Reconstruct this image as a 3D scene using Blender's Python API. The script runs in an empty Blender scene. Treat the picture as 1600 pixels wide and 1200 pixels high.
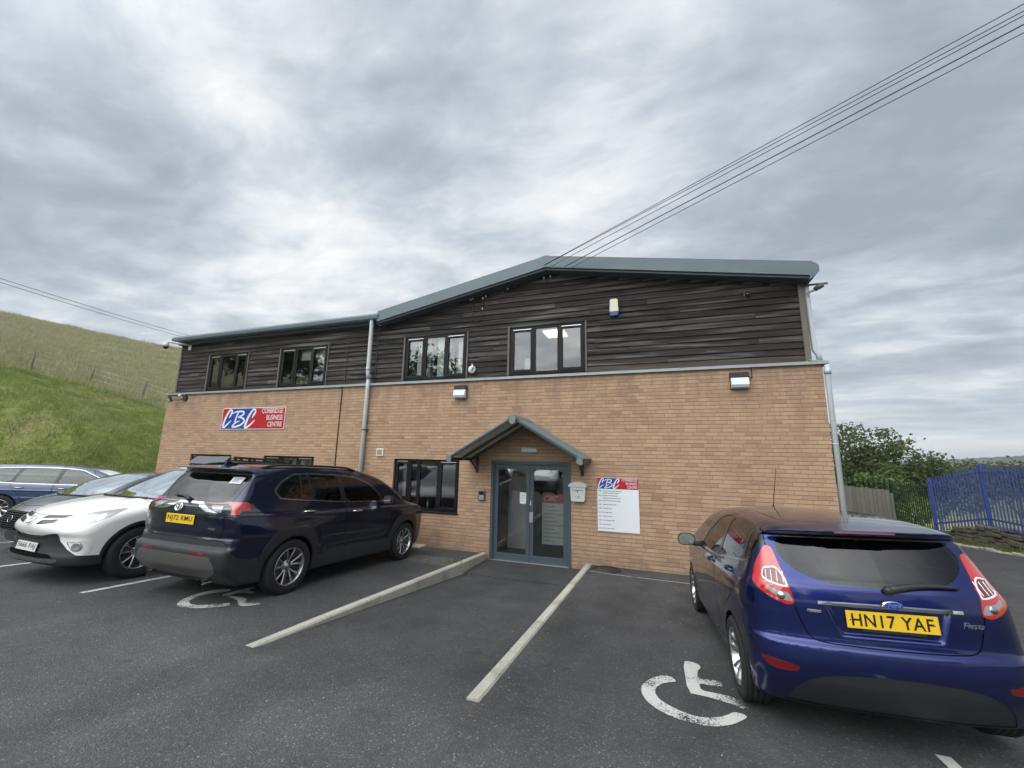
import bpy, math, random
import numpy as np
from mathutils import Vector, Matrix, Euler
random.seed(7); RNG=np.random.default_rng(7)
sc=bpy.context.scene
COL=sc.collection
# ------------------------------------------------------------------ camera
CF,CYAW,CPIT,CROL,CD,CH=632.459,-0.341195,0.176145,0.0188315,8.734123,2.246015
def cam_axes():
    f=np.array([math.sin(CYAW)*math.cos(CPIT),math.cos(CYAW)*math.cos(CPIT),math.sin(CPIT)])
    r=np.cross(f,[0,0,1.]); r/=np.linalg.norm(r); u=np.cross(r,f)
    c,s=math.cos(CROL),math.sin(CROL)
    return c*r+s*u,-s*r+c*u,f
_r,_u,_f=cam_axes()
cd=bpy.data.cameras.new('camera'); cam=bpy.data.objects.new('camera',cd); COL.objects.link(cam)
cam.matrix_world=Matrix(((_r[0],_u[0],-_f[0],0),(_r[1],_u[1],-_f[1],-CD),(_r[2],_u[2],-_f[2],CH),(0,0,0,1)))
cd.sensor_width=36; cd.lens=CF/1600*36; cd.clip_start=.05; cd.clip_end=6000
sc.camera=cam
# ------------------------------------------------------------------ node helper
class NT:
    def __init__(s,nt): s.nt=nt; s.nt.nodes.clear()
    def n(s,typ,ins=None,**kw):
        nd=s.nt.nodes.new(typ)
        for k,v in kw.items(): setattr(nd,k,v)
        if ins:
            for k,v in ins.items():
                so=nd.inputs[k]
                if isinstance(v,bpy.types.NodeSocket): s.nt.links.new(v,so)
                elif hasattr(v,'outputs'): s.nt.links.new(v.outputs[0],so)
                else: so.default_value=v
        return nd
    def math(s,op,a,b=0.,c=0.,clamp=False):
        nd=s.n('ShaderNodeMath',{0:a,1:b,2:c},operation=op); nd.use_clamp=clamp; return nd.outputs[0]
    def mix(s,f,a,b,mode='MIX'):
        nd=s.nt.nodes.new('ShaderNodeMix'); nd.data_type='RGBA'; nd.blend_type=mode
        for i,v in ((0,f),(6,a),(7,b)):
            so=nd.inputs[i]
            if isinstance(v,bpy.types.NodeSocket): s.nt.links.new(v,so)
            else:
                so.default_value=v if i==0 else (tuple(v)+(1,))[:4]
        return nd.outputs[2]
    def ramp(s,f,stops,interp='LINEAR'):
        nd=s.n('ShaderNodeValToRGB',{0:f}); cr_=nd.color_ramp; cr_.interpolation=interp
        while len(cr_.elements)<len(stops): cr_.elements.new(.5)
        for e,(p,c) in zip(cr_.elements,stops):
            e.position=p; e.color=(c,c,c,1) if isinstance(c,(int,float)) else tuple(c)+(1,)
        return nd.outputs[0]
    def noise(s,vec,scale,detail=4,rough=.55,dist=0.,out=0):
        return s.n('ShaderNodeTexNoise',{'Vector':vec,'Scale':scale,'Detail':detail,'Roughness':rough,'Distortion':dist}).outputs[out]
    def mapv(s,vec,scale=(1,1,1),rot=(0,0,0),loc=(0,0,0)):
        return s.n('ShaderNodeMapping',{'Vector':vec,'Scale':scale,'Rotation':rot,'Location':loc}).outputs[0]
# ------------------------------------------------------------------ sky
SUN_EL,SUN_AZ=math.radians(52),math.radians(205)   # azimuth from +Y clockwise: behind and left of the camera
world=bpy.data.worlds.new("World"); sc.world=world; world.use_nodes=True
w=NT(world.node_tree)
tc=w.n('ShaderNodeTexCoord'); D=tc.outputs['Generated']
sky=w.n('ShaderNodeTexSky',sky_type='NISHITA',sun_disc=False,sun_elevation=SUN_EL,sun_rotation=SUN_AZ,air_density=1.2,dust_density=2.5)
sep=w.n('ShaderNodeSeparateXYZ',{0:D})
zz=w.math('MAXIMUM',sep.outputs[2],0.0)
den=w.math('ADD',zz,.13)
px=w.math('DIVIDE',sep.outputs[0],den); py=w.math('DIVIDE',sep.outputs[1],den)
P=w.n('ShaderNodeCombineXYZ',{0:px,1:py,2:0.}).outputs[0]
P1=w.mapv(P,scale=(.78,1.0,1),rot=(0,0,math.radians(-24)),loc=(3.1,1.7,0))
n1=w.noise(P1,1.35,7,.54,.35)
n2=w.noise(w.mapv(P,scale=(.72,1.25,1),rot=(0,0,math.radians(-35)),loc=(7.3,2.2,0)),4.4,6,.60,.35)
n3=w.noise(w.mapv(P,loc=(1.2,5.4,0)),.35,3,.5)
cl=w.math('ADD',w.math('MULTIPLY',n1,.60),w.math('ADD',w.math('MULTIPLY',n2,.26),w.math('MULTIPLY',n3,.21)))
# thin bright patch of cloud high in front of the camera, and the veiled sun behind it
def lobe(v,lo,hi):
    d=w.n('ShaderNodeVectorMath',{0:D,1:Vector(v).normalized()},operation='DOT_PRODUCT').outputs['Value']
    return w.n('ShaderNodeMapRange',{0:d,1:lo,2:hi,3:0.,4:1.},interpolation_type='SMOOTHSTEP').outputs[0]
cl=w.math('ADD',cl,w.math('MULTIPLY',lobe((-.42,.72,.50),.84,1.0),.055))
cl=w.math('ADD',cl,w.math('MULTIPLY',lobe((.75,.55,.55),.80,1.0),-.03))
cc=w.ramp(cl,[(.42,(.35,.40,.465)),(.485,(.435,.49,.56)),(.545,(.56,.62,.68)),(.605,(.74,.785,.82)),(.68,(.94,.955,.965))])
hor=w.n('ShaderNodeMapRange',{0:sep.outputs[2],1:0.,2:.22,3:1.,4:0.},interpolation_type='SMOOTHSTEP').outputs[0]
band=w.noise(w.n('ShaderNodeCombineXYZ',{0:w.math('MULTIPLY',sep.outputs[0],1.2),1:w.math('MULTIPLY',sep.outputs[1],1.2),2:w.math('MULTIPLY',sep.outputs[2],16.)}).outputs[0],1.6,6,.6)
hc=w.ramp(band,[(.38,(.54,.61,.67)),(.50,(.70,.75,.78)),(.62,(.92,.92,.90))])
cc=w.mix(w.math('MULTIPLY',hor,.75),cc,hc)
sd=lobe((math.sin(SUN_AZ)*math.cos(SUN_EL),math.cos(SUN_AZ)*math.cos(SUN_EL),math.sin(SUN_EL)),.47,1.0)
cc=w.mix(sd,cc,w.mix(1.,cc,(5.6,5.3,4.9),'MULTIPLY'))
bg1=w.n('ShaderNodeBackground',{'Color':sky.outputs[0],'Strength':.06})
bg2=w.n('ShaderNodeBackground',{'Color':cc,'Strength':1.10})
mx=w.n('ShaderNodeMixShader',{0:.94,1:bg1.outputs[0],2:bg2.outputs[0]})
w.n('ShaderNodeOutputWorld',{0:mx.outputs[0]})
sl=bpy.data.lights.new('sun','SUN'); sl.energy=.65; sl.angle=math.radians(80); sl.color=(1,.965,.91)
so=bpy.data.objects.new('sun',sl); COL.objects.link(so)
sdv=Vector((math.sin(SUN_AZ)*math.cos(SUN_EL),math.cos(SUN_AZ)*math.cos(SUN_EL),math.sin(SUN_EL)))
so.rotation_euler=sdv.to_track_quat('Z','Y').to_euler(); so.location=sdv*50
vs=sc.view_settings; vs.view_transform='Standard'; vs.look='None'; vs.exposure=0; vs.gamma=1; vs.use_curve_mapping=False
sc.render.engine='CYCLES'; sc.cycles.max_bounces=8; sc.cycles.transparent_max_bounces=16; sc.cycles.sample_clamp_indirect=6
# ------------------------------------------------------------------ materials
MAT={}
def newmat(name):
    m=bpy.data.materials.new(name); m.use_nodes=True; MAT[name]=m; t=NT(m.node_tree); return m,t
def pbr(name,col,rough=.5,metal=0.,coat=0.,bump=0.,bscale=40.,var=0.,vscale=3.,spec=.5,coatr=.04,emit=None,flake=0.):
    m,t=newmat(name); tc=t.n('ShaderNodeTexCoord').outputs['Object']
    base=tuple(col)
    b=t.n('ShaderNodeBsdfPrincipled',{'Roughness':rough,'Metallic':metal,'Coat Weight':coat,'Coat Roughness':coatr,'Specular IOR Level':spec})
    if var>0:
        nz=t.noise(tc,vscale,5,.6)
        c=t.mix(nz,tuple(max(0,x*(1-var)) for x in base),tuple(min(1,x*(1+var)) for x in base)); t.nt.links.new(c,b.inputs['Base Color'])
        rr=t.math('MULTIPLY_ADD',t.noise(tc,vscale*3,4,.6),.25,rough-.12,clamp=True); t.nt.links.new(rr,b.inputs['Roughness'])
    else: b.inputs['Base Color'].default_value=base+(1,)
    if bump>0:
        bn=t.n('ShaderNodeBump',{'Height':t.noise(tc,bscale,5,.6),'Strength':bump,'Distance':.01}); t.nt.links.new(bn.outputs[0],b.inputs['Normal'])
    if emit: b.inputs['Emission Color'].default_value=tuple(emit[0])+(1,); b.inputs['Emission Strength'].default_value=emit[1]
    t.n('ShaderNodeOutputMaterial',{0:b.outputs[0]}); return m
def paint(name,col,col2,dirt=.25,metal=.35):
    m,t=newmat(name); tc=t.n('ShaderNodeTexCoord').outputs['Object']
    lw=t.n('ShaderNodeLayerWeight',{0:.35}).outputs['Facing']
    c=t.mix(lw,col2,col)
    sp=t.n('ShaderNodeSeparateXYZ',{0:tc})
    low=t.n('ShaderNodeMapRange',{0:sp.outputs[2],1:.2,2:.75,3:1.,4:0.}).outputs[0]
    dn=t.math('MULTIPLY',t.noise(tc,9,6,.7),t.math('MULTIPLY',low,dirt),clamp=True)
    c=t.mix(dn,c,(.12,.11,.10))
    r=t.math('MULTIPLY_ADD',t.noise(tc,5,5,.7),.10,.16)
    b=t.n('ShaderNodeBsdfPrincipled',{'Base Color':c,'Roughness':.38,'Metallic':metal,'Coat Weight':1.,'Coat Roughness':t.math('MULTIPLY_ADD',t.noise(tc,6,5,.7),.07,.015)})
    bn=t.n('ShaderNodeBump',{'Height':t.noise(tc,2.5,2,.5),'Strength':.06,'Distance':.02}); t.nt.links.new(bn.outputs[0],b.inputs['Coat Normal'])
    t.n('ShaderNodeOutputMaterial',{0:b.outputs[0]}); return m
def glassy(name,tint,tr,rough=.02,ior=1.5,boost=1.0,add=.03):
    m,t=newmat(name)
    fr=t.n('ShaderNodeFresnel',{'IOR':ior}).outputs[0]
    f2=t.math('MULTIPLY_ADD',fr,boost,add,clamp=True)
    tb=t.n('ShaderNodeBsdfTransparent',{'Color':tuple(tint)+(1,)}).outputs[0]
    if tr<1:
        d=t.n('ShaderNodeBsdfDiffuse',{'Color':(.012,.014,.016,1)}).outputs[0]
        tb=t.n('ShaderNodeMixShader',{0:tr,1:d,2:tb}).outputs[0]
    g=t.n('ShaderNodeBsdfGlossy',{'Color':(.95,.98,1,1),'Roughness':rough}).outputs[0]
    mx=t.n('ShaderNodeMixShader',{0:f2,1:tb,2:g}); t.n('ShaderNodeOutputMaterial',{0:mx.outputs[0]}); return m
# brick
def brick():
    m,t=newmat('brick'); tc=t.n('ShaderNodeTexCoord').outputs['Object']
    s=t.n('ShaderNodeSeparateXYZ',{0:tc}); xy=t.math('ADD',s.outputs[0],s.outputs[1])
    v=t.n('ShaderNodeCombineXYZ',{0:xy,1:s.outputs[2],2:0.}).outputs[0]
    wob=t.n('ShaderNodeVectorMath',{0:v,1:t.n('ShaderNodeVectorMath',{0:t.noise(v,1.3,2,.5,out=1),1:(.006,.004,0)},operation='MULTIPLY').outputs[0]},operation='ADD').outputs[0]
    row=t.math('FLOOR',t.math('DIVIDE',s.outputs[2],.075))
    rnd_=t.n('ShaderNodeTexWhiteNoise',{'W':row},noise_dimensions='1D').outputs[0]
    # each course starts at its own offset, as the photo's random half-bond shows
    sh=t.n('ShaderNodeCombineXYZ',{0:t.math('MULTIPLY',rnd_,.16),1:0.,2:0.}).outputs[0]
    v2=t.n('ShaderNodeVectorMath',{0:wob,1:sh},operation='ADD').outputs[0]
    def bt(c1,c2,bias,mo=.005,off=.5):
        n=t.n('ShaderNodeTexBrick',{'Vector':v2,'Color1':c1+(1,),'Color2':c2+(1,),'Mortar':(.5,.5,.5,1),'Scale':1.,'Mortar Size':mo,'Mortar Smooth':.35,'Bias':bias,'Brick Width':.225,'Row Height':.075}); n.offset=off; return n
    b1=bt((0,0,0),(1,1,1),0.)
    val=t.n('ShaderNodeSeparateColor',{0:b1.outputs[0]}).outputs[0]
    fz=t.math('FRACT',t.math('DIVIDE',t.n('ShaderNodeSeparateXYZ',{0:v2}).outputs[1],.075)); ed=t.math('MINIMUM',fz,t.math('SUBTRACT',1.,fz))
    rowj=t.n('ShaderNodeMapRange',{0:ed,1:.03,2:.10,3:1.,4:0.}).outputs[0]
    fac=t.math('MAXIMUM',rowj,t.math('MULTIPLY',b1.outputs[1],.85))
    fine=t.noise(t.mapv(v,scale=(45,110,1)),1.,5,.75); mid=t.noise(v,2.2,5,.6); big=t.noise(v,.35,3,.5)
    c=t.ramp(val,[(0.,(.34,.215,.140)),(.15,(.425,.272,.175)),(.5,(.475,.312,.203)),(.85,(.53,.352,.228)),(1.,(.42,.275,.187))])
    c=t.mix(t.math('MULTIPLY',fine,.5),c,t.mix(1.,c,(.60,.58,.58),'MULTIPLY'))
    c=t.mix(t.ramp(mid,[(.45,0.),(.7,.55)]),c,(.30,.175,.115))
    c=t.mix(t.ramp(big,[(.45,0.),(.65,.5)]),c,(.47,.31,.205))
    # rain-splash dirt low on the wall and efflorescence flecks
    low=t.n('ShaderNodeMapRange',{0:s.outputs[2],1:.05,2:.75,3:1.,4:0.}).outputs[0]
    c=t.mix(t.math('MULTIPLY',low,t.ramp(t.noise(v,3.,5,.7),[(.4,0.),(.65,.75)]),clamp=True),c,(.16,.13,.10))
    hi=t.n('ShaderNodeMapRange',{0:s.outputs[2],1:2.7,2:4.05,3:0.,4:1.}).outputs[0]
    c=t.mix(t.math('MULTIPLY',hi,t.ramp(t.noise(t.mapv(v,scale=(5.,.45,1)),1.,5,.65),[(.44,0.),(.68,.75)]),clamp=True),c,(.235,.165,.12))
    fl=t.ramp(t.noise(v,26.,2,.5),[(.70,0.),(.76,.7)]); c=t.mix(fl,c,(.62,.54,.46))
    mort=t.mix(t.noise(v,14.,3,.6),(.20,.145,.105),(.29,.215,.155))
    c=t.mix(fac,c,mort)
    h=t.math('ADD',t.math('MULTIPLY',fac,-1.),t.math('MULTIPLY',fine,.35))
    h=t.math('ADD',h,t.math('MULTIPLY',val,.25))
    bn=t.n('ShaderNodeBump',{'Height':h,'Strength':.9,'Distance':.007})
    b=t.n('ShaderNodeBsdfPrincipled',{'Base Color':c,'Roughness':.9,'Specular IOR Level':.25,'Normal':bn.outputs[0]})
    t.n('ShaderNodeOutputMaterial',{0:b.outputs[0]}); return m
def cladding_mat():
    m,t=newmat('weathered_boards'); tc=t.n('ShaderNodeTexCoord').outputs['Object']
    at=t.n('ShaderNodeAttribute',attribute_name='shade').outputs['Fac']
    off=t.n('ShaderNodeCombineXYZ',{0:t.math('MULTIPLY',at,37.),1:0.,2:t.math('MULTIPLY',at,11.)}).outputs[0]
    v=t.n('ShaderNodeVectorMath',{0:tc,1:off},operation='ADD').outputs[0]
    grain=t.noise(t.mapv(v,scale=(1.5,6,60)),1.,6,.65,.4)
    streak=t.noise(t.mapv(v,scale=(.5,1,9)),1.,5,.6,.3)
    big=t.noise(t.mapv(tc,scale=(.25,1,.55)),1.,4,.6)
    c=t.ramp(at,[(0.,(.008,.007,.0068)),(.45,(.017,.0142,.0135)),(.8,(.034,.028,.025)),(1.,(.070,.054,.044))])
    c=t.mix(t.ramp(grain,[(.42,0.),(.70,.7)]),c,(.050,.045,.044))
    c=t.mix(t.ramp(streak,[(.50,0.),(.68,.85)]),c,(.150,.138,.132))
    c=t.mix(t.ramp(big,[(.46,.0),(.66,.55)]),c,(.034,.021,.015))
    h=t.math('ADD',grain,t.math('MULTIPLY',streak,.6))
    bn=t.n('ShaderNodeBump',{'Height':h,'Strength':.7,'Distance':.006})
    b=t.n('ShaderNodeBsdfPrincipled',{'Base Color':c,'Roughness':.75,'Specular IOR Level':.22,'Normal':bn.outputs[0]})
    t.n('ShaderNodeOutputMaterial',{0:b.outputs[0]}); return m
def asphalt(name='asphalt',dark=1.,chips=1.):
    m,t=newmat(name); tc=t.n('ShaderNodeTexCoord').outputs['Object']
    v=t.n('ShaderNodeVectorMath',{0:tc,1:(1,1,0)},operation='MULTIPLY').outputs[0]
    vo=t.n('ShaderNodeTexVoronoi',{'Vector':v,'Scale':95.}); 
    cellc=t.n('ShaderNodeSeparateColor',{0:vo.outputs['Color']}).outputs[0]
    st=t.ramp(cellc,[(0.,.046),(.55,.055),(.86,.068),(.965,.086),(1.,.15)])
    vo2=t.n('ShaderNodeTexVoronoi',{'Vector':v,'Scale':34.}); c2=t.n('ShaderNodeSeparateColor',{0:vo2.outputs['Color']}).outputs[1]
    chip=t.math('MULTIPLY',t.ramp(c2,[(.990,0.),(.994,1.)]),t.ramp(vo2.outputs['Distance'],[(.16,1.),(.24,0.)]))
    big=t.noise(v,.55,5,.6); med=t.noise(v,2.3,5,.65)
    k=t.math('ADD',t.math('MULTIPLY',big,.9),t.math('MULTIPLY',med,.55))
    k=t.ramp(k,[(.5,.60*dark),(.92,1.22*dark)])
    # tarmac turns paler with distance from the bays
    s=t.n('ShaderNodeSeparateXYZ',{0:tc}); far=t.n('ShaderNodeMapRange',{0:s.outputs[1],1:-5.0,2:-6.6,3:0.,4:1.},interpolation_type='SMOOTHSTEP').outputs[0]
    k=t.math('MULTIPLY',k,t.math('MULTIPLY_ADD',far,.35,1.))
    g=t.math('MULTIPLY',st,k)
    c=t.n('ShaderNodeCombineColor',{0:g,1:t.math('MULTIPLY',g,1.0),2:t.math('MULTIPLY',g,1.03)}).outputs[0]
    c=t.mix(t.math('MULTIPLY',chip,.8*chips),c,(.42,.41,.38))
    stain=t.ramp(t.noise(v,.9,4,.6,.6),[(.60,0.),(.70,.45)]); c=t.mix(stain,c,(.030,.029,.029))
    if False: crack=t.n('ShaderNodeTexVoronoi',{'Vector':t.n('ShaderNodeVectorMath',{0:v,1:t.noise(v,1.2,4,.6,out=1)},operation='ADD').outputs[0],'Scale':.16},feature='DISTANCE_TO_EDGE').outputs[0]
    dx=t.math('ABSOLUTE',t.math('ADD',s.outputs[0],4.35)); dy=t.math('ABSOLUTE',t.math('ADD',s.outputs[1],1.25))
    pm=t.math('MULTIPLY',t.n('ShaderNodeMapRange',{0:dx,1:.45,2:.60,3:1.,4:0.}).outputs[0],t.n('ShaderNodeMapRange',{0:dy,1:.28,2:.40,3:1.,4:0.}).outputs[0])
    c=t.mix(t.math('MULTIPLY',pm,t.ramp(t.noise(v,7,4,.7),[(.35,0.),(.6,.55)]),clamp=True),c,(.17,.165,.155))
    drip=t.noise(v,3.1,2,.5); c=t.mix(t.ramp(drip,[(.70,0.),(.735,.5)]),c,(.026,.025,.025))
    trk=t.noise(t.mapv(v,scale=(.9,.12,1)),1.6,3,.5); c=t.mix(t.ramp(trk,[(.5,0.),(.68,.35)]),c,t.mix(1.,c,(1.5,1.48,1.45),'MULTIPLY'))
    h=t.math('ADD',t.math('MULTIPLY',vo.outputs['Distance'],-1.),t.math('MULTIPLY',t.noise(v,160,3,.6),.5))
    bn=t.n('ShaderNodeBump',{'Height':h,'Strength':.75,'Distance':.006})
    b=t.n('ShaderNodeBsdfPrincipled',{'Base Color':c,'Roughness':.78,'Specular IOR Level':.35,'Normal':bn.outputs[0]})
    t.n('ShaderNodeOutputMaterial',{0:b.outputs[0]}); return m
def road_paint():
    m,t=newmat('road_paint'); tc=t.n('ShaderNodeTexCoord').outputs['Object']
    v=t.n('ShaderNodeVectorMath',{0:tc,1:(1,1,0)},operation='MULTIPLY').outputs[0]
    wear=t.math('ADD',t.math('MULTIPLY',t.noise(v,55,4,.7),.75),t.math('MULTIPLY',t.noise(v,2.6,3,.6),.75))
    a=t.ramp(wear,[(.78,1.),(.86,0.)])
    c=t.mix(t.noise(v,30,4,.7),(.62,.62,.59),(.36,.36,.34))
    b=t.n('ShaderNodeBsdfPrincipled',{'Base Color':c,'Roughness':.7}).outputs[0]
    tr=t.n('ShaderNodeBsdfTransparent').outputs[0]
    t.n('ShaderNodeOutputMaterial',{0:t.n('ShaderNodeMixShader',{0:a,1:tr,2:b}).outputs[0]}); return m
def concrete(name,c1,c2,c3=(.10,.11,.07),gs=.5):
    m,t=newmat(name); tc=t.n('ShaderNodeTexCoord').outputs['Object']
    c=t.mix(t.noise(tc,5,6,.65),c1,c2); c=t.mix(t.math('MULTIPLY',t.n('ShaderNodeObjectInfo').outputs['Random'],.45),c,t.mix(1.,c,(.62,.60,.58),'MULTIPLY')); c=t.mix(t.ramp(t.noise(tc,2.1,5,.7),[(.5,0.),(.72,gs)]),c,c3)
    c=t.mix(t.ramp(t.noise(tc,70,3,.6),[(.55,0.),(.7,.35)]),c,(.10,.095,.085))
    bn=t.n('ShaderNodeBump',{'Height':t.noise(tc,90,5,.7),'Strength':.5,'Distance':.005})
    b=t.n('ShaderNodeBsdfPrincipled',{'Base Color':c,'Roughness':.9,'Specular IOR Level':.2,'Normal':bn.outputs[0]})
    t.n('ShaderNodeOutputMaterial',{0:b.outputs[0]}); return m
def terrain_mat():
    m,t=newmat('grass_ground'); tc=t.n('ShaderNodeTexCoord').outputs['Object']
    at=t.n('ShaderNodeAttribute',attribute_name='field').outputs['Fac']
    n=t.noise(tc,.35,6,.65); n2=t.noise(tc,3.,6,.7); n3=t.noise(t.mapv(tc,scale=(.5,2.2,2.2)),1.2,6,.7)
    bank=t.ramp(t.math('ADD',t.math('MULTIPLY',n,.6),t.math('MULTIPLY',n2,.5)),[(.36,(.085,.090,.034)),(.46,(.17,.185,.060)),(.55,(.25,.29,.070)),(.67,(.36,.33,.17))])
    fld=t.ramp(t.math('ADD',t.math('MULTIPLY',n3,.65),t.math('MULTIPLY',n,.4)),[(.38,(.15,.175,.070)),(.5,(.25,.245,.115)),(.6,(.34,.30,.185)),(.7,(.20,.225,.095))])
    c=t.mix(at,bank,fld)
    bn=t.n('ShaderNodeBump',{'Height':t.math('ADD',n2,t.noise(tc,14,5,.75)),'Strength':1.,'Distance':.12})
    b=t.n('ShaderNodeBsdfPrincipled',{'Base Color':c,'Roughness':.95,'Specular IOR Level':.1,'Normal':bn.outputs[0]})
    t.n('ShaderNodeOutputMaterial',{0:b.outputs[0]}); return m
def leafmat(name,c1,c2,c3,sc_=.6,tr=.35):
    m,t=newmat(name); tc=t.n('ShaderNodeTexCoord').outputs['Object']
    at=t.n('ShaderNodeAttribute',attribute_name='shade').outputs['Fac']
    c=t.mix(t.noise(tc,sc_,4,.6),c1,c2); c=t.mix(t.math('POWER',at,1.5),c,c3)
    d=t.n('ShaderNodeBsdfPrincipled',{'Base Color':c,'Roughness':.6,'Specular IOR Level':.3}).outputs[0]
    tl=t.n('ShaderNodeBsdfTranslucent',{'Color':c}).outputs[0]
    t.n('ShaderNodeOutputMaterial',{0:t.n('ShaderNodeMixShader',{0:tr,1:d,2:tl}).outputs[0]}); return m
def wood_mat(name,c1,c2,ax=2):
    m,t=newmat(name); tc=t.n('ShaderNodeTexCoord').outputs['Object']
    at=t.n('ShaderNodeAttribute',attribute_name='shade').outputs['Fac']
    s=[22,22,22]; s[ax]=1.4
    g=t.noise(t.mapv(tc,scale=tuple(s)),1.,6,.65,.3)
    c=t.mix(g,c1,c2); c=t.mix(t.math('MULTIPLY',at,.5),c,t.mix(1.,c,(.6,.6,.6),'MULTIPLY'))
    c=t.mix(t.ramp(t.noise(tc,1.7,4,.6),[(.5,0.),(.75,.5)]),c,(.13,.12,.085))
    bn=t.n('ShaderNodeBump',{'Height':g,'Strength':.6,'Distance':.005})
    b=t.n('ShaderNodeBsdfPrincipled',{'Base Color':c,'Roughness':.85,'Specular IOR Level':.2,'Normal':bn.outputs[0]})
    t.n('ShaderNodeOutputMaterial',{0:b.outputs[0]}); return m
brick(); cladding_mat(); asphalt(); asphalt('ramp_asphalt',.92,.6); road_paint(); terrain_mat()
concrete('kerb_concrete',(.54,.52,.46),(.38,.36,.31)); concrete('stone_wall',(.20,.18,.14),(.11,.10,.08),(.05,.06,.03),.8)
leafmat('leaf_green',(.048,.075,.024),(.085,.115,.040),(.13,.155,.065)); leafmat('leaf_light',(.095,.15,.035),(.14,.20,.05),(.20,.27,.07))
leafmat('leaf_far',(.035,.055,.022),(.065,.090,.034),(.085,.105,.045),.05); leafmat('grass_blade',(.13,.20,.035),(.21,.30,.055),(.36,.38,.15),.5,.25)
leafmat('hay_blade',(.19,.24,.085),(.32,.30,.16),(.46,.40,.27),.4,.25)
pbr('bark',(.10,.085,.065),.9,bump=.8,bscale=18,var=.4)
wood_mat('fence_wood',(.215,.205,.175),(.125,.12,.10)); wood_mat('post_wood',(.26,.245,.21),(.15,.14,.12)); wood_mat('trim_wood',(.21,.19,.17),(.12,.11,.10))
pbr('roof_steel',(.11,.145,.168),.5,.2,var=.12,vscale=1.5,spec=.5); pbr('ledge_steel',(.30,.33,.335),.45,.3,var=.2,vscale=2)
pbr('soffit_dark',(.06,.075,.08),.6,var=.2); pbr('pipe_grey',(.50,.53,.55),.42,var=.10,vscale=2)
pbr('upvc_dark',(.0055,.0045,.0055),.5,spec=.25,var=.3,vscale=4); pbr('door_steel',(.058,.080,.096),.38,var=.12,vscale=3)
pbr('white_plastic',(.62,.63,.62),.45,var=.08,vscale=6); pbr('aged_white',(.52,.55,.52),.5,var=.2,vscale=9); pbr('black_plastic',(.018,.018,.019),.5,var=.3,vscale=6)
pbr('cream_plastic',(.66,.62,.50),.5,var=.08); pbr('blue_plastic',(.02,.06,.26),.4); pbr('steel',(.55,.56,.57),.35,.85,var=.15,vscale=8); pbr('grey_plastic',(.07,.075,.08),.5,var=.1)
pbr('lens_frosted',(.60,.64,.68),.28,coat=.4,var=.1,vscale=14,bump=.3,bscale=60)
pbr('sign_white',(.72,.75,.78),.35,coat=.2,var=.04); pbr('sign_red',(.42,.006,.022),.35,coat=.2); pbr('sign_blue',(.012,.045,.33),.35,coat=.2); pbr('sign_ink',(.16,.19,.24),.5)
pbr('fence_blue',(.010,.055,.36),.45,var=.35,vscale=5,coat=.15); pbr('fence_green',(.006,.030,.020),.5,var=.3,vscale=5)
pbr('wire',(.035,.022,.03),.6); pbr('rubber',(.012,.012,.012),.82,bump=.3,bscale=120,var=.25); pbr('plate_yellow',(.82,.52,.02),.35,coat=.5,var=.05,vscale=20); pbr('plate_white',(.70,.70,.68),.35,coat=.5,var=.06,vscale=20)
pbr('black_ink',(.008,.008,.008),.45); pbr('chrome',(.72,.73,.74),.12,1.); pbr('chrome_dull',(.42,.43,.44),.25,1.,var=.1); pbr('black_gloss',(.008,.008,.009),.3,coat=.2); pbr('black_gap',(.002,.002,.002),.9,spec=.1)
pbr('rim_alloy',(.50,.51,.52),.22,.95,var=.12,vscale=8); pbr('rim_dark',(.055,.057,.06),.35,.8); pbr('brake',(.18,.17,.16),.5,.8,var=.3,vscale=12)
pbr('cladding_plastic',(.017,.020,.024),.55,bump=.25,bscale=260,var=.18,vscale=3); pbr('skid_silver',(.13,.127,.12),.42,.45,var=.12,vscale=3)
pbr('lamp_red',(.46,.006,.010),.12,coat=1.,spec=.8); pbr('lamp_dark_red',(.13,.004,.006),.14,coat=1.); pbr('lamp_clear',(.30,.31,.33),.22,.4,coat=1.); pbr('lamp_white',(.72,.70,.70),.2,coat=1.); pbr('lamp_dark',(.05,.052,.056),.12,.3,coat=1.)
paint('paint_blue',(.0020,.0060,.043),(.0058,.0165,.128),.16,.82); paint('paint_navy',(.0018,.0040,.014),(.0045,.011,.040),.14,.75); paint('paint_white',(.88,.88,.84),(.90,.90,.87),.10,.0)
paint('paint_graphite',(.022,.024,.034),(.042,.045,.062),.15); paint('paint_mid_blue',(.010,.030,.085),(.018,.050,.13),.15); paint('paint_silver',(.30,.31,.32),(.38,.39,.40),.15,.5)
glassy('window_glass',(.86,.90,.88),1.,boost=2.4); glassy('car_glass',(.16,.18,.18),1.,boost=1.0,add=.01); glassy('car_glass_clear',(.50,.56,.54),1.,boost=4.5,add=.30); glassy('car_glass_dim',(.30,.36,.32),1.,boost=1.2); pbr('seat_fabric',(.035,.036,.04),.85,var=.2,vscale=12); pbr('cabin_trim',(.02,.02,.022),.7); pbr('fence_blue_pale',(.055,.085,.27),.5,var=.6,vscale=9)
pbr('room_wall',(.42,.40,.35),.9); pbr('room_floor',(.06,.065,.075),.9); pbr('room_white',(.62,.62,.60),.8); pbr('blind',(.74,.80,.73),.8,var=.08,vscale=3); pbr('curtain_dark',(.04,.055,.05),.85)
pbr('ceiling_panel',(.9,.88,.75),.5,emit=((1,.95,.70),2.2)); pbr('iron_cover',(.055,.05,.045),.6,.4,bump=.5,bscale=60,var=.3); pbr('threshold_alu',(.62,.62,.62),.35,.8)
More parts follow.
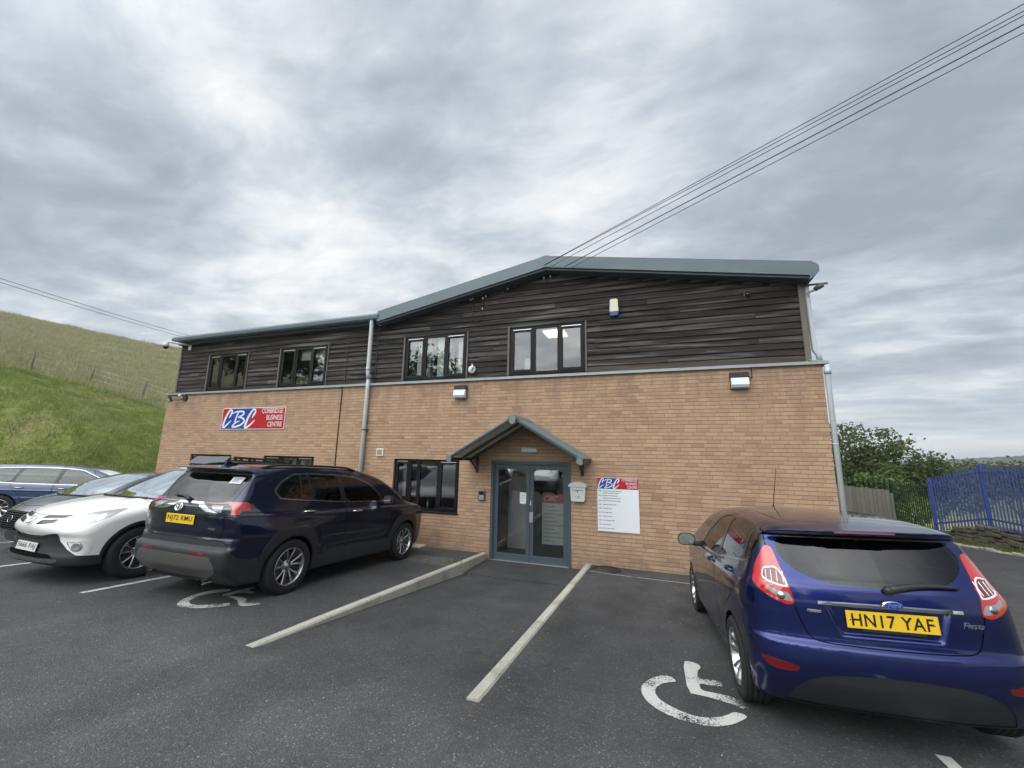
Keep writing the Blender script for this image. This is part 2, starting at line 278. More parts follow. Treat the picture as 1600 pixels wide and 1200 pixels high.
def roof_sheet_mat():
    m,t=newmat('canopy_sheet'); b=t.n('ShaderNodeBsdfPrincipled',{'Base Color':(.17,.20,.21,1),'Roughness':.42,'Metallic':.3}); t.n('ShaderNodeOutputMaterial',{0:b.outputs[0]})
roof_sheet_mat(); pbr('canopy_soffit',(.62,.57,.44),.7,var=.35,vscale=4); pbr('bracket_brown',(.035,.025,.022),.5)
pbr('dial_white',(.6,.6,.6),.4)

# ---------- implicit car hulls: x forward from the rear axle, y left, z up ----------
def cr(pts, n=12):
    """Catmull-Rom-like monotone table: returns xs, ys for np.interp"""
    p=np.array(pts,float); x,y=p[:,0],p[:,1]
    d=np.diff(y)/np.diff(x); m=np.zeros(len(x)); m[0]=d[0]; m[-1]=d[-1]
    for i in range(1,len(x)-1):
        m[i]=0 if d[i-1]*d[i]<=0 else 2*d[i-1]*d[i]/(d[i-1]+d[i])
    X=[];Y=[]
    for i in range(len(x)-1):
        t=np.linspace(0,1,n,endpoint=False);h=x[i+1]-x[i]
        X.append(x[i]+t*h)
        Y.append((2*t**3-3*t**2+1)*y[i]+(t**3-2*t**2+t)*h*m[i]+(-2*t**3+3*t**2)*y[i+1]+(t**3-t**2)*h*m[i+1])
    X.append([x[-1]]);Y.append([y[-1]])
    return np.concatenate(X),np.concatenate(Y)
def I(x,t): return np.interp(x,t[0],t[1])
def smax(a,b,k):
    h=np.maximum(k-np.abs(a-b),0)/k
    return np.maximum(a,b)+h*h*k*.25
def sst(x,a,b):
    t=np.clip((x-a)/(b-a),0,1); return t*t*(3-2*t)
def bump(x,c,w): return np.exp(-((x-c)/w)**2)
def sdpoly(px,py,poly):
    poly=np.asarray(poly,float); n=len(poly)
    d=np.full(px.shape,1e9); s=np.ones(px.shape)
    for i in range(n):
        ax,ay=poly[i];bx,by=poly[i-1]
        ex,ey=bx-ax,by-ay; wx,wy=px-ax,py-ay
        t=np.clip((wx*ex+wy*ey)/(ex*ex+ey*ey+1e-12),0,1)
        d=np.minimum(d,(wx-ex*t)**2+(wy-ey*t)**2)
        c1=py>=ay;c2=py<by;c3=ex*wy>ey*wx
        flip=(c1&c2&c3)|(~c1&~c2&~c3); s=np.where(flip,-s,s)
    return s*np.sqrt(d)
def rnd(poly,k=2,f=.22):
    p=np.asarray(poly,float)
    for _ in range(k):
        q=np.roll(p,-1,0); p=np.stack([p*(1-f)+q*f,p*f+q*(1-f)],1).reshape(-1,2)
    return p
class Hull:
    def __init__(s,S):
        s.S=S; s.top=cr(S['top']); s.rear=cr(S['rear']); s.front=cr(S['front']); s.sec=cr(S['sec']); s.plan=cr(S['plan'])
    def W(s,x,y,z):
        S=s.S
        w=I(z,s.sec)*I(x,s.plan)
        for f in S.get('wf',[]): w=w+f(x,y,z)
        return w
    def f(s,x,y,z):
        S=s.S; y=np.abs(y); hw=S['hw']
        yy=(y/hw)
        xb=x+S.get('bow',.10)*sst(x,S['cx']-.3,S['cx']+.6)*yy**2 - S.get('bowr',.0)*(1-sst(x,S['rx'],S['rx']+.5))*yy**2
        zt=I(xb,s.top)-S.get('crown',.05)*yy**2
        for g in S.get('tf',[]): zt=zt+g(x,y)
        sl=np.interp(xb,s.top[0][:-1],np.abs(np.diff(s.top[1])/np.diff(s.top[0])))
        a=(z-zt)/np.sqrt(1+np.minimum(sl,2)**2)
        b=y-s.W(x,y,z)
        M=smax(a,b,S.get('kt',.12))
        pr=S.get('pr',.13); xr=I(z,s.rear)+pr*yy**S.get('pre',3.)
        for g in S.get('rf',[]): xr=xr+g(y,z)
        M=smax(M,(xr-x)/np.sqrt(1+S.get('rs',.2)),I(z,cr(S['kr'])))
        pf=S.get('pf',.2); xf=I(z,s.front)-pf*yy**S.get('pfe',2.5)
        for g in S.get('ff',[]): xf=xf+g(y,z)
        M=smax(M,(x-xf)/np.sqrt(1.1),S.get('kf',.1))
        zb=S['zb']+.10*sst(x,S['wb']+.45,S['wb']+.9)*0
        M=smax(M,zb-z,.05)
        for wx in (0,S['wb']):
            R=S['arch']; R=R[0] if wx==0 else R[1]
            d=np.sqrt((x-wx)**2+(z-S['rw'])**2)-R
            well=np.maximum(d,(S['hw']-.36)-y)
            M=np.maximum(M,-well)
        return M
    def grad(s,P,e=.002):
        g=np.empty_like(P)
        for i in range(3):
            a=P.copy();b=P.copy();a[:,i]+=e;b[:,i]-=e
            g[:,i]=(s.f(*a.T)-s.f(*b.T))/(2*e)
        return g
    def mesh(s,h=.02,iters=3):
        S=s.S
        xs=np.arange(S['x0']-.06,S['x1']+.06,h); zs=np.arange(S['zb']-.05,S['z1']+.06,h)
        ny=int((S['hw']+.12)/h)+2; ys=(np.arange(ny)+.5)*h
        X,Y,Z=np.meshgrid(xs,ys,zs,indexing='ij')
        v=s.f(X.ravel(),Y.ravel(),Z.ravel()).reshape(X.shape)
        v=np.concatenate([v[:,::-1],v],1); ys=np.concatenate([-ys[::-1],ys])
        o=np.array([xs[0],ys[0],zs[0]])
        nx,ny,nz=v.shape; ins=v<0
        c=ins[:-1,:-1,:-1].astype(np.int8)*0
        for i in (0,1):
            for j in (0,1):
                for k in (0,1): c=c+ins[i:nx-1+i,j:ny-1+j,k:nz-1+k]
        act=(c>0)&(c<8); idx=-np.ones(act.shape,int); cells=np.argwhere(act); idx[act]=np.arange(len(cells))
        acc=np.zeros((len(cells),3));cnt=np.zeros(len(cells))
        ci,cj,ck=cells.T
        for ax in range(3):
            for a in (0,1):
                for b in (0,1):
                    off0=[0,0,0];o1=[q for q in range(3) if q!=ax];off0[o1[0]]=a;off0[o1[1]]=b
                    off1=list(off0);off1[ax]=1
                    v0=v[ci+off0[0],cj+off0[1],ck+off0[2]];v1=v[ci+off1[0],cj+off1[1],ck+off1[2]]
                    m=(v0<0)!=(v1<0); t=np.where(m,v0/np.where(v0==v1,1,v0-v1),0)
                    p=np.array(off0,float)[None]+np.zeros((len(cells),3)); p[:,ax]=t
                    acc+=p*m[:,None];cnt+=m
        V=o+(cells+acc/cnt[:,None])*h
        quads=[]
        for ax in range(3):
            o1=[q for q in range(3) if q!=ax]
            sl0=[slice(1,None)]*3; 
            A=[slice(1,-1)]*3;B=[slice(1,-1)]*3;A[ax]=slice(0,-1);B[ax]=slice(1,None)
            s0=ins[tuple(A)];s1=ins[tuple(B)]
            e=np.argwhere(s0!=s1); 
            base=e+1; base[:,ax]=e[:,ax]
            flip=s0[tuple(e.T)]
            def cell(da,db):
                q=base.copy(); q[:,o1[0]]-=da; q[:,o1[1]]-=db; return idx[tuple(q.T)]
            Q=np.stack([cell(1,1),cell(0,1),cell(0,0),cell(1,0)],1)
            if ax==1: flip=~flip
            Q=np.where(flip[:,None],Q,Q[:,::-1]); quads.append(Q)
        Q=np.concatenate(quads); Q=Q[(Q>=0).all(1)]
        for _ in range(iters):
            g=s.grad(V); f=s.f(*V.T); n2=(g*g).sum(1)+1e-6
            st=-(f/n2)[:,None]*g; ln=np.linalg.norm(st,axis=1,keepdims=True); st*=np.minimum(1,.6*h/np.maximum(ln,1e-9)); V=V+st
        N=s.grad(V); N/=np.linalg.norm(N,axis=1,keepdims=True)+1e-9
        T=np.concatenate([Q[:,[0,1,2]],Q[:,[0,2,3]]])
        # orientation check
        fn=np.cross(V[T[:,1]]-V[T[:,0]],V[T[:,2]]-V[T[:,0]]); 
        if (fn*N[T[:,0]]).sum()<0: T=T[:,::-1]
        return V,N,T
    def hit(s,o,d,tmax=30):
        """ray (car frame) first hit"""
        t=np.linspace(0.5,tmax,6000); P=o[None]+t[:,None]*d[None]
        v=s.f(*P.T); i=np.argmax(v<0)
        if v[i]>=0: return None
        a,b=t[i-1],t[i]
        for _ in range(20):
            m=(a+b)/2
            if s.f(*[np.array([q]) for q in o+m*d])[0]<0: b=m
            else: a=m
        return o+a*d
def split(M,g):
    """split mesh (V,N,T) by scalar g: returns (inside g<0, outside)"""
    V,N,T=M; neg=g<0; k=neg[T].sum(1)
    tin=T[k==3]; tout=T[k==0]; mix=T[(k==1)|(k==2)]
    if len(mix)==0: return comp((V,N,tin)),comp((V,N,tout))
    km=neg[mix].sum(1)
    lone=np.where(km==1,1,0)
    # rotate so that the odd vertex is first
    odd=(neg[mix]==(lone[:,None]==1)); j=np.argmax(odd,1); r=np.arange(len(mix))
    a=mix[r,j];b=mix[r,(j+1)%3];c=mix[r,(j+2)%3]
    def ev(p,q):
        return np.stack([np.minimum(p,q),np.maximum(p,q)],1)
    E=np.concatenate([ev(a,b),ev(a,c)]); U,inv=np.unique(E,axis=0,return_inverse=True); inv=inv.ravel()
    t=g[U[:,0]]/(g[U[:,0]]-g[U[:,1]]); t=np.clip(t,.001,.999)[:,None]
    nv=V[U[:,0]]*(1-t)+V[U[:,1]]*t; nn=N[U[:,0]]*(1-t)+N[U[:,1]]*t; nn/=np.linalg.norm(nn,axis=1,keepdims=True)+1e-9
    base=len(V); ab=base+inv[:len(mix)]; ac=base+inv[len(mix):]
    V2=np.concatenate([V,nv]);N2=np.concatenate([N,nn])
    t1=np.stack([a,ab,ac],1); t2=np.concatenate([np.stack([ab,b,c],1),np.stack([ab,c,ac],1)]); l2=np.concatenate([lone,lone])
    return comp((V2,N2,np.concatenate([tin,t1[lone==1],t2[l2==0]]))),comp((V2,N2,np.concatenate([tout,t1[lone==0],t2[l2==1]])))
def comp(M):
    V,N,T=M
    if len(T)==0: return np.zeros((0,3)),np.zeros((0,3)),T
    u,inv=np.unique(T,return_inverse=True); return V[u],N[u],inv.reshape(T.shape)
HATCH=dict(hw=.861,wb=2.489,rw=.30,arch=(.335,.335),zb=.20,x0=-.72,x1=3.28,z1=1.5,cx=2.5,rx=-.3,
 top=[(-.9,1.36),(-.55,1.385),(-.30,1.425),(0,1.455),(.5,1.478),(1.0,1.482),(1.4,1.46),(1.75,1.41),(2.0,1.325),(2.3,1.19),(2.6,1.05),(2.75,.985),(2.9,.95),(3.05,.89),(3.2,.78),(3.4,.6)],
 rear=[(.1,-.45),(.2,-.54),(.30,-.61),(.42,-.665),(.55,-.685),(.62,-.68),(.655,-.65),(.70,-.645),(.86,-.65),(.99,-.635),(1.05,-.60),(1.12,-.555),(1.28,-.45),(1.325,-.42),(1.345,-.46),(1.365,-.52),(1.385,-.56),(1.41,-.56),(1.50,-.53)],
 kr=[(0,.08),(.6,.16),(.9,.2),(1.15,.14),(1.3,.05),(1.5,.03)],
 front=[(.1,3.0),(.25,3.16),(.5,3.24),(.7,3.22),(.9,3.1),(1.2,3.0)],
 sec=[(.1,.80),(.22,.83),(.35,.845),(.55,.852),(.75,.858),(.88,.85),(.97,.83),(1.02,.80),(1.2,.725),(1.38,.63),(1.5,.55)],
 plan=[(-.8,.90),(-.5,.955),(0,.99),(.6,1.0),(2.0,1.0),(2.6,.985),(3.0,.95),(3.3,.88)],
 pr=.15,pre=3.,pf=.28,bow=.25,bowr=-.06,crown=.045,kt=.11,
 rf=[lambda y,z:.022*sst(z,.700,.722)*(1-sst(z,.888,.898))*(1-sst(y,.285+.35*(z-.77),.315+.35*(z-.77)))],
 wf=[lambda x,y,z:.012*bump(x,0,.42)*bump(z,.45,.35), lambda x,y,z:.012*bump(x,2.489,.42)*bump(z,.45,.35),
     lambda x,y,z:-.012*sst(x,.3,.5)*(1-sst(x,2.0,2.2))*bump(z,.45,.12), lambda x,y,z:.006*bump(z,.93-.02*x,.03)])
SUV=dict(hw=.9275,wb=2.69,rw=.345,arch=(.395,.395),zb=.22,x0=-1.0,x1=3.68,z1=1.70,cx=2.6,rx=-.5,
 top=[(-1.2,1.60),(-.80,1.615),(-.5,1.645),(0,1.675),(.6,1.69),(1.1,1.69),(1.5,1.665),(1.85,1.60),(2.1,1.51),(2.4,1.36),(2.65,1.22),(2.8,1.15),(3.0,1.11),(3.3,1.06),(3.5,1.0),(3.6,.9),(3.8,.7)],
 rear=[(.1,-.66),(.25,-.75),(.40,-.90),(.44,-.93),(.60,-.955),(.64,-.945),(.675,-.90),(.75,-.895),(.78,-.885),(.85,-.90),(1.02,-.905),(1.08,-.895),(1.12,-.885),(1.16,-.84),(1.45,-.66),(1.54,-.60),(1.565,-.63),(1.585,-.72),(1.60,-.77),(1.70,-.70)],
 kr=[(0,.05),(.6,.06),(.8,.07),(1.1,.04),(1.3,.07),(1.5,.04),(1.7,.03)],
 front=[(.1,3.35),(.3,3.55),(.6,3.62),(.9,3.60),(1.05,3.52),(1.3,3.3)],
 sec=[(.1,.86),(.25,.885),(.45,.90),(.70,.915),(.92,.925),(1.00,.918),(1.05,.885),(1.12,.862),(1.3,.80),(1.5,.725),(1.6,.66),(1.7,.6)],
 plan=[(-1.0,.905),(-.7,.95),(-.3,.99),(.3,1.0),(2.4,1.0),(2.9,.985),(3.3,.94),(3.7,.86)],
 pr=.10,pre=4.,pf=.22,bow=.2,bowr=-.05,crown=.045,kt=.065,
 wf=[lambda x,y,z:.035*bump(x,-.05,.55)*sst(z,.30,.72)*(1-sst(z,.80,1.02)),lambda x,y,z:.035*bump(x,2.69,.5)*sst(z,.30,.72)*(1-sst(z,.80,1.02)),lambda x,y,z:.010*bump(z,.985+.03*(1-x),.022),
     lambda x,y,z:-.022*sst(x,.5,.7)*(1-sst(x,2.0,2.3))*bump(z,.52,.14)])
WHITE=dict(hw=.9225,wb=2.66,rw=.36,arch=(.40,.40),zb=.24,x0=-1.05,x1=3.6,z1=1.70,cx=2.2,rx=-.5,
 top=[(-1.2,1.58),(-.8,1.60),(-.4,1.64),(.3,1.665),(.9,1.665),(1.25,1.63),(1.55,1.55),(1.9,1.38),(2.2,1.22),(2.35,1.145),(2.5,1.115),(2.8,1.08),(3.1,1.02),(3.3,.96),(3.42,.90),(3.6,.75)],
 rear=[(.1,-.7),(.3,-.9),(.6,-.97),(.9,-.95),(1.1,-.92),(1.5,-.65),(1.6,-.7),(1.7,-.7)],
 kr=[(0,.1),(2,.1)],
 front=[(.1,3.33),(.22,3.42),(.28,3.50),(.36,3.515),(.42,3.50),(.50,3.49),(.60,3.50),(.68,3.54),(.76,3.555),(.84,3.53),(.90,3.47),(.96,3.38),(1.1,3.2)],
 sec=[(.1,.87),(.25,.895),(.45,.905),(.7,.92),(.9,.92),(1.0,.905),(1.06,.88),(1.12,.85),(1.3,.79),(1.5,.71),(1.6,.65),(1.7,.6)],
 plan=[(-1.0,.93),(-.6,.98),(0,1.0),(2.4,1.0),(2.9,.99),(3.2,.965),(3.5,.90),(3.6,.86)],
 pr=.12,pre=4.,pf=.24,pfe=2.8,bow=.28,crown=.055,kt=.10,kf=.07,
 tf=[lambda x,y:.012*bump(y,.5,.10)*sst(x,2.3,2.6)],
 wf=[lambda x,y,z:.03*bump(x,0,.5)*bump(z,.80,.3),lambda x,y,z:.03*bump(x,2.66,.48)*bump(z,.8,.3)])
SALOON=dict(hw=.90,wb=2.43,rw=.34,arch=(.37,.37),zb=.18,x0=-1.1,x1=3.33,z1=1.48,cx=2.3,rx=-.5,
 top=[(-1.3,1.0),(-.8,1.12),(-.4,1.25),(0,1.36),(.6,1.43),(1.1,1.445),(1.5,1.41),(1.85,1.31),(2.2,1.15),(2.45,1.03),(2.6,.985),(2.75,.955),(2.95,.89),(3.1,.81),(3.22,.72),(3.4,.5)],
 rear=[(.1,-.8),(.3,-.95),(.6,-1.02),(.9,-1.03),(1.1,-.9),(1.5,-.6)],
 kr=[(0,.12),(2,.12)],
 front=[(.1,3.03),(.25,3.18),(.5,3.26),(.7,3.24),(.8,3.16),(.9,3.03),(1.1,2.78)],
 sec=[(.1,.85),(.3,.88),(.6,.90),(.8,.895),(.92,.87),(1.0,.82),(1.2,.73),(1.38,.63),(1.5,.55)],
 plan=[(-1.1,.90),(-.7,.96),(0,1.0),(2.1,1.0),(2.5,.985),(2.9,.94),(3.3,.86)],
 pr=.2,pf=.32,pfe=2.5,bow=.28,crown=.05,kt=.12,kf=.12)
ESTATE=dict(hw=.91,wb=2.80,rw=.335,arch=(.365,.365),zb=.18,x0=-1.15,x1=3.75,z1=1.50,cx=2.3,rx=-.5,
 top=[(-1.4,1.38),(-1.0,1.41),(-.5,1.45),(0,1.475),(.6,1.485),(1.1,1.47),(1.5,1.42),(1.85,1.32),(2.2,1.17),(2.5,1.03),(2.7,.98),(3.0,.94),(3.3,.86),(3.55,.75),(3.8,.55)],
 rear=[(.1,-.9),(.3,-1.02),(.6,-1.08),(.95,-1.06),(1.3,-.85),(1.4,-.82),(1.5,-.85)],
 kr=[(0,.12),(2,.12)],
 front=[(.1,3.4),(.25,3.58),(.5,3.66),(.7,3.64),(.8,3.56),(.9,3.45),(1.1,3.2)],
 sec=[(.1,.86),(.3,.89),(.6,.91),(.8,.90),(.92,.88),(.98,.84),(1.2,.76),(1.40,.65),(1.5,.58)],
 plan=[(-1.1,.92),(-.7,.97),(0,1.0),(2.4,1.0),(2.9,.985),(3.3,.94),(3.7,.86)],
 pr=.15,pf=.28,bow=.25,crown=.05,kt=.09,kf=.12,
 wf=[lambda x,y,z:.010*bump(z,.80,.02)])

# ------------------------------------------------------------------ object helpers
def tag(o,label=None,cat=None,group=None,kind=None):
    if label: o['label']=label
    if cat: o['category']=cat
    if group: o['group']=group
    if kind: o['kind']=kind
    return o
def empty(name,loc=(0,0,0),M=None,**k):
    o=bpy.data.objects.new(name,None); COL.objects.link(o); o.empty_display_size=.2
    if M is not None: o.matrix_world=M
    else: o.location=loc
    return tag(o,**k)
def mesh_obj(name,V,F,mats,parent=None,mi=None,smooth=False,N=None,attr=None):
    V=np.asarray(V,np.float32)
    me=bpy.data.meshes.new(name)
    if isinstance(F,np.ndarray) and F.ndim==2:
        n=F.shape[1]; me.vertices.add(len(V)); me.vertices.foreach_set('co',V.ravel())
        me.loops.add(F.size); me.loops.foreach_set('vertex_index',F.astype(np.int32).ravel())
        me.polygons.add(len(F)); me.polygons.foreach_set('loop_start',np.arange(0,F.size,n,dtype=np.int32))
        try: me.polygons.foreach_set('loop_total',np.full(len(F),n,np.int32))
        except Exception: pass
        me.update(calc_edges=True)
    else:
        me.from_pydata([tuple(map(float,v)) for v in V],[],[tuple(map(int,f)) for f in F]); me.update()
    if isinstance(mats,str): mats=[mats]
    for m in mats: me.materials.append(MAT[m])
    if mi is not None: me.polygons.foreach_set('material_index',np.asarray(mi,np.int32))
    if smooth is True or N is not None: me.polygons.foreach_set('use_smooth',np.ones(len(me.polygons),bool))
    elif isinstance(smooth,(list,np.ndarray)): me.polygons.foreach_set('use_smooth',np.asarray(smooth,bool))
    if attr is not None:
        a=me.attributes.new('shade' if not isinstance(attr,tuple) else attr[0],'FLOAT','POINT'); a.data.foreach_set('value',np.asarray(attr if not isinstance(attr,tuple) else attr[1],np.float32))
    if N is not None:
        me.normals_split_custom_set_from_vertices([tuple(map(float,n)) for n in N])
    o=bpy.data.objects.new(name,me); COL.objects.link(o)
    if parent: o.parent=parent
    return o
class MB:
    """mesh builder: collects shapes into one mesh, with a per-vertex shade"""
    def __init__(s): s.v=[];s.f=[];s.m=[];s.s=[];s.sh=[];s.cur=0;s.shade=0.
    def add(s,vs,fs,smooth=False):
        b=len(s.v); s.v+= [tuple(v) for v in vs]; s.f+=[tuple(b+i for i in f) for f in fs]; s.m+=[s.cur]*len(fs); s.s+=[smooth]*len(fs); s.sh+=[s.shade]*len(vs); return s
    def box(s,x0,x1,y0,y1,z0,z1,bev=0.):
        if bev>0:
            b=bev
            vs=[];idx={}
            def V(*p):
                k=tuple(round(q,6) for q in p)
                if k not in idx: idx[k]=len(vs); vs.append(p)
                return idx[k]
            fs=[]
            X=(x0,x1);Y=(y0,y1);Z=(z0,z1);sg=(1,-1)
            def P(i,j,k,a):
                p=[X[i],Y[j],Z[k]]; q=[X[i]+sg[i]*b,Y[j]+sg[j]*b,Z[k]+sg[k]*b]; q[a]=p[a]; return V(*q)
            for a in range(3):
                o=[q for q in range(3) if q!=a]
                for e in (0,1):
                    c=[]
                    for u,v in ((0,0),(1,0),(1,1),(0,1)):
                        ijk=[0,0,0];ijk[a]=e;ijk[o[0]]=u;ijk[o[1]]=v;c.append(P(*ijk,a))
                    fs.append(c if e else c[::-1])
                for u in (0,1):
                    for v in (0,1):
                        c=[0,0,0];c[o[0]]=u;c[o[1]]=v
                        l=list(c);l[a]=0;h=list(c);h[a]=1
                        fs.append([P(*l,o[0]),P(*h,o[0]),P(*h,o[1]),P(*l,o[1])])
            for i in (0,1):
                for j in (0,1):
                    for k in (0,1): fs.append([P(i,j,k,0),P(i,j,k,1),P(i,j,k,2)])
            # fix winding from the box centre
            c=np.array([(x0+x1)/2,(y0+y1)/2,(z0+z1)/2]); out=[]
            A=np.array(vs)
            for f in fs:
                n=np.cross(A[f[1]]-A[f[0]],A[f[2]]-A[f[0]]); out.append(f if n@(A[f].mean(0)-c)>0 else f[::-1])
            return s.add(vs,out)
        vs=[(x,y,z) for x in (x0,x1) for y in (y0,y1) for z in (z0,z1)]
        return s.add(vs,[(0,1,3,2),(4,6,7,5),(0,4,5,1),(2,3,7,6),(0,2,6,4),(1,5,7,3)])
    def prism(s,poly,axis,a0,a1,smooth=False):
        """extrude a 2D polygon along an axis (0,1,2)"""
        n=len(poly)
        def P(p,a):
            q=list(p); q.insert(axis,a); return tuple(q)
        vs=[P(p,a0) for p in poly]+[P(p,a1) for p in poly]
        ar=sum(poly[i-1][0]*poly[i][1]-poly[i][0]*poly[i-1][1] for i in range(n))
        if axis==1: ar=-ar
        a=list(range(n)); fs=[]
        fl=(ar>0)==(a1>a0)
        fs.append(a[::-1] if fl else a); fs.append([n+i for i in (a if fl else a[::-1])])
        b=len(s.v); s.add(vs,fs)
        side=[]
        for i in range(n):
            j=(i+1)%n; q=(b+i,b+j,b+n+j,b+n+i); side.append(q if fl else q[::-1])
        s.f+=side; s.m+=[s.cur]*n; s.s+=[smooth]*n
        return s
    def tube(s,pts,r,n=10,cap=True,smooth=True):
        pts=[np.array(p,float) for p in pts]; m=len(pts)
        rs=r if isinstance(r,(list,tuple,np.ndarray)) else [r]*m
        t0=pts[1]-pts[0]; t0/=np.linalg.norm(t0)
        u=np.cross(t0,[0,0,1.]); 
        if np.linalg.norm(u)<.1: u=np.cross(t0,[0,1.,0])
        u/=np.linalg.norm(u); vs=[];
        for i in range(m):
            t=(pts[min(i+1,m-1)]-pts[max(i-1,0)]); t/=np.linalg.norm(t)
            u=u-t*(u@t); u/=np.linalg.norm(u); v=np.cross(t,u)
            for k in range(n):
                a=2*math.pi*k/n; vs.append(pts[i]+rs[i]*(math.cos(a)*u+math.sin(a)*v))
        fs=[(i*n+k,i*n+(k+1)%n,(i+1)*n+(k+1)%n,(i+1)*n+k) for i in range(m-1) for k in range(n)]
        s.add(vs,fs,smooth); 
        if cap:
            b=len(s.v)-len(vs); s.f+=[tuple(b+k for k in range(n))[::-1],tuple(b+(m-1)*n+k for k in range(n))]; s.m+=[s.cur]*2; s.s+=[False]*2
        return s
    def lathe(s,prof,c=(0,0,0),axis='z',n=32,smooth=True):
        """prof: list of (r,h) revolved about the axis"""
        vs=[]
        for r,h in prof:
            for k in range(n):
                a=2*math.pi*k/n; x,y=r*math.cos(a),r*math.sin(a)
                p={'z':(x,y,h),'y':(x,h,-y),'x':(h,x,y)}[axis]
                vs.append((p[0]+c[0],p[1]+c[1],p[2]+c[2]))
        m=len(prof); fs=[(i*n+k,i*n+(k+1)%n,(i+1)*n+(k+1)%n,(i+1)*n+k) for i in range(m-1) for k in range(n)]
        return s.add(vs,fs,smooth)
    def sphere(s,c,r,n=16,m=10,sc_=(1,1,1)):
        vs=[];fs=[]
        for i in range(m+1):
            t=math.pi*i/m
            for k in range(n):
                a=2*math.pi*k/n; vs.append((c[0]+r*sc_[0]*math.sin(t)*math.cos(a),c[1]+r*sc_[1]*math.sin(t)*math.sin(a),c[2]+r*sc_[2]*math.cos(t)))
        for i in range(m):
            for k in range(n): fs.append((i*n+k,(i+1)*n+k,(i+1)*n+(k+1)%n,i*n+(k+1)%n))
        return s.add(vs,fs,True)
    def xform(s,M,start=0):
        for i in range(start,len(s.v)): s.v[i]=tuple(M@Vector(s.v[i]))
        return s
    def build(s,name,mats,parent=None,shade=False):
        return mesh_obj(name,s.v,s.f,mats,parent,s.m,s.s,attr=(s.sh if shade else None))
def text_mesh(name,body,size,mat,parent,M,sx=1.,off=0.,ext=.001,align='CENTER',shear=0.,space=1.):
    cu=bpy.data.curves.new(name,'FONT'); cu.body=body; cu.size=size; cu.align_x=align; cu.align_y='CENTER'; cu.offset=off; cu.extrude=ext; cu.shear=shear; cu.space_character=space; cu.resolution_u=4
    o=bpy.data.objects.new(name,cu); COL.objects.link(o); bpy.context.view_layer.update()
    me=bpy.data.meshes.new_from_object(o.evaluated_get(bpy.context.evaluated_depsgraph_get()))
    bpy.data.objects.remove(o); bpy.data.curves.remove(cu)
    me.materials.clear(); me.materials.append(MAT[mat])
    me.transform(Matrix.Diagonal((sx,1,1,1))); me.transform(M)
    o=bpy.data.objects.new(name,me); COL.objects.link(o)
    if parent: o.parent=parent
    return o
def face_M(origin,right,up):
    r=Vector(right).normalized(); u=Vector(up); n=r.cross(u).normalized(); u=n.cross(r)
    return Matrix(((r.x,u.x,n.x,origin[0]),(r.y,u.y,n.y,origin[1]),(r.z,u.z,n.z,origin[2]),(0,0,0,1)))
FRONT=lambda x,y,z: face_M((x,y,z),(1,0,0),(0,0,1))
def sstep(x,a,b):
    t=np.clip((x-a)/(b-a),0,1); return t*t*(3-2*t)
# ------------------------------------------------------------------ terrain heights
def G(X,Y):
    X=np.asarray(X,float);Y=np.asarray(Y,float)
    yb=np.clip(-Y-6.6,0,None); yq=np.where(yb<4,yb*yb/8,yb-2)
    z=.12-.057*Y-.004*(X+2)-.150*np.minimum(yq,14)
    z=z-.055*sstep(X,-1.3,-.8)*sstep(-Y,.0,2.)*(1-sstep(X,3.,4.))
    k=sstep(X,3.2,8.)
    z=z+k*np.clip(.25-.02*(Y-5),.05,.45)*(1-sstep(Y,12,30))
    z=np.where(Y>14,z*1,z)
    return z
def Gs(x,y): return float(G(x,y))
KL,KR=-3.66,-1.37      # kerb centre lines either side of the sunken entrance path
def toe(X,Y): return -X-15.6+.9*np.clip(Y,-4.2,0)-.25*np.clip(Y,0,15)+.34*np.clip(Y-15,0,45)-.02*np.clip(Y+4.2,-60,0)
def fs(X,Y): return -X-28.8+.42*Y   # positive beyond the wire fence
def HT(X,Y):
    """natural ground: bank and field rising to the left, valley falling to the right"""
    X=np.asarray(X,float);Y=np.asarray(Y,float)
    base=np.minimum(G(np.clip(X,-20,9),np.clip(Y,-14,40)),.9)-.06
    t=toe(X,Y)
    A=np.where(t>0,.60*np.minimum(t,6.5),0)+np.where(t>6.5,.272*np.minimum(t-6.5,80),0)+np.where(t>86.5,-.015*(t-86.5),0)
    A=A+.22*np.exp(-((fs(X,Y)+.3)/.8)**2)*sstep(t,4,8)
    roll=.07*np.sin(X*.9+Y*.5)+.06*np.sin(Y*1.3-X*.3)+.05*np.sin(X*2.3-Y*1.9)+.04*np.sin(X*3.9+Y*3.1)
    A=A+roll*sstep(t,0,2)
    r=np.clip(X-9.3,0,None); fall=-.10*np.minimum(r,60)*1.0
    back=-.06*np.clip(Y-14,0,120)*sstep(X,-10,5)
    back=np.maximum(back,-5)
    far=np.hypot(X,Y)
    return base+A+fall*sstep(X,9.3,12)+back
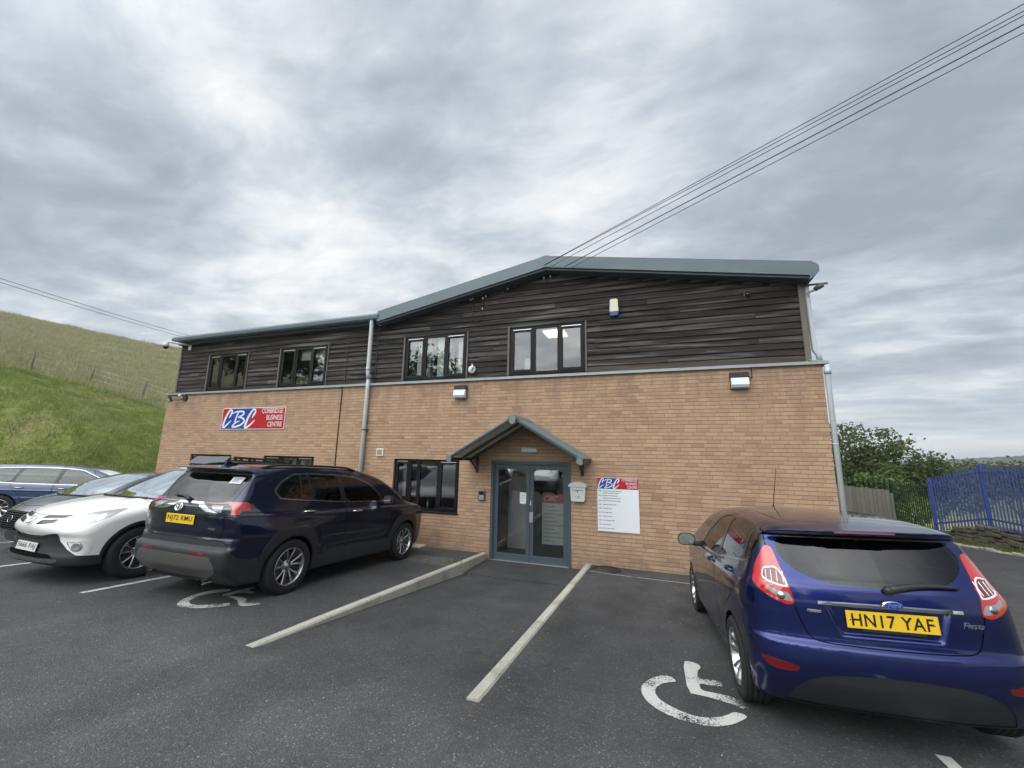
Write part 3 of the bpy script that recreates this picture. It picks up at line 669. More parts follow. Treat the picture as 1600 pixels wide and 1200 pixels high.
# ================================================================== GROUND
def grid_mesh(name,xs,ys,zf,mat,kind='structure',attrf=None,skip=None):
    X,Y=np.meshgrid(xs,ys,indexing='ij'); Z=zf(X,Y)
    V=np.stack([X.ravel(),Y.ravel(),Z.ravel()],1); nx,ny=X.shape
    i,j=np.meshgrid(np.arange(nx-1),np.arange(ny-1),indexing='ij')
    if skip is not None:
        cx=(X[:-1,:-1]+X[1:,1:])/2; cy=(Y[:-1,:-1]+Y[1:,1:])/2; k=~skip(cx,cy); i,j=i[k],j[k]
    i,j=i.ravel(),j.ravel(); a=i*ny+j
    F=np.stack([a,a+ny,a+ny+1,a+1],1)
    o=mesh_obj(name,V,F,mat,smooth=True,attr=None if attrf is None else ('field',attrf(X,Y).ravel()))
    return tag(o,kind=kind)
def lin(a,b,s): return list(np.arange(a,b,s))
xs=np.array(sorted(set(np.round(lin(-21.05,9.15,.3)+[9.15,KL-.055,KL+.05,KR-.05,KR+.055,2.95],4))))
ys=np.array(sorted(set(np.round(lin(-34,-8,1.)+lin(-8,2,.25)+lin(2,14.2,.8)+[14.2,-5.66,0.],4))))
RAMP0,RAMP1=-1.15,-5.66
def rampz(Y,X=-2.5): 
    t=np.clip((Y-RAMP0)/(RAMP1-RAMP0),0,1); return -.012+t*(G(X,np.full(np.shape(Y),RAMP1))+.012)
def cpz(X,Y):
    z=G(X,Y); inside=(X>KL+.02)&(X<KR-.02)&(Y>RAMP1+.02)
    z=np.where(inside,rampz(Y,X)-.04,z)
    z=z+.012*np.sin(X*1.7+.4)*np.sin(Y*.9)*(Y<-6)
    return z
grid_mesh('car_park',xs,ys,cpz,'asphalt')
bx=np.array([-400,-250,-180,-130]+lin(-100,-60,5)+lin(-60,-36,1.5)+lin(-36,-14,.4)+lin(-14,8,2)+lin(8,40,1.)+[50,65,90,130,200,300,450,700,1100,1800])
by=np.array([-1500,-800,-400,-200,-120,-80]+lin(-60,-20,4)+lin(-20,24,.6)+lin(24,60,3)+[70,90,120,160,220,300,420,600,900,1400,2200])
def HT2(X,Y):
    z=HT(X,Y); inside=(toe(X,Y)<-.35)&(X<8.9)&(Y>-33)&(Y<14)&(X>-20.8); return np.where(inside,z-.5,z)
def fieldmask(X,Y):
    return sstep(fs(X,Y)+.5*np.sin(X*1.3+Y*.7),.2,1.6)
grid_mesh('hillside',bx,by,HT2,'grass_ground',attrf=fieldmask)
# sunken entrance path between the kerbs, and the threshold slab in front of the doors
yy=np.linspace(RAMP1,RAMP0,24); grid_mesh('entrance_path',np.array([KL+.0,-3.,-2.5,-2.,KR-.0]),yy,lambda X,Y:rampz(Y,X)-.001,'ramp_asphalt')
m=MB(); m.box(KL+.03,KR-.03,RAMP0,.16,-.12,.012,.006); tag(m.build('doorstep',['ramp_asphalt']),kind='structure')
# kerb stones
def kerb(xc,y0,y1,top0,top1,lab,last=False):
    b=MB(); w=.052; ch=.018
    def ring(y,t,wd=w): return [(xc-wd,y,t-.22),(xc-wd,y,t),(xc+wd-ch,y,t),(xc+wd,y,t-ch),(xc+wd,y,t-.22)]
    V=ring(y0,top0)+ring(y1,top1); F=[(i,i+5,(i+1)%5+5,(i+1)%5) for i in range(5)]+[(4,3,2,1,0),(5,6,7,8,9)]
    F=[f[::-1] for f in F]
    o=mesh_obj('kerb_stone',V,F,'kerb_concrete'); tag(o,lab,'kerb stone','kerb stones beside the entrance path'); return o
nk=6; L=5.62/nk; ordn=['nearest the wall','second from the wall','third from the wall','fourth from the wall','fifth from the wall','at the road end']
for i in range(nk):
    y1=-.01-i*L; y0=y1-L+.012
    def tp(y,dx): 
        f=sstep(-y,4.5,5.62); return Gs(KL-.2,y)*(1)+.010*(1-f)+.004
    def tp2(y,dx):
        return Gs(KR+.2,y)*(1-.0)+.02
    end=''
    kerb(KL,y0,y1,tp(y0,0),tp(y1,0),'raised pale kerb stone, %s in the left kerb row'%ordn[i])
    kerb(KR,y0,y1,max(tp2(y0,0),float(rampz(y0))+.012),max(tp2(y1,0),float(rampz(y1))+.012),'flush pale kerb stone, %s in the right kerb row'%ordn[i])
# painted lines and wheelchair symbols (thin sheets 4 mm above the tarmac)
def marking(name,polys,lab,cat,group=None,lift=.005):
    import bmesh
    me=bpy.data.meshes.new(name); bm=bmesh.new()
    for p in polys:
        P=rnd(p,1,.2) if len(p)>6 else np.array(p)
        vs=[bm.verts.new((x,y,0)) for x,y in P]; f=bm.faces.new(vs); f.normal_update()
    bmesh.ops.triangulate(bm,faces=bm.faces[:])
    bmesh.ops.subdivide_edges(bm,edges=[e for e in bm.edges if e.calc_length()>.35],cuts=4,use_grid_fill=False)
    bmesh.ops.triangulate(bm,faces=bm.faces[:])
    for v in bm.verts: v.co.z=float(cpz(np.array(v.co.x),np.array(v.co.y)))+lift
    for f in bm.faces:
        if f.normal.z<0: f.normal_flip()
    bm.to_mesh(me); bm.free(); me.materials.append(MAT['road_paint'])
    o=bpy.data.objects.new(name,me); COL.objects.link(o); return tag(o,lab,cat,group)
s1=[(0.09,-4.494),(0.038,-4.405),(-0.059,-4.443),(-0.14,-4.551),(-0.201,-4.689),(-0.199,-4.835),(-0.151,-4.959),(-0.078,-5.043),(0.024,-5.107),(0.13,-5.137),(0.25,-5.137),(0.356,-5.098),(0.452,-5.027),(0.572,-4.879),(0.547,-4.836),(0.481,-4.838),(0.421,-4.915),(0.33,-4.988),(0.219,-5.028),(0.12,-5.01),(0.011,-4.946),(-0.06,-4.878),(-0.093,-4.787),(-0.084,-4.681),(-0.03,-4.586),(0.03,-4.534)]
s2=[(0.162,-4.009),(0.242,-3.986),(0.304,-4.023),(0.317,-4.098),(0.281,-4.176),(0.265,-4.343),(0.368,-4.321),(0.454,-4.325),(0.462,-4.425),(0.383,-4.443),(0.269,-4.441),(0.276,-4.573),(0.396,-4.574),(0.493,-4.583),(0.557,-4.628),(0.585,-4.72),(.56,-4.76),(0.507,-4.721),(0.425,-4.698),(0.339,-4.675),(0.281,-4.67),(0.167,-4.667)]
marking('wheelchair_marking',[s1,s2],'worn white wheelchair symbol painted beside the blue hatchback','road marking')
s3=[(-5.556,-4.397),(-5.696,-4.53),(-5.709,-4.753),(-5.608,-4.996),(-5.46,-5.144),(-5.284,-5.187),(-5.137,-5.128),(-5.007,-5.01),(-4.909,-4.899),(-5.005,-4.816),(-5.106,-4.941),(-5.233,-5.042),(-5.372,-5.054),(-5.519,-4.949),(-5.607,-4.771),(-5.56,-4.599),(-5.462,-4.48)]
s4=[(-5.402,-4.67),(-5.414,-4.432),(-5.412,-4.2),(-5.338,-4.183),(-5.3,-4.347),(-5.154,-4.346),(-5.117,-4.434),(-5.303,-4.459),(-5.308,-4.62),(-5.026,-4.59),(-4.838,-4.71),(-4.702,-4.656),(-4.648,-4.701),(-4.777,-4.873),(-5.066,-4.68)]
marking('wheelchair_marking',[s3,s4],'white wheelchair symbol painted behind the dark navy suv','road marking')
def strip(x0,y0,x1,y1,w_): 
    d=Vector((x1-x0,y1-y0)).normalized(); n=Vector((-d.y,d.x))*w_/2
    k=8; a=[(x0+(x1-x0)*i/k+n.x,y0+(y1-y0)*i/k+n.y) for i in range(k+1)]; b=[(x0+(x1-x0)*i/k-n.x,y0+(y1-y0)*i/k-n.y) for i in range(k,-1,-1)]
    return [[a[i],a[i+1],b[k-i-1],b[k-i]] for i in range(k)]
G_='painted lines between the parking bays'
marking('bay_line',strip(-6.91,-5.35,-6.905,-.5,.085),'worn white bay line between the white suv and the navy suv','road marking',G_)
marking('bay_line',strip(-9.50,-5.30,-9.50,-.5,.085),'worn white bay line left of the white suv','road marking',G_)
marking('bay_line',strip(-12.1,-5.30,-12.1,-.5,.085),'white bay line left of the graphite car','road marking',G_)
marking('bay_line',strip(1.72,-5.9,1.72,-4.85,.085),'worn end of a white bay line behind the blue hatchback','road marking',G_)
marking('hairline_stripe',strip(-1.27,-.62,1.7,-.70,.022),'thin pale line on tarmac along the wall base right of the doors','road marking')
# manhole with its round tarmac ring
m=MB(); z=Gs(-1.0,-.22)+.006
m.lathe([(.0,.004),(.19,.004),(.19,.0)],(-1.0,-.32,z),n=40)
man=empty('manhole_cover',(0,0,0),label='small round iron manhole cover in the tarmac at the wall foot',cat='manhole cover')
m.build('cover',['iron_cover'],man); m=MB(); m.lathe([(.19,.001),(.20,.005),(.285,.005),(.29,-.01)],(-1.0,-.32,z),n=48); m.build('ring',['rubber'],man)
# drain pipe stub and slab by the suv nose
dr=empty('waste_pipe',label='cream plastic waste pipe elbow on a concrete slab before the navy suv',cat='pipe')
m=MB(); m.tube([(-5.75,-.10,.30),(-5.52,-.16,.30),(-5.36,-.20,.295),(-5.34,-.21,.26),(-5.34,-.21,.15)],.028,12); m.build('elbow',['cream_plastic'],dr)
m=MB(); m.box(-6.0,-5.12,-.34,-.03,.10,.185,.01); m.build('slab',['kerb_concrete'],dr)
# ================================================================== BUILDING
B=empty('business_centre',label='two storey brick office building with dark timber clad upper floor and shallow gable',cat='building')
BX0,BX1=-15.18,2.94; ZL=4.05
def wall_front(x0,x1,z0,z1,holes,y,dep,name,mat):
    xs_=sorted(set([x0,x1]+[h[0] for h in holes]+[h[1] for h in holes])); zs_=sorted(set([z0,z1]+[h[2] for h in holes]+[h[3] for h in holes]))
    b=MB()
    for i in range(len(xs_)-1):
        for j in range(len(zs_)-1):
            cx,cz=(xs_[i]+xs_[i+1])/2,(zs_[j]+zs_[j+1])/2
            if any(h[0]<cx<h[1] and h[2]<cz<h[3] for h in holes): continue
            a,c,d,e=xs_[i],xs_[i+1],zs_[j],zs_[j+1]; b.add([(a,y,d),(c,y,d),(c,y,e),(a,y,e)],[(0,1,2,3)])
    for h in holes:
        a,c,d,e=h; Y=y+dep
        b.add([(a,y,d),(a,Y,d),(a,Y,e),(a,y,e)],[(0,1,2,3)]); b.add([(c,y,d),(c,Y,d),(c,Y,e),(c,y,e)],[(3,2,1,0)])
        b.add([(a,y,e),(a,Y,e),(c,Y,e),(c,y,e)],[(0,1,2,3)]); b.add([(a,y,d),(a,Y,d),(c,Y,d),(c,y,d)],[(3,2,1,0)])
    return b
GW=[(-13.65,-11.88,.92,2.13),(-10.59,-8.75,.92,2.13),(-6.19,-4.375,.92,2.13)]
DOOR=(-3.562,-1.738,-.03,2.145)
b=wall_front(BX0,BX1,-.4,ZL,GW+[DOOR],0.,.11,'wall','brick')
for (x,s) in ((BX0,-1),(BX1,1)):
    q=[(x,0,-.8),(x,12,-.8),(x,12,ZL),(x,0,ZL)]; b.add(q,[(0,1,2,3)] if s>0 else [(3,2,1,0)])
b.add([(BX0,12,-.8),(BX1,12,-.8),(BX1,12,ZL),(BX0,12,ZL)],[(3,2,1,0)])
b.build('brick_wall',['brick'],B)
# thin soft joints: movement joint right of the down pipe
UY=.10; k=1.0115
UW=[(-13.38*k,-11.69*k,4.135,5.27),(-10.36*k,-8.60*k,4.135,5.27),(-6.06*k,-4.28*k,4.135,5.27),(-3.17*k,-1.385*k,4.135,5.27)]
CX0,CX1=-14.98,2.80; RX,RZ=-2.28,6.80; SLL=.189; SLR=.180; JX=-7.05; EZ=5.86
def ceil_z(x): return EZ if x<JX else min(RZ-SLL*(RX-x),RZ) if x<RX else RZ-SLR*(x-RX)
def clip_poly(P,a,b_,c_):   # keep a*x+b*z<=c
    out=[]
    for i in range(len(P)):
        p,q=P[i],P[(i+1)%len(P)]; dp=a*p[0]+b_*p[1]-c_; dq=a*q[0]+b_*q[1]-c_
        if dp<=0: out.append(p)
        if (dp<0<dq) or (dq<0<dp):
            t=dp/(dp-dq); out.append((p[0]+t*(q[0]-p[0]),p[1]+t*(q[1]-p[1])))
    return out
cb=MB(); rr=random.Random(5); BH=.131; z=4.105
rowi=0
while z<RZ:
    segs=[]
    for (lo,hi) in ((CX0,JX),(JX,CX1)):
        x=lo
        cuts=[lo]
        x=lo+rr.uniform(.6,4.2)
        while x<hi-.5: cuts.append(x); x+=rr.choice([2.4,3.0,3.6,4.2,4.8])+rr.uniform(-.1,.1)
        cuts.append(hi)
        segs+=[(cuts[i],cuts[i+1]) for i in range(len(cuts)-1)]
    for h in UW:
        if z+BH>h[2]+.01 and z<h[3]-.02:
            ns=[]
            for a,c in segs:
                if c<=h[0] or a>=h[1]: ns.append((a,c)); continue
                if a<h[0]: ns.append((a,h[0]))
                if c>h[1]: ns.append((h[1],c))
            segs=ns
    for a,c in segs:
        a+=.0015;c-=.0015
        if c-a<.02: continue
        P=[(a,z),(c,z),(c,z+BH+.012),(a,z+BH+.012)]
        if c<=JX+.01: P=clip_poly(P,0,1,EZ)
        else:
            P=clip_poly(P,-SLL,1,RZ-SLL*RX)
            if len(P)>2: P=clip_poly(P,SLR,1,RZ+SLR*RX)
        if len(P)<3: continue
        cb.shade=min(1,max(0,rr.gauss(.42,.33))); tw=rr.uniform(-.003,.003)
        yf=lambda zz_: UY-.030+.026*(zz_-z)/BH+tw
        vs=[(x_,yf(z_),z_) for x_,z_ in P]; n=len(vs)
        cb.add(vs,[tuple(range(n))])
        lowp=[p for p in P if abs(p[1]-z)<1e-4]
        if len(lowp)==2:
            xa,xb=min(lowp[0][0],lowp[1][0]),max(lowp[0][0],lowp[1][0])
            cb.add([(xa,yf(z),z),(xb,yf(z),z),(xb,UY+.02,z),(xa,UY+.02,z)],[(3,2,1,0)])
        xa,xb=min(p[0] for p in P),max(p[0] for p in P)
        if abs(P[0][0]-xa)<1e-6: cb.add([(xa,yf(z),z),(xa,UY+.02,z),(xa,UY+.02,P[-1][1]),(xa,yf(P[-1][1]),P[-1][1])],[(3,2,1,0)])
    z+=BH; rowi+=1
cb.build('timber_cladding',['weathered_boards'],B,shade=True)
# structural backing behind the boards with window holes, upper side walls
b=wall_front(CX0+.02,CX1-.02,ZL,5.80,UW,UY+.012,.10,'x','black')
b.add([(JX,UY+.012,5.80),(CX1-.02,UY+.012,5.80),(RX,UY+.012,RZ-.02)],[(0,1,2)])
for (x,s) in ((CX0+.02,-1),(CX1-.02,1)):
    q=[(x,UY,ZL),(x,12,ZL),(x,12,5.85),(x,UY,5.85)]; b.add(q,[(0,1,2,3)] if s>0 else [(3,2,1,0)])
b.build('upper_wall',['upvc_dark'],B)
# side boards on the left return (seen edge on) and corner posts
for xa_,xb_ in ((CX1-.085,CX1+.012),(CX0-.012,CX0+.05)): b=MB(); b.shade=.3; b.box(xa_,xb_,UY-.045,UY+.03,4.09,5.83); b.build('corner_board',['trim_wood'],B,shade=True)
b=MB(); b.shade=.5
b.box(-7.93*k-.012,-7.93*k+.012,UY-.034,UY+.0,4.1,5.42); b.build('cable',['black_plastic'],B)
b=MB(); b.box(-6.93*k-.01,-6.93*k+.012,UY-.034,UY,4.1,5.8)
b.build('cable',['black_plastic'],B)
b=MB(); b.tube([(-8.02,-.012,4.02),(-8.0,-.016,3.9),(-8.01,-.012,3.2),(-8.015,-.012,2.4),(-8.01,-.012,1.2)],.013,8); b.build('cable',['black_plastic'],B)
# ledge flashing between brick and timber: three lapped lengths
b=MB()
for a,c,dz in ((BX0-.10,-9.3,0),(-9.3,-4.6,.0025),(-4.6,-.9,0),(-.9,BX1+.09,.0025)):
    b.prism([(-.055-dz,4.012),(-.055-dz,4.062+dz),(UY+.0,4.105+dz),(UY,4.085),(-.04,4.045),(-.04,4.012)],0,a,c)
b.prism([(BX1+.09,4.062),(BX1-.20,4.105),(BX1-.20,4.085),(BX1+.075,4.045),(BX1+.075,4.012),(BX1+.09,4.012)],1,-.052,12.)
b.prism([(BX0-.09,4.062),(BX0+.25,4.105),(BX0+.25,4.085),(BX0-.075,4.045),(BX0-.075,4.012),(BX0-.09,4.012)],1,-.052,12.)
b.build('ledge_flashing',['ledge_steel'],B)
# roofs
YV=-.20
b=MB()
TL,TP,TR=(-6.87,5.97),(-2.26,6.845),(2.90,5.935)
def roofslab(A,C,y0,y1,th): 
    b.add([(A[0],y0,A[1]),(C[0],y0,C[1]),(C[0],y1,C[1]),(A[0],y1,A[1])],[(0,1,2,3)])
    b.add([(A[0],y0+.02,A[1]-th),(C[0],y0+.02,C[1]-th),(C[0],y1,C[1]-th),(A[0],y1,A[1]-th)],[(3,2,1,0)])
roofslab(TL,TP,YV+.02,12.3,.09); roofslab(TP,TR,YV+.02,12.3,.09)
b.add([(-15.06,YV-.0,5.93),(-6.87,YV-.0,5.93),(-6.87,12.3,6.5),(-15.06,12.3,6.5)],[(0,1,2,3)])
b.build('roof',['roof_steel'],B)
b=MB(); H=.265; e=.018
def verge(A,C):
    n=Vector((-(C[1]-A[1]),C[0]-A[0])).normalized()
    b.prism([(A[0],A[1]+e),(C[0],C[1]+e),(C[0],C[1]-H),(A[0],A[1]-H)],1,YV-.025,YV+.02)
    b.prism([(A[0],A[1]+e),(C[0],C[1]+e),(C[0],C[1]+e-.02),(A[0],A[1]+e-.02)],1,YV+.02,YV+.30)
verge(TL,TP); verge(TP,TR)
b.prism([(TP[0]-.10,TP[1]+e-.016),(TP[0],TP[1]+e+.006),(TP[0]+.10,TP[1]+e-.013),(TP[0]+.10,TP[1]-H-.012),(TP[0],TP[1]-H+.006),(TP[0]-.10,TP[1]-H-.014)],1,YV-.029,YV-.01)
for x in (-.1,1.75): 
    z0=TP[1]-(x-TP[0])*.1764; b.box(x-.02,x+.02,YV-.030,YV-.02,z0-H,z0+e)
b.build('verge_flashing',['roof_steel'],B)
b=MB()   # dark recessed soffit line below the verge
b.prism([(TL[0],TL[1]-H),(TP[0],TP[1]-H),(TR[0],TR[1]-H),(TR[0],TR[1]-H-.05),(TP[0],TP[1]-H-.05),(TL[0],TL[1]-H-.05)],1,YV+.015,UY-.02)
b.build('soffit',['soffit_dark'],B)
b=MB()   # light batten and brackets just under the soffit
for i in range(11):
    x=TP[0]+.2+i*.48; z0=TP[1]-(x-TP[0])*.1764-H-.09; b.box(x,x+.46,UY-.055,UY-.03,z0-.035,z0+.0)
b.build('batten',['soffit_dark'],B)
b=MB()   # front gutter of the left wing: rounded box profile with end caps
prof=[(YV+.16,5.955),(YV+.02,5.955),(YV-.03,5.93),(YV-.05,5.88),(YV-.04,5.80),(YV,5.765),(YV+.14,5.765),(YV+.14,5.80),(YV+.02,5.80),(YV-.005,5.88),(YV+.01,5.92),(YV+.16,5.92)]
b.prism(prof,0,-15.03,-6.86)
b.prism([(YV+.16,5.955),(YV+.02,5.955),(YV-.03,5.93),(YV-.052,5.88),(YV-.042,5.80),(YV,5.762),(YV+.14,5.762)],0,-15.05,-15.03)
b.prism([(YV+.16,5.958),(YV+.02,5.958),(YV-.033,5.932),(YV-.055,5.88),(YV-.045,5.798),(YV,5.758),(YV+.14,5.758)],0,-6.98,-6.84)
b.build('gutter',['roof_steel'],B)
b=MB(); b.box(-15.0,-6.9,YV+.14,UY-.0,5.70,5.78); b.build('soffit',['soffit_dark'],B)
b=MB()   # right side eaves gutter running back
prof=[(2.84,5.93),(2.93,5.93),(3.00,5.86),(3.00,5.74),(2.96,5.70),(2.84,5.60)]
b.prism(prof,1,YV-.02,12.3); b.build('gutter',['roof_steel'],B)
# down pipes
b=MB()
x=-7.06
b.tube([(x-.02,-.16,5.79),(x-.02,-.16,5.72),(x-.02,-.15,4.36),(x-.01,-.15,4.28),(-7.10,-.075,4.18)],.052,18)
b.tube([(-7.10,-.078,4.30),(-7.11,-.075,3.9),(-7.14,-.075,.12)],.052,18)
b.lathe([(.052,0),(.064,.0),(.064,.09),(.052,.09)],(-7.10,-.078,4.20),n=20); b.lathe([(.052,0),(.062,.0),(.062,.05),(.052,.05)],(-7.08,-.150,4.42),n=20)
b.build('down_pipe',['pipe_grey'],B)
b=MB()
for z0 in (2.83,1.1): b.lathe([(.053,0),(.058,.0),(.058,.035),(.053,.035)],(-7.122+(2.8-z0)*-.0,-.075,z0),n=20); b.box(-7.20,-7.03,-.03,0,z0,z0+.035)
b.build('pipe_bracket',['grey_plastic'],B)
b=MB()
b.tube([(2.87,.10,5.72),(2.875,.13,5.4),(2.89,.13,4.32),(2.94,.13,4.24),(2.96,.13,4.12)],.045,16)
b.tube([(3.0,-.02,4.0),(3.01,-.01,3.86),(3.01,.02,3.7),(3.01,.02,-.35)],.043,18)
b.lathe([(.043,0),(.056,.0),(.056,.1),(.043,.1)],(3.01,-.005,3.83),n=20); b.lathe([(.043,0),(.048,.0),(.048,.02),(.043,.02)],(3.01,.02,2.55),n=20)
b.build('down_pipe',['pipe_grey'],B)
# windows
def window(x0,x1,z0,z1,yf,muls,opening,sill=True,room='dark',trim=False,extra=None):
    f=MB(); fw=.055; d0,d1=yf,yf+.06
    f.box(x0,x1,d0,d1,z1-fw,z1); f.box(x0,x1,d0,d1,z0,z0+fw); f.box(x0,x0+fw,d0+.001,d1,z0+fw,z1-fw); f.box(x1-fw,x1,d0+.001,d1,z0+fw,z1-fw)
    e=[x0+fw/2]+muls+[x1-fw/2]
    for mx_ in muls: f.box(mx_-.04,mx_+.04,d0-.002,d1,z0+fw,z1-fw)
    fo=f.build('window',['upvc_dark'],B)
    for i in range(len(e)-1):
        a,c=e[i]+.035,e[i+1]-.035
        if opening[i]:
            s=MB(); w_=.05
            s.box(a-.012,c+.012,d0-.014,d0+.03,z1-fw-w_,z1-fw+.012); s.box(a-.012,c+.012,d0-.014,d0+.03,z0+fw-.012,z0+fw+w_); s.box(a-.012,a+w_,d0-.013,d0+.03,z0+fw+w_,z1-fw-w_); s.box(c-w_,c+.012,d0-.013,d0+.03,z0+fw+w_,z1-fw-w_)
            s.build('sash',['upvc_dark'],fo)
            t=MB(); t.box(a+.03,c-.03,d0-.024,d0-.014,z1-fw-.012,z1-fw+.004); t.build('trickle_vent',['steel'],fo)
            ga,gc,gz0,gz1=a+w_-.004,c-w_+.004,z0+fw+w_-.004,z1-fw-w_+.004
        else: ga,gc,gz0,gz1=a+.002,c-.002,z0+fw-.004,z1-fw+.004
        gm=MB(); y=d0+.018; tl=rr.uniform(-.0015,.0015); gm.add([(ga,y,gz0),(gc,y+tl,gz0),(gc,y+tl,gz1),(ga,y,gz1)],[(0,1,2,3)]); gm.build('pane',['window_glass'],fo)
    if sill:
        s=MB(); s.box(x0-.01,x1+.01,yf-.075,yf+.02,z0-.03,z0+.002,.006); s.build('sill',['steel' if yf>.09 and z0<2 else 'upvc_dark'],fo)
    if trim:
        
        for xa_,xb_ in ((x0-.045,x0),(x1,x1+.03)): t=MB(); t.shade=.4; t.box(xa_,xb_,UY-.045,UY+.03,z0-.02,z1+.02); t.build('side_trim',['trim_wood'],fo,shade=True)
    return fo
e3=lambda x0,x1,a,c:[x0+(x1-x0)*a,x0+(x1-x0)*c]
for i,h in enumerate(UW):
    x0,x1,z0,z1=h
    window(x0,x1,z0,z1,UY-.012,e3(x0,x1,.335,.665) if i!=0 else e3(x0,x1,.31,.70),(1,0,1),sill=False,trim=True)
for i,h in enumerate(GW):
    x0,x1,z0,z1=h
    window(x0,x1,z0,z1,.045,e3(x0,x1,.335,.665) if i<2 else [x0+.45,x0+.70,x0+1.25],(1,0,1) if i<2 else (1,0,0,1))
# rooms behind the glass
def room(x0,x1,y0,y1,z0,z1,mats=('room_wall','room_floor','room_white'),name='room'):
    b=MB(); b.cur=0
    b.add([(x0,y1,z0),(x1,y1,z0),(x1,y1,z1),(x0,y1,z1)],[(0,1,2,3)]); b.add([(x0,y0,z0),(x0,y1,z0),(x0,y1,z1),(x0,y0,z1)],[(0,1,2,3)]); b.add([(x1,y0,z0),(x1,y1,z0),(x1,y1,z1),(x1,y0,z1)],[(3,2,1,0)])
    b.cur=1; b.add([(x0,y0,z0),(x1,y0,z0),(x1,y1,z0),(x0,y1,z0)],[(0,1,2,3)]); b.cur=2; b.add([(x0,y0,z1),(x1,y0,z1),(x1,y1,z1),(x0,y1,z1)],[(3,2,1,0)])
    return b.build(name,list(mats),B)
YR=.215
room(-15,-11.3,YR,4.5,3.2,5.72); room(-11.25,-7.6,YR,4.5,3.2,5.72); room(-7.5,-3.9,YR,4.5,3.2,5.72); room(-3.85,.5,YR,5.5,3.2,5.52)
room(-15,-7.4,.112,5,.05,2.75); room(-7.3,-3.72,.112,4,.05,2.75); hall=room(-3.68,-1.2,.16,3.2,-.004,2.7)
b=MB(); b.add([(-2.70,1.2,5.50),(-2.17,1.2,5.50),(-2.17,1.86,5.50),(-2.70,1.86,5.50)],[(3,2,1,0)]); b.build('ceiling_light',['ceiling_panel'],B)
def slab(x0,x1,y,z0,z1,mat,name,par=B,th=.02):
    b=MB(); b.box(x0,x1,y,y+th,z0,z1); return b.build(name,[mat],par)
# vertical blinds of the third upper window, roller blinds of the second, odds and ends on the sills
x0,x1=UW[2][:2]
b=MB()
for i in range(3):
    xa=x0+.12+i*.6
    for j in range(9):
        xx=xa+.16+j*.046; b.box(xx,xx+.044,.25,.253,4.15,5.24)
b.build('vertical_blind',['blind'],B)
b=MB()
for i in range(3): xa=x0+.08+i*.6; b.box(xa,xa+.12,.24,.26,4.15,5.25)
b.build('curtain',['curtain_dark'],B)
x0,x1=UW[1][:2]
b=MB(); b.box(x0+.62,x0+1.12,.24,.245,4.92,5.26); b.box(x0+1.2,x1-.1,.24,.245,4.88,5.26); b.build('roller_blind',['room_white'],B)
b=MB(); b.lathe([(0,0),(.04,0),(.04,.1),(0,.1)],(x0+.72,.26,4.19)); b.lathe([(0,0),(.03,0),(.03,.14),(.01,.16),(0,.16)],(x0+1.0,.26,4.19)); b.lathe([(0,0),(.05,0),(.05,.05),(0,.05)],(x0+.9,.27,4.19)); b.build('ornament',['cream_plastic'],B)
x0,x1=UW[0][:2]; slab(x0+.85,x0+1.12,2.2,4.15,4.85,'room_white','door_panel'); slab(x0+1.25,x1-.05,2.2,4.15,4.95,'room_white','door_panel')
x0,x1=UW[3][:2]; slab(x0+.25,x0+.50,.5,4.14,4.62,'blind','monitor_back')
x0,x1=GW[1][:2]; slab(x0+.7,x0+1.1,.4,1.2,2.1,'room_white','roller_blind'); slab(x0+1.3,x1-.1,.4,1.4,2.1,'room_white','roller_blind')
x0,x1=GW[2][:2]; slab(x0+.05,x0+.20,.35,1.2,2.1,'blind','curtain')
b=MB(); b.lathe([(0,0),(.025,0),(.025,.12),(.008,.15),(.008,.19),(0,.19)],(x0+.93,.16,.985)); b.build('bottle',['aged_white'],B)
b=MB(); b.lathe([(0,0),(.03,0),(.012,.16),(0,.18)],(x0+.55,.16,.985)); b.box(x0+.30,x0+.42,.2,.3,.98,1.25); b.build('desk_item',['grey_plastic'],B)
# ------------------------------------------------ entrance doors
dx0,dx1,dz0,dz1=DOOR; Yd=.03
D_=MB(); fw=.06
D_.box(dx0,dx0+fw,Yd-.045,.10,dz0,dz1); D_.box(dx1-fw,dx1,Yd-.045,.10,dz0,dz1); D_.box(dx0+fw,dx1-fw,Yd-.044,.10,dz1-fw,dz1)
D_.box(dx0+fw,dx0+fw+.025,Yd-.015,.10,dz0,dz1-fw); D_.box(dx1-fw-.025,dx1-fw,Yd-.015,.10,dz0,dz1-fw); D_.box(dx0+fw+.025,dx1-fw-.025,Yd-.014,.10,dz1-fw-.03,dz1-fw)
do=D_.build('entrance_door',['door_steel'],B); tag(do,'slate grey glazed double entrance doors')
xc=(dx0+dx1)/2; za,zb_=dz0+.03,dz1-fw-.035
for s,(a,c) in enumerate(((dx0+fw+.028,xc-.003),(xc+.003,dx1-fw-.028))):
    l=MB(); st=.082
    l.box(a,a+st,Yd,Yd+.05,za,zb_,.004); l.box(c-st,c,Yd,Yd+.05,za,zb_,.004); l.box(a+st,c-st,Yd+.001,Yd+.05,zb_-.09,zb_,.003); l.box(a+st,c-st,Yd+.001,Yd+.05,za,za+.16,.003)
    l.build('door_leaf',['door_steel'],do)
    g=MB(); g.add([(a+st-.003,Yd+.025,za+.155),(c-st+.003,Yd+.025,za+.155),(c-st+.003,Yd+.025,zb_-.086),(a+st-.003,Yd+.025,zb_-.086)],[(0,1,2,3)]); g.build('glass',['window_glass'],do)
h=MB(); h.box(xc-.0,xc+.085,Yd-.03,Yd+.002,.84,1.06,.006); h.build('handle',['steel'],do)
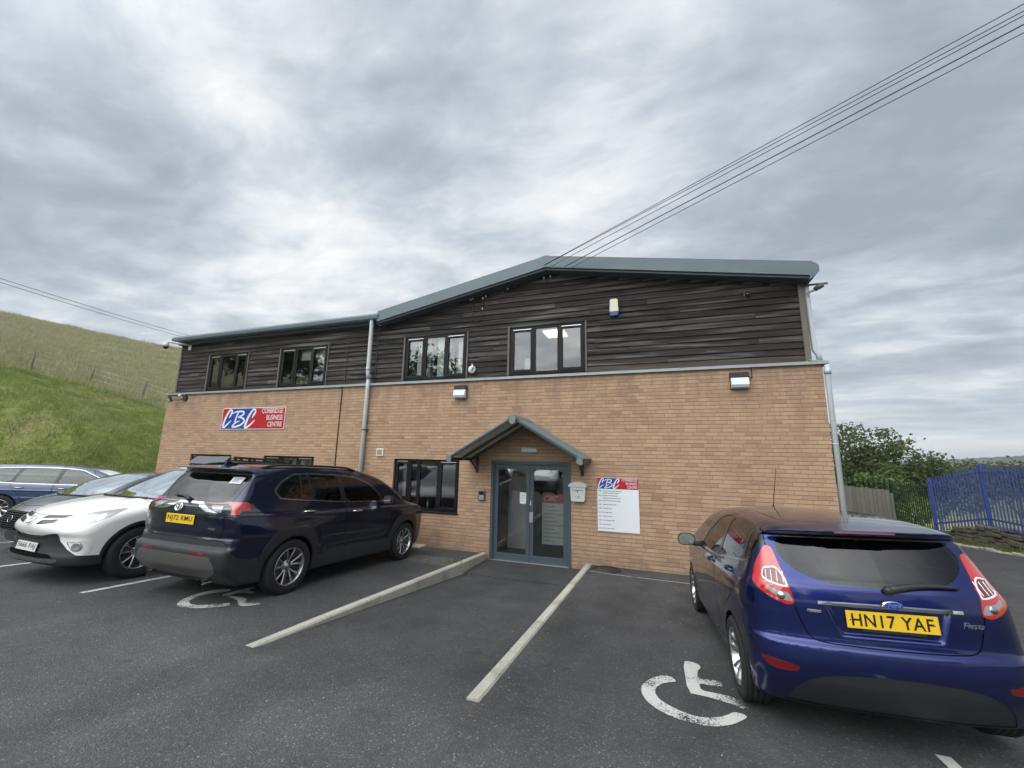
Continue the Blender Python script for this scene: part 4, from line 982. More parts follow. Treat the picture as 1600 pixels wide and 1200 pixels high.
h=MB(); h.lathe([(0,0),(.018,0),(.018,.02),(0,.02)],(xc+.02,Yd-.02,1.22),axis='y'); h.box(xc+.005,xc+.04,Yd-.012,Yd,1.18,1.30,.004); h.build('lock',['steel'],do)
h=MB(); h.box(dx0+.02,dx1-.05,-.03,.03,-.02,.018); h.build('threshold',['threshold_alu'],do)
def notice(x0,x1,z0,z1,lines,par,y,red=None):
    n=MB(); n.box(x0,x1,y-.002,y,z0,z1); n.build('notice',['sign_white'],par)
    n=MB()
    for i in range(lines):
        z=z1-(i+1)*(z1-z0)/(lines+1); n.box(x0+.02,x1-.02-(i%3)*.02,y-.003,y-.0021,z-.004,z+.004)
    n.build('print',['sign_ink'],par)
notice(xc-.235,xc-.085,1.22,1.46,3,do,Yd+.024); notice(xc+.43,xc+.55,1.88,2.00,4,do,Yd+.024)
# internal tenants' board standing behind the right leaf
bd=MB(); bd.box(-2.53,-1.85,.62,.64,.30,1.20); bo=bd.build('directory_board',['aged_white'],B)
bd=MB()
for i in range(10): z=1.13-i*.083; bd.box(-2.03,-1.89,.612,.619,z-.02,z+.02); 
bd.build('name_plate',['black_ink'],bo)
bd=MB()
for i in range(10):
    z=1.13-i*.083; bd.box(-2.48,-2.48+.25+.1*((i*7)%3),.615,.619,z-.006,z+.006)
bd.build('print',['sign_ink'],bo)
slab(-3.6,-3.05,1.3,-.0,2.6,'room_white','inner_wall'); slab(-3.0,-2.55,2.2,0,1.3,'curtain_dark','reception_desk')
# ================================================================== SIGNS AND FITTINGS ON THE WALL
LQ=[(240,235),(1440,205),(1400,610),(190,635)]
def lpix(x,y):
    v=1-(y-(240-(x-250)*.030))/(392-(x-250)*.0); u=(x-(250-(1-v)*0-(y-240)*.15))/1188.
    return u,v
def ribbon(mb,pts,ws,x0,z0,W,H,y):
    P=[np.array([x0+u*W,z0+v*H]) for u,v in pts]
    # smooth the centre line
    t=np.arange(len(P)); tt=np.linspace(0,len(P)-1,len(P)*7); 
    def crs(i,f):
        p0,p1,p2,p3=[P[min(max(i+k,0),len(P)-1)] for k in (-1,0,1,2)]
        return .5*((2*p1)+(-p0+p2)*f+(2*p0-5*p1+4*p2-p3)*f*f+(-p0+3*p1-3*p2+p3)*f**3)
    Q=[crs(min(int(s),len(P)-2),s-min(int(s),len(P)-2)) for s in tt]; wv=np.interp(tt,t,ws)*W
    L=[];R=[]
    for i in range(len(Q)):
        d=Q[min(i+1,len(Q)-1)]-Q[max(i-1,0)]; d/=np.linalg.norm(d)+1e-9; n=np.array([-d[1],d[0]])
        L.append(Q[i]+n*wv[i]/2); R.append(Q[i]-n*wv[i]/2)
    n=len(Q); vs=[(p[0],y,p[1]) for p in L]+[(p[0],y,p[1]) for p in R]
    mb.add(vs,[(i,i+1,n+i+1,n+i) for i in range(n-1)])
C1=[(362,415),(395,360),(425,300),(418,265),(385,268),(335,335),(285,430),(245,530),(232,590),(262,592),(320,545),(400,465)]
B1=[(432,335),(500,298),(590,285),(650,292),(655,330),(610,372),(545,398),(610,410),(655,440),(650,490),(590,545),(500,580),(430,592),(425,570),(480,515),(570,470)]
B2=[(560,300),(510,390),(475,500)]
C2=[(815,410),(850,350),(885,290),(880,250),(845,250),(790,320),(735,410),(690,520),(672,585),(705,590),(770,545),(862,455)]
def logo_sign(x0,z0,W,H,y,par,bw=.012,tsz=None,border=True):
    if border:
        b=MB(); b.box(x0-bw,x0+W+bw,y-.006,y+.012,z0-bw,z0+H+bw,.002); b.build('board',['sign_white'],par)
    X=lambda u:x0+u*W; Z=lambda v:z0+v*H
    b=MB(); b.add([(X(0),y-.008,Z(0)),(X(1),y-.008,Z(0)),(X(1),y-.008,Z(1)),(X(0),y-.008,Z(1))],[(0,1,2,3)]); b.build('red_panel',['sign_red'],par)
    b=MB(); b.add([(X(.0),y-.0095,Z(0)),(X(.385),y-.0095,Z(0)),(X(.545),y-.0095,Z(1)),(X(.155),y-.0095,Z(1)),(X(.02),y-.0095,Z(.45)),(X(0),y-.0095,Z(.2))],[(0,1,2,3,4,5)]); b.build('blue_panel',['sign_blue'],par)
    b=MB()
    for pts,w_ in ((C1,[.010,.026,.024,.018,.022,.026,.030,.030,.028,.026,.022,.010]),(B1,[.008,.016,.020,.022,.024,.022,.016,.018,.022,.024,.024,.022,.020,.020,.018,.010]),(B2,[.018,.022,.024]),(C2,[.010,.026,.024,.018,.022,.028,.032,.034,.030,.026,.022,.012])):
        ribbon(b,[lpix(*p) for p in pts],w_,x0,z0,W,H,y-.0112)
    o=b.build('script_lettering',['sign_white'],par)
    for wd,v in (('CORBRIDGE',.84),('BUSINESS',.52),('CENTRE',.20)):
        text_mesh('lettering',wd,H*.33,'sign_white',par,Matrix.Translation((X(.975),y-.0115,Z(v)))@Matrix.Rotation(math.pi/2,4,'X'),sx=.80,off=.0,ext=.0005,align='RIGHT',space=.92)
s_=empty('business_sign',label='wide blue and red sign reading CBC Corbridge Business Centre, high on the brick wall',cat='sign')
logo_sign(-12.445,2.895,2.49,.605,-.016,s_,.02)
s_=empty('tenant_board',label='tall white tenant list board with a CBC header right of the doors',cat='sign')
b=MB(); b.box(-1.183,-.366,-.016,-.002,.785,1.84,.002); b.build('board',['sign_white'],s_)
logo_sign(-1.18,1.622,.811,.216,-.010,s_,border=False)
# the entries of the list are too small to read in the photograph: rows of small dark words
for z_,ln_,hd in ((1.575,26,1),(1.535,22,0),(1.485,20,1),(1.435,24,0),(1.385,24,1),(1.31,18,1),(1.235,12,1),(1.155,12,1),(1.08,12,1),(1.0,16,1),(.92,10,1),(.845,16,1)):
    b=MB(); r2=random.Random(int(z_*1000))
    def words(x,xe):
        while x<xe-.006:
            w_=r2.uniform(.018,.055); b.box(x,min(x+w_,xe),-.0172,-.0163,z_-.008,z_+.007); x+=w_+.010
    if hd: words(-1.155,-1.09)
    words(-1.07,-1.07+ln_*.0145); b.build('tenant_line',['sign_ink'],s_)
# letter box
L_=empty('letter_box',label='white steel letter box with an arched lid right of the doors',cat='letter box')
b=MB(); b.prism([(-1.735,1.655),(-1.415,1.655),(-1.435,1.36),(-1.455,1.345),(-1.695,1.345),(-1.715,1.36)],1,-.105,-.002); b.build('box',['white_plastic'],L_)
b=MB(); arc=[(-1.575+.190*math.sin(a),1.655+.085*math.cos(a)-.0) for a in np.linspace(-math.pi/2,math.pi/2,15)]
b.prism(arc+[(-1.385,1.64),(-1.765,1.64)],1,-.128,-.002); b.build('lid',['white_plastic'],L_)
b=MB(); b.box(-1.70,-1.45,-.112,-.106,1.575,1.625,.003); b.build('flap',['white_plastic'],L_)
b=MB(); b.lathe([(0,0),(.012,0),(.012,.008),(0,.008)],(-1.575,-.113,1.545),axis='y'); b.box(-1.69,-1.46,-.1075,-.1055,1.566,1.572); b.build('lock',['black_ink'],L_)
b=MB(); b.lathe([(.032,0),(.040,0),(.040,.004),(.032,.004)],(-1.58,-.1095,1.45),axis='y'); b.tube([(-1.575,-.109,1.45),(-1.535,-.109,1.445)],.006,6); b.build('post_horn_emblem',['steel'],L_)
# door entry panel
I_=empty('door_entry_panel',label='small silver door entry panel on the brick left of the doors',cat='intercom')
b=MB(); b.box(-3.852,-3.692,-.045,-.002,1.245,1.455,.006); b.build('housing',['grey_plastic'],I_)
b=MB(); b.box(-3.835,-3.709,-.051,-.045,1.258,1.36,.003); b.build('keypad',['steel'],I_)
b=MB(); b.box(-3.815,-3.729,-.050,-.045,1.375,1.44,.003); b.build('screen',['black_gloss'],I_)
# bulkhead above the door
K=empty('bulkhead_light',label='slim white bulkhead light on the wall under the porch canopy',cat='light')
b=MB(); b.box(-2.835,-2.455,-.03,-.002,2.325,2.435,.006); b.build('base',['white_plastic'],K); b=MB(); b.box(-2.825,-2.465,-.085,-.03,2.335,2.425,.016); b.build('diffuser',['lens_frosted'],K)
# two square flood lights
def flood(x0,x1,z0,z1,lab,cable=False):
    K=empty('wall_light',label=lab,cat='wall light',group='square wall lights under the timber ledge')
    b=MB(); b.box(x0-.012,x1+.012,-.10,-.002,z1-.10,z1+.01,.012); b.box(x0-.008,x1+.008,-.04,-.002,z0-.01,z1-.1); b.build('housing',['black_plastic'],K)
    b=MB(); b.prism([(-.03,z0-.008),(-.13,z0+.012),(-.155,z0+.06),(-.125,z1-.105),(-.03,z1-.10)],0,x0,x1); b.build('diffuser',['lens_frosted'],K)
    if cable: b=MB(); b.tube([(x1,-.02,z1-.06),(x1+.08,-.012,z1-.10),(x1+.075,-.012,z1+.1)],.008,6); b.build('cable',['black_plastic'],K)
flood(-4.545,-4.245,3.595,3.895,'square white wall light in a black housing above and left of the porch')
flood(1.415,1.715,3.61,3.91,'square white wall light in a black housing near the right corner of the building',True)
# alarm box
K=empty('alarm_box',label='cream and blue burglar alarm box on the dark timber boards',cat='alarm')
y=UY-.04
b=MB(); xx0,xx1=-.845,-.657; b.prism([(xx0,5.42),(xx0+.012,5.68),(xx0+.035,5.705),(xx1-.035,5.705),(xx1-.012,5.68),(xx1,5.42)],1,y-.085,y); b.build('cover',['cream_plastic'],K)
b=MB(); b.prism([(xx0,5.42),(xx1,5.42),(xx1-.008,5.345),(xx1-.04,5.325),(xx0+.04,5.325),(xx0+.008,5.345)],1,y-.083,y); b.build('strobe',['blue_plastic'],K)
# dome camera, round bell, junction box, ptz camera, pir flood, right side camera, vent
K=empty('dome_camera',label='small dark dome camera on the timber high towards the right end',cat='camera')
b=MB(); b.lathe([(0,0),(.055,0),(.06,-.02),(.055,-.04)],(1.85,y+.02,5.53),axis='y',n=24); b.build('base',['white_plastic'],K); b=MB(); b.sphere((1.85,y-.03,5.515),.05,16,10); b.build('dome',['black_gloss'],K)
K=empty('wall_bell',label='round white sounder on the boards between the two gable windows',cat='sounder')
b=MB(); b.lathe([(0,-.06),(.06,-.058),(.088,-.045),(.095,-.02),(.095,0)],(-4.16,y,4.305),axis='y',n=28); b.box(-4.175,-4.145,y-.02,y,4.38,4.45); b.build('cover',['white_plastic'],K)
b=MB(); b.prism([(-4.13,4.26),(-4.085,4.33),(-4.10,4.35),(-4.15,4.27)],1,y-.061,y-.05); b.prism([(-4.165,4.245),(-4.10,4.36),(-4.115,4.37),(-4.18,4.25)],1,y-.062,y-.05); b.build('grille',['grey_plastic'],K)
K=empty('junction_box',label='small white junction box at the top right of the down pipe',cat='box')
b=MB(); b.box(-6.99,-6.87,y-.06,y,5.67,5.79,.01); b.build('cover',['white_plastic'],K)
K=empty('ptz_camera',label='white dome security camera on a bracket at the left corner of the eaves',cat='camera')
b=MB(); b.box(-14.62,-14.50,y-.03,y,5.53,5.75,.006); b.tube([(-14.56,y-.02,5.70),(-14.72,y-.22,5.70),(-14.95,y-.42,5.73),(-15.02,y-.46,5.70)],[.03,.035,.035,.05],10); b.build('bracket',['white_plastic'],K)
b=MB(); b.lathe([(0,.13),(.06,.13),(.085,.08),(.09,0),(.075,0)],(-15.02,y-.46,5.56),n=24); b.build('housing',['white_plastic'],K)
b=MB(); b.sphere((-15.02,y-.46,5.56),.075,18,12); b.build('dome',['black_gloss'],K)
K=empty('sensor_floodlight',label='black floodlight with a white motion sensor below the left end of the ledge',cat='floodlight')
b=MB(); b.prism([(-14.36,3.98),(-14.24,4.00),(-14.18,3.90),(-14.26,3.80),(-14.37,3.84)],1,-.05,-.002); b.tube([(-14.36,-.03,3.86),(-14.5,-.1,3.83),(-14.62,-.15,3.84)],.014,8); b.build('bracket',['black_plastic'],K)
b=MB(); b.box(-.13,.13,-.03,.03,-.085,.085,.006); b.xform(Matrix.Translation((-14.72,-.2,3.84))@Euler((.45,0,-.35)).to_matrix().to_4x4()); b.build('lamp_body',['black_plastic'],K)
b=MB(); b.box(-.095,.095,-.034,-.0305,-.055,.055); b.xform(Matrix.Translation((-14.72,-.2,3.84))@Euler((.45,0,-.35)).to_matrix().to_4x4()); b.build('lens',['lens_frosted'],K)
b=MB(); b.sphere((-14.43,-.10,3.97),.05,14,10); b.tube([(-14.43,-.1,3.95),(-14.36,-.04,3.88)],.015,8); b.build('sensor',['white_plastic'],K)
K=empty('side_camera',label='grey bullet camera sticking out at the right eaves',cat='camera')
b=MB(); b.tube([(2.84,.05,5.42),(2.92,-.02,5.44),(2.97,-.06,5.47)],[.012,.028,.03],10); b.build('bracket',['aged_white'],K)
b=MB(); b.tube([(2.95,-.04,5.455),(3.06,-.12,5.505)],[.045,.048],14); b.build('housing',['grey_plastic'],K)
K=empty('wall_vent',label='small cream square vent on the brick right of the down pipe',cat='vent')
b=MB(); b.box(-6.735,-6.515,-.022,-.002,2.185,2.375,.006); b.build('frame',['cream_plastic'],K)
b=MB()
for i in range(6): b.box(-6.70+i*.026,-6.688+i*.026,-.026,-.022,2.215,2.345)
b.build('louvres',['grey_plastic'],K)
# insulators under the gable
K=empty('cable_hooks',label='old white insulators and loose cable on the boards under the gable',cat='insulators')
for i,(ix,iz) in enumerate([(-4.26,6.10),(-4.20,6.12),(-3.93,6.10),(-3.85,6.14),(-3.27,6.27),(-2.36,6.43),(-2.20,6.45),(-3.93,5.83)]):
    b=MB(); b.lathe([(0,.03),(.014,.03),(.024,.012),(.012,0),(.02,-.012),(0,-.012)],(ix,UY-.07,iz),n=10); b.tube([(ix,UY-.0,iz-.03),(ix,UY-.07,iz)],.006,6); b.build('insulator',['white_plastic'],K)
b=MB(); b.tube([(-4.2,UY-.05,6.02),(-4.22,UY-.05,5.6),(-4.1,UY-.05,5.5),(-3.96,UY-.05,5.6),(-3.92,UY-.05,6.02)],.008,6); b.tube([(-2.28,UY-.02,6.7),(-2.28,UY-.05,6.30)],.008,6)
b.tube([(-2.32,UY-.3,6.72),(-3.2,UY-.06,6.33),(-3.9,UY-.05,6.10),(-4.3,UY-.05,6.02)],.007,6); b.tube([(-2.32,UY-.3,6.73),(-3.6,UY-.06,6.30),(-5.0,UY-.05,6.02),(-6.9,UY-.05,5.76)],.007,6); b.build('cable',['wire'],K)
# ------------------------------------------------ porch canopy
P_=empty('porch_canopy',label='grey pitched metal porch canopy on brackets over the doors',cat='canopy')
cx,hw_,zr,ze,yf_=-2.70,1.37,3.035,2.235,-1.0
sl_=(zr-ze)/hw_
for s in (-1,1):
    b=MB(); n=Vector((s*sl_,1)).normalized()
    # folded roof sheet with standing ribs running down the slope
    ys_=np.linspace(yf_,-.01,13)
    b.prism([(cx,zr+.0),(cx+s*hw_*1.02,ze-.02*sl_),(cx+s*hw_*1.02,ze-.025),(cx,zr-.022)],1,yf_,-.004)
    for yy_ in np.linspace(-.985,-.04,9):
        b.prism([(cx,zr+.028),(cx+s*hw_*1.02,ze+.012),(cx+s*hw_*1.02,ze-.012),(cx,zr+.002)],1,yy_-.012,yy_+.012)
    b.build('roof_sheet',['canopy_sheet'],P_)
    b=MB()  # front edge trim: two stepped profiles
    for (o0,o1,ya,yb) in ((-.006,-.034,-.055,.01),(-.036,-.062,-.035,.01)):
        b.prism([(cx,zr+o0),(cx+s*hw_,ze+o0),(cx+s*hw_,ze+o1),(cx,zr+o1)],1,yf_+ya,yf_+yb)
    b.build('front_trim',['door_steel'],P_)
    b=MB()
    b.prism([(cx,zr-.055),(cx+s*hw_*.97,ze-.02),(cx+s*hw_*.97,ze-.03),(cx,zr-.065)],1,yf_+.015,-.01); b.build('soffit',['canopy_soffit'],P_)
    b=MB()
    for yy_ in (-.60,-.10): b.prism([(cx,zr-.06),(cx+s*hw_*.95,ze-.028),(cx+s*hw_*.95,ze-.085),(cx,zr-.125)],1,yy_-.025,yy_+.025)
    b.build('rafter',['door_steel'],P_)
    b=MB(); b.box(cx+s*hw_-.05,cx+s*hw_+.03,yf_-.02,-.005,ze-.105,ze-.035,.006); b.build('eaves_rail',['bracket_brown'],P_)
    b=MB(); xb=cx+s*(hw_-.16)
    b.tube([(xb,-.03,1.92),(xb-.0,-.40,ze-.09)],.026,4,smooth=False); b.box(xb-.03,xb+.03,-.03,0,1.86,2.22,.004); b.build('bracket',['bracket_brown'],P_)
    b=MB(); b.prism([(cx+s*hw_-.07,ze+.02),(cx+s*hw_+.03,ze-.03),(cx+s*hw_+.03,ze-.12),(cx+s*hw_-.03,ze-.14),(cx+s*hw_-.09,ze-.08)],1,yf_-.075,yf_-.05); b.build('end_block',['canopy_sheet'],P_)
b=MB(); b.prism([(cx-.075,zr-.02),(cx,zr+.035),(cx+.075,zr-.02),(cx+.06,zr-.13),(cx,zr-.165),(cx-.06,zr-.13)],1,yf_-.085,yf_-.05); b.build('apex_block',['canopy_sheet'],P_)
b=MB(); b.prism([(cx-.12,zr-.05),(cx,zr+.035),(cx+.12,zr-.05),(cx+.12,zr-.035),(cx,zr+.05),(cx-.12,zr-.035)],1,yf_-.02,-.004); b.build('ridge_cap',['canopy_sheet'],P_)
# board header inside
text_mesh('lettering','CBC',.17,'aged_white',bo,Matrix.Translation((-2.35,.61,1.30))@Matrix.Rotation(math.pi/2,4,'X'),shear=.4)
b=MB(); b.box(-2.53,-1.85,.62,.64,1.205,1.40); b.build('header_panel',['sign_red'],bo)
# ================================================================== CARS
def T3(M): return M[0],M[1],M[2]
def npoly(M,P2,y0=None): return None
class Car:
    def __init__(s,name,spec,h,label,cat,M,paintm):
        s.h=Hull(spec); s.S=spec; s.M=s.h.mesh(h); s.root=empty(name,M=M,label=label,cat=cat); s.p=paintm; s.body=[]; s.hh=h
        # wheel housings and floor become their own dark part
        g=s.wheelg(.006); un,s.M=split(s.M,g)
        V,N,T=s.M; g=np.maximum(V[:,2]-(spec['zb']+.03),N[:,2]+.55); un2,s.M=split(s.M,g)
        s.emit('underbody',un,'black_gap'); s.emit('underbody',un2,'black_plastic')
    def wheelg(s,e):
        V=s.M[0]; S=s.S
        return np.minimum(np.hypot(V[:,0],V[:,2]-S['rw'])-S['arch'][0]-e,np.hypot(V[:,0]-S['wb'],V[:,2]-S['rw'])-S['arch'][1]-e)
    def emit(s,name,M,mat,off=0.,skirt=False,parent=None,label=None,mi=None):
        V,N,T=M
        if len(T)==0: return None
        V=V+N*off
        if skirt:
            E=np.concatenate([T[:,[0,1]],T[:,[1,2]],T[:,[2,0]]]); key=E[:,0].astype(np.int64)*(len(V)+1)+E[:,1]; rev=E[:,1].astype(np.int64)*(len(V)+1)+E[:,0]
            bd=E[~np.isin(key,rev)]; u=np.unique(bd); mp={int(a):i for i,a in enumerate(u)}; n0=len(V)
            # keep the skirt's vertices apart so that its edge stays crisp
            V2=V[u]; V3=V[u]-N[u]*(off+.004); idx=np.vectorize(lambda a:mp[a])(bd) if len(bd) else bd
            a=n0+idx[:,0];b_=n0+idx[:,1];c=n0+len(u)+idx[:,1];d=n0+len(u)+idx[:,0]
            T=np.concatenate([T,np.stack([a,d,c],1),np.stack([a,c,b_],1)]); V=np.concatenate([V,V2,V3])
            o=mesh_obj(name,V,T,mat,parent or s.root,smooth=True)
            sm=np.ones(len(T),bool); sm[-2*len(bd):]=False; o.data.polygons.foreach_set('use_smooth',sm)
        else: o=mesh_obj(name,V,T,mat,parent or s.root,N=N)
        if label: o['label']=label
        return o
    def lr(s,name,M,mat,**k):
        out=[]
        for sg in (1,-1):
            q,_=split(M,-sg*M[0][:,1]+0.); 
            if len(q[2]): out.append(s.emit(name,q,mat,**k))
        return out
    # coordinate fields
    def side(s,P,r=1,f=.2,ymin=.45,sg=0):
        V=s.M[0]; P=rnd(P,r,f) if r else np.array(P); g=sdpoly(V[:,0],V[:,2],P); g=np.maximum(g,ymin-np.abs(V[:,1]))
        if sg: g=np.maximum(g,-sg*V[:,1])
        return g
    def back(s,P,r=1,f=.2,xmax=.2,sym=True,front=False):
        V=s.M[0]; P=np.array(P,float)
        if sym:
            Q=[p for p in P]; Q+=[(-p[0],p[1]) for p in P[::-1] if abs(p[0])>1e-6]; P=np.array(Q)
        P=rnd(P,r,f) if r else P
        g=sdpoly(V[:,1],V[:,2],P); return np.maximum(g,(xmax-V[:,0]) if front else (V[:,0]-xmax))
    def wrap(s,P,x0,k=.8,r=1,f=.2,front=False,xl=0.4):
        V=s.M[0]; u=np.abs(V[:,1])+k*((x0-V[:,0]) if front else (V[:,0]-x0)); P=rnd(P,r,f) if r else np.array(P)
        g=sdpoly(u,V[:,2],P); return np.maximum(g,(x0-xl-V[:,0]) if front else (V[:,0]-x0-xl))
    def plan(s,P,r=1,f=.2,zmin=.8):
        V,N,T=s.M; P=np.array(P,float); Q=[p for p in P]; Q+=[(p[0],-p[1]) for p in P[::-1] if abs(p[1])>1e-6]; Q=rnd(Q,r,f) if r else np.array(Q)
        return np.maximum(sdpoly(V[:,0],V[:,1],Q),zmin-V[:,2])
    def take(s,gf):
        a,s.M=split(s.M,gf()); return a
    def seam(s,gf,w=.0036,keep=True):
        """cuts a dark gap of width 2w round a region; returns the inside mesh (kept in the body if keep)"""
        ins,rest=split(s.M,gf()+w); s.M=rest; gap,s.M=split(s.M,gf()-w); s.body.append((gap,'black_gap'))
        if keep: s.body.append((ins,s.p)); return None
        return ins
    def finish(s,name='body'):
        parts=[(s.M,s.p)]+s.body; V=[];N=[];T=[];mi=[];mats=[];o=0
        for M,m in parts:
            if len(M[2])==0: continue
            if m not in mats: mats.append(m)
            V.append(M[0]-(M[1]*.004 if m=='black_gap' else 0));N.append(M[1]);T.append(M[2]+o);mi+= [mats.index(m)]*len(M[2]);o+=len(M[0])
        s.bodyobj=mesh_obj(name,np.concatenate(V),np.concatenate(T),mats,s.root,mi=mi,N=np.concatenate(N)); return s.bodyobj
    def surf(s,y,z,rear=True):
        """x of the hull's rear or front face at (y,z)"""
        xs_=np.linspace(-1.3,1.0,1200) if rear else np.linspace(4.,2.,1200); v=s.h.f(xs_,np.full(1200,float(y)),np.full(1200,float(z))); i=np.argmax(v<0); return float(xs_[i])
    def sidey(s,x,z):
        ys_=np.linspace(1.1,.3,800); v=s.h.f(np.full(800,float(x)),ys_,np.full(800,float(z))); return float(ys_[np.argmax(v<0)])
    def topz(s,x,y):
        zs_=np.linspace(1.8,.6,900); v=s.h.f(np.full(900,float(x)),np.full(900,float(y)),zs_); return float(zs_[np.argmax(v<0)])
    def frame_rear(s,y,z,off=.004,rear=True):
        e=.03; P0=np.array([s.surf(y,z,rear),y,z]); Pz=np.array([s.surf(y,z+e,rear),y,z+e]); Pm=np.array([s.surf(y,z-e,rear),y,z-e]); Pyp=np.array([s.surf(y+e,z,rear),y+e,z]);Pym=np.array([s.surf(y-e,z,rear),y-e,z])
        up=Vector(Pz-Pm).normalized(); rt=Vector(Pym-Pyp).normalized() if rear else Vector(Pyp-Pym).normalized(); n=rt.cross(up).normalized(); up=n.cross(rt)
        P=Vector(P0)+n*off; return Matrix(((rt.x,up.x,n.x,P.x),(rt.y,up.y,n.y,P.y),(rt.z,up.z,n.z,P.z),(0,0,0,1)))
def wheels(car,R,rim_r,width,spokes,ytr,style,steer=0.):
    wb=car.S['wb']; proto=None
    for i,(x,s) in enumerate(((0,1),(0,-1),(wb,1),(wb,-1))):
        Mx=Matrix.Translation((x,s*ytr,car.S['rw']))@Matrix.Rotation(0 if s>0 else math.pi,4,'Z')
        if proto is None:
            w2=width/2; b=MB()
            prof=[(rim_r-.005,-w2*.82),(rim_r+.012,-w2*.98),(R-.045,-w2*1.0),(R-.018,-w2*.93),(R-.004,-w2*.80)]
            for k in range(4):
                c=-w2*.6+k*w2*.4; prof+=[(R,c-w2*.14),(R,c+w2*.10),(R-.009,c+w2*.12),(R-.009,c+w2*.18)]
            prof+=[(R,w2*.72),(R-.004,w2*.82),(R-.018,w2*.93),(R-.045,w2*1.0),(rim_r+.03,w2*1.0),(rim_r+.012,w2*.97),(rim_r-.005,w2*.86)]
            b.lathe(prof,(0,0,0),'y',56); tyre=b.build('wheel',['rubber'],car.root)
            b=MB(); b.cur=0
            b.lathe([(rim_r,w2*.86),(rim_r+.002,w2*.92),(rim_r-.010,w2*.93),(rim_r-.016,w2*.80),(rim_r-.035,w2*.3),(rim_r-.04,-w2*.7),(rim_r,-w2*.8)],(0,0,0),'y',56)
            b.cur=1; b.lathe([(0,-.02),(rim_r-.03,-.02)],(0,0,0),'y',40)
            def spoke(a,r0,r1,wa,wb_,y0,y1,th,cur,sk=0.):
                b.cur=cur; st=len(b.v)
                V=[]; 
                for r_,wd,yy,kk in ((r0,wa,y0,0.),((r0+r1)/2,(wa+wb_)/2,(y0+y1)/2+.006,.5),(r1,wb_,y1,1.)):
                    o=sk*kk; V+=[(o-wd,yy-th,r_),(o-wd*.9,yy-.006,r_),(o-wd*.35,yy,r_),(o+wd*.35,yy,r_),(o+wd*.9,yy-.006,r_),(o+wd,yy-th,r_)]
                F=[(j*6+q,(j+1)*6+q,(j+1)*6+q+1,j*6+q+1) for j in range(2) for q in range(5)]+[(12,13,14,15,16,17)]
                b.add(V,F); b.xform(Matrix.Rotation(a,4,'Y'),st)
            n=spokes
            for k in range(n):
                a=math.tau*k/n
                if style=='multi':    # paired spokes, machined faces between dark ones
                    for dlt,cc in ((-.135,0),(.135,0)): spoke(a+dlt,.055,rim_r-.012,.011,.019,w2*.50,w2*.84,.03,cc,sk=dlt*.25)
                    spoke(a+math.pi/n,.06,rim_r-.02,.014,.034,w2*.36,w2*.60,.03,1)
                elif style=='ten':
                    spoke(a,.05,rim_r-.012,.016,.022,w2*.42,w2*.84,.035,0); spoke(a+math.pi/n,.05,rim_r-.012,.013,.030,w2*.35,w2*.78,.035,0)
                else:
                    for dlt in (-.17,.17): spoke(a+dlt,.05,rim_r-.012,.014,.022,w2*.45,w2*.84,.035,0,sk=dlt*.1)
            b.cur=0; b.lathe([(0,w2*.56),(.026,w2*.56),(.032,w2*.50),(.07,w2*.46),(.085,w2*.30),(.085,0)],(0,0,0),'y',28)
            rim=b.build('rim',['rim_alloy','rim_dark'],tyre)
            b=MB(); b.lathe([(0,w2*.585),(.024,w2*.58),(.027,w2*.55)],(0,0,0),'y',20); cap=b.build('hub_cap',['chrome_dull'],tyre)
            b=MB(); b.lathe([(.06,.0),(.0,.0)],(0,0,0),'y',8)
            for k in range(5):
                a=math.tau*k/5; b.lathe([(0,w2*.50),(.009,w2*.50),(.010,w2*.40)],(0.052*math.cos(a),0,.052*math.sin(a)),'y',8)
            nut=b.build('wheel_bolts',['rim_dark'],tyre)
            b=MB(); b.lathe([(0,.0),(rim_r*.72,.0),(rim_r*.72,-.02)],(0,0,0),'y',36); disc=b.build('brake_disc',['brake'],tyre)
            proto=(tyre,rim,cap,nut,disc); tyre.matrix_local=Mx
        else:
            t=proto[0].copy(); COL.objects.link(t); t.parent=car.root; t.matrix_local=Mx
            if x>0 and steer: t.matrix_local=Mx@Matrix.Rotation(steer,4,'Z')
            for c in proto[1:]:
                q=c.copy(); COL.objects.link(q); q.parent=t
def car_part_box(car,name,mat,dims,M,bev=.01,parent=None):
    b=MB(); b.box(-dims[0]/2,dims[0]/2,-dims[1]/2,dims[1]/2,-dims[2]/2,dims[2]/2,bev); b.xform(M); return b.build(name,[mat],parent or car.root)
def plate(car,y,z,txt,mat,rear=True,off=.012,tilt=None,x=None,wd=.52,hh=.111,tx=.46):
    M=car.frame_rear(y,z,off,rear)
    if x is not None: M=M.copy(); M[0][3]=x
    b=MB(); b.box(-wd/2,wd/2,-hh/2,hh/2,-.004,.003,.002); b.xform(M); o=b.build('number_plate',[mat],car.root)
    t=text_mesh('registration',txt,.105,'black_ink',o,M@Matrix.Translation((0,-.0,.0042)),sx=.70,off=.0012,ext=.0005,space=1.08)
    # fit the text to the plate
    xs_=[v.co for v in t.data.vertices]; Mi=M.inverted(); us=[(Mi@v) for v in xs_]; w0=max(u.x for u in us)-min(u.x for u in us); h0=max(u.y for u in us)-min(u.y for u in us); cy=(max(u.y for u in us)+min(u.y for u in us))/2; cxx=(max(u.x for u in us)+min(u.x for u in us))/2
    for v in t.data.vertices:
        u=Mi@v.co; u.x=(u.x-cxx)*tx/w0; u.y=(u.y-cy)*.079/h0; v.co=M@u
    return o,M
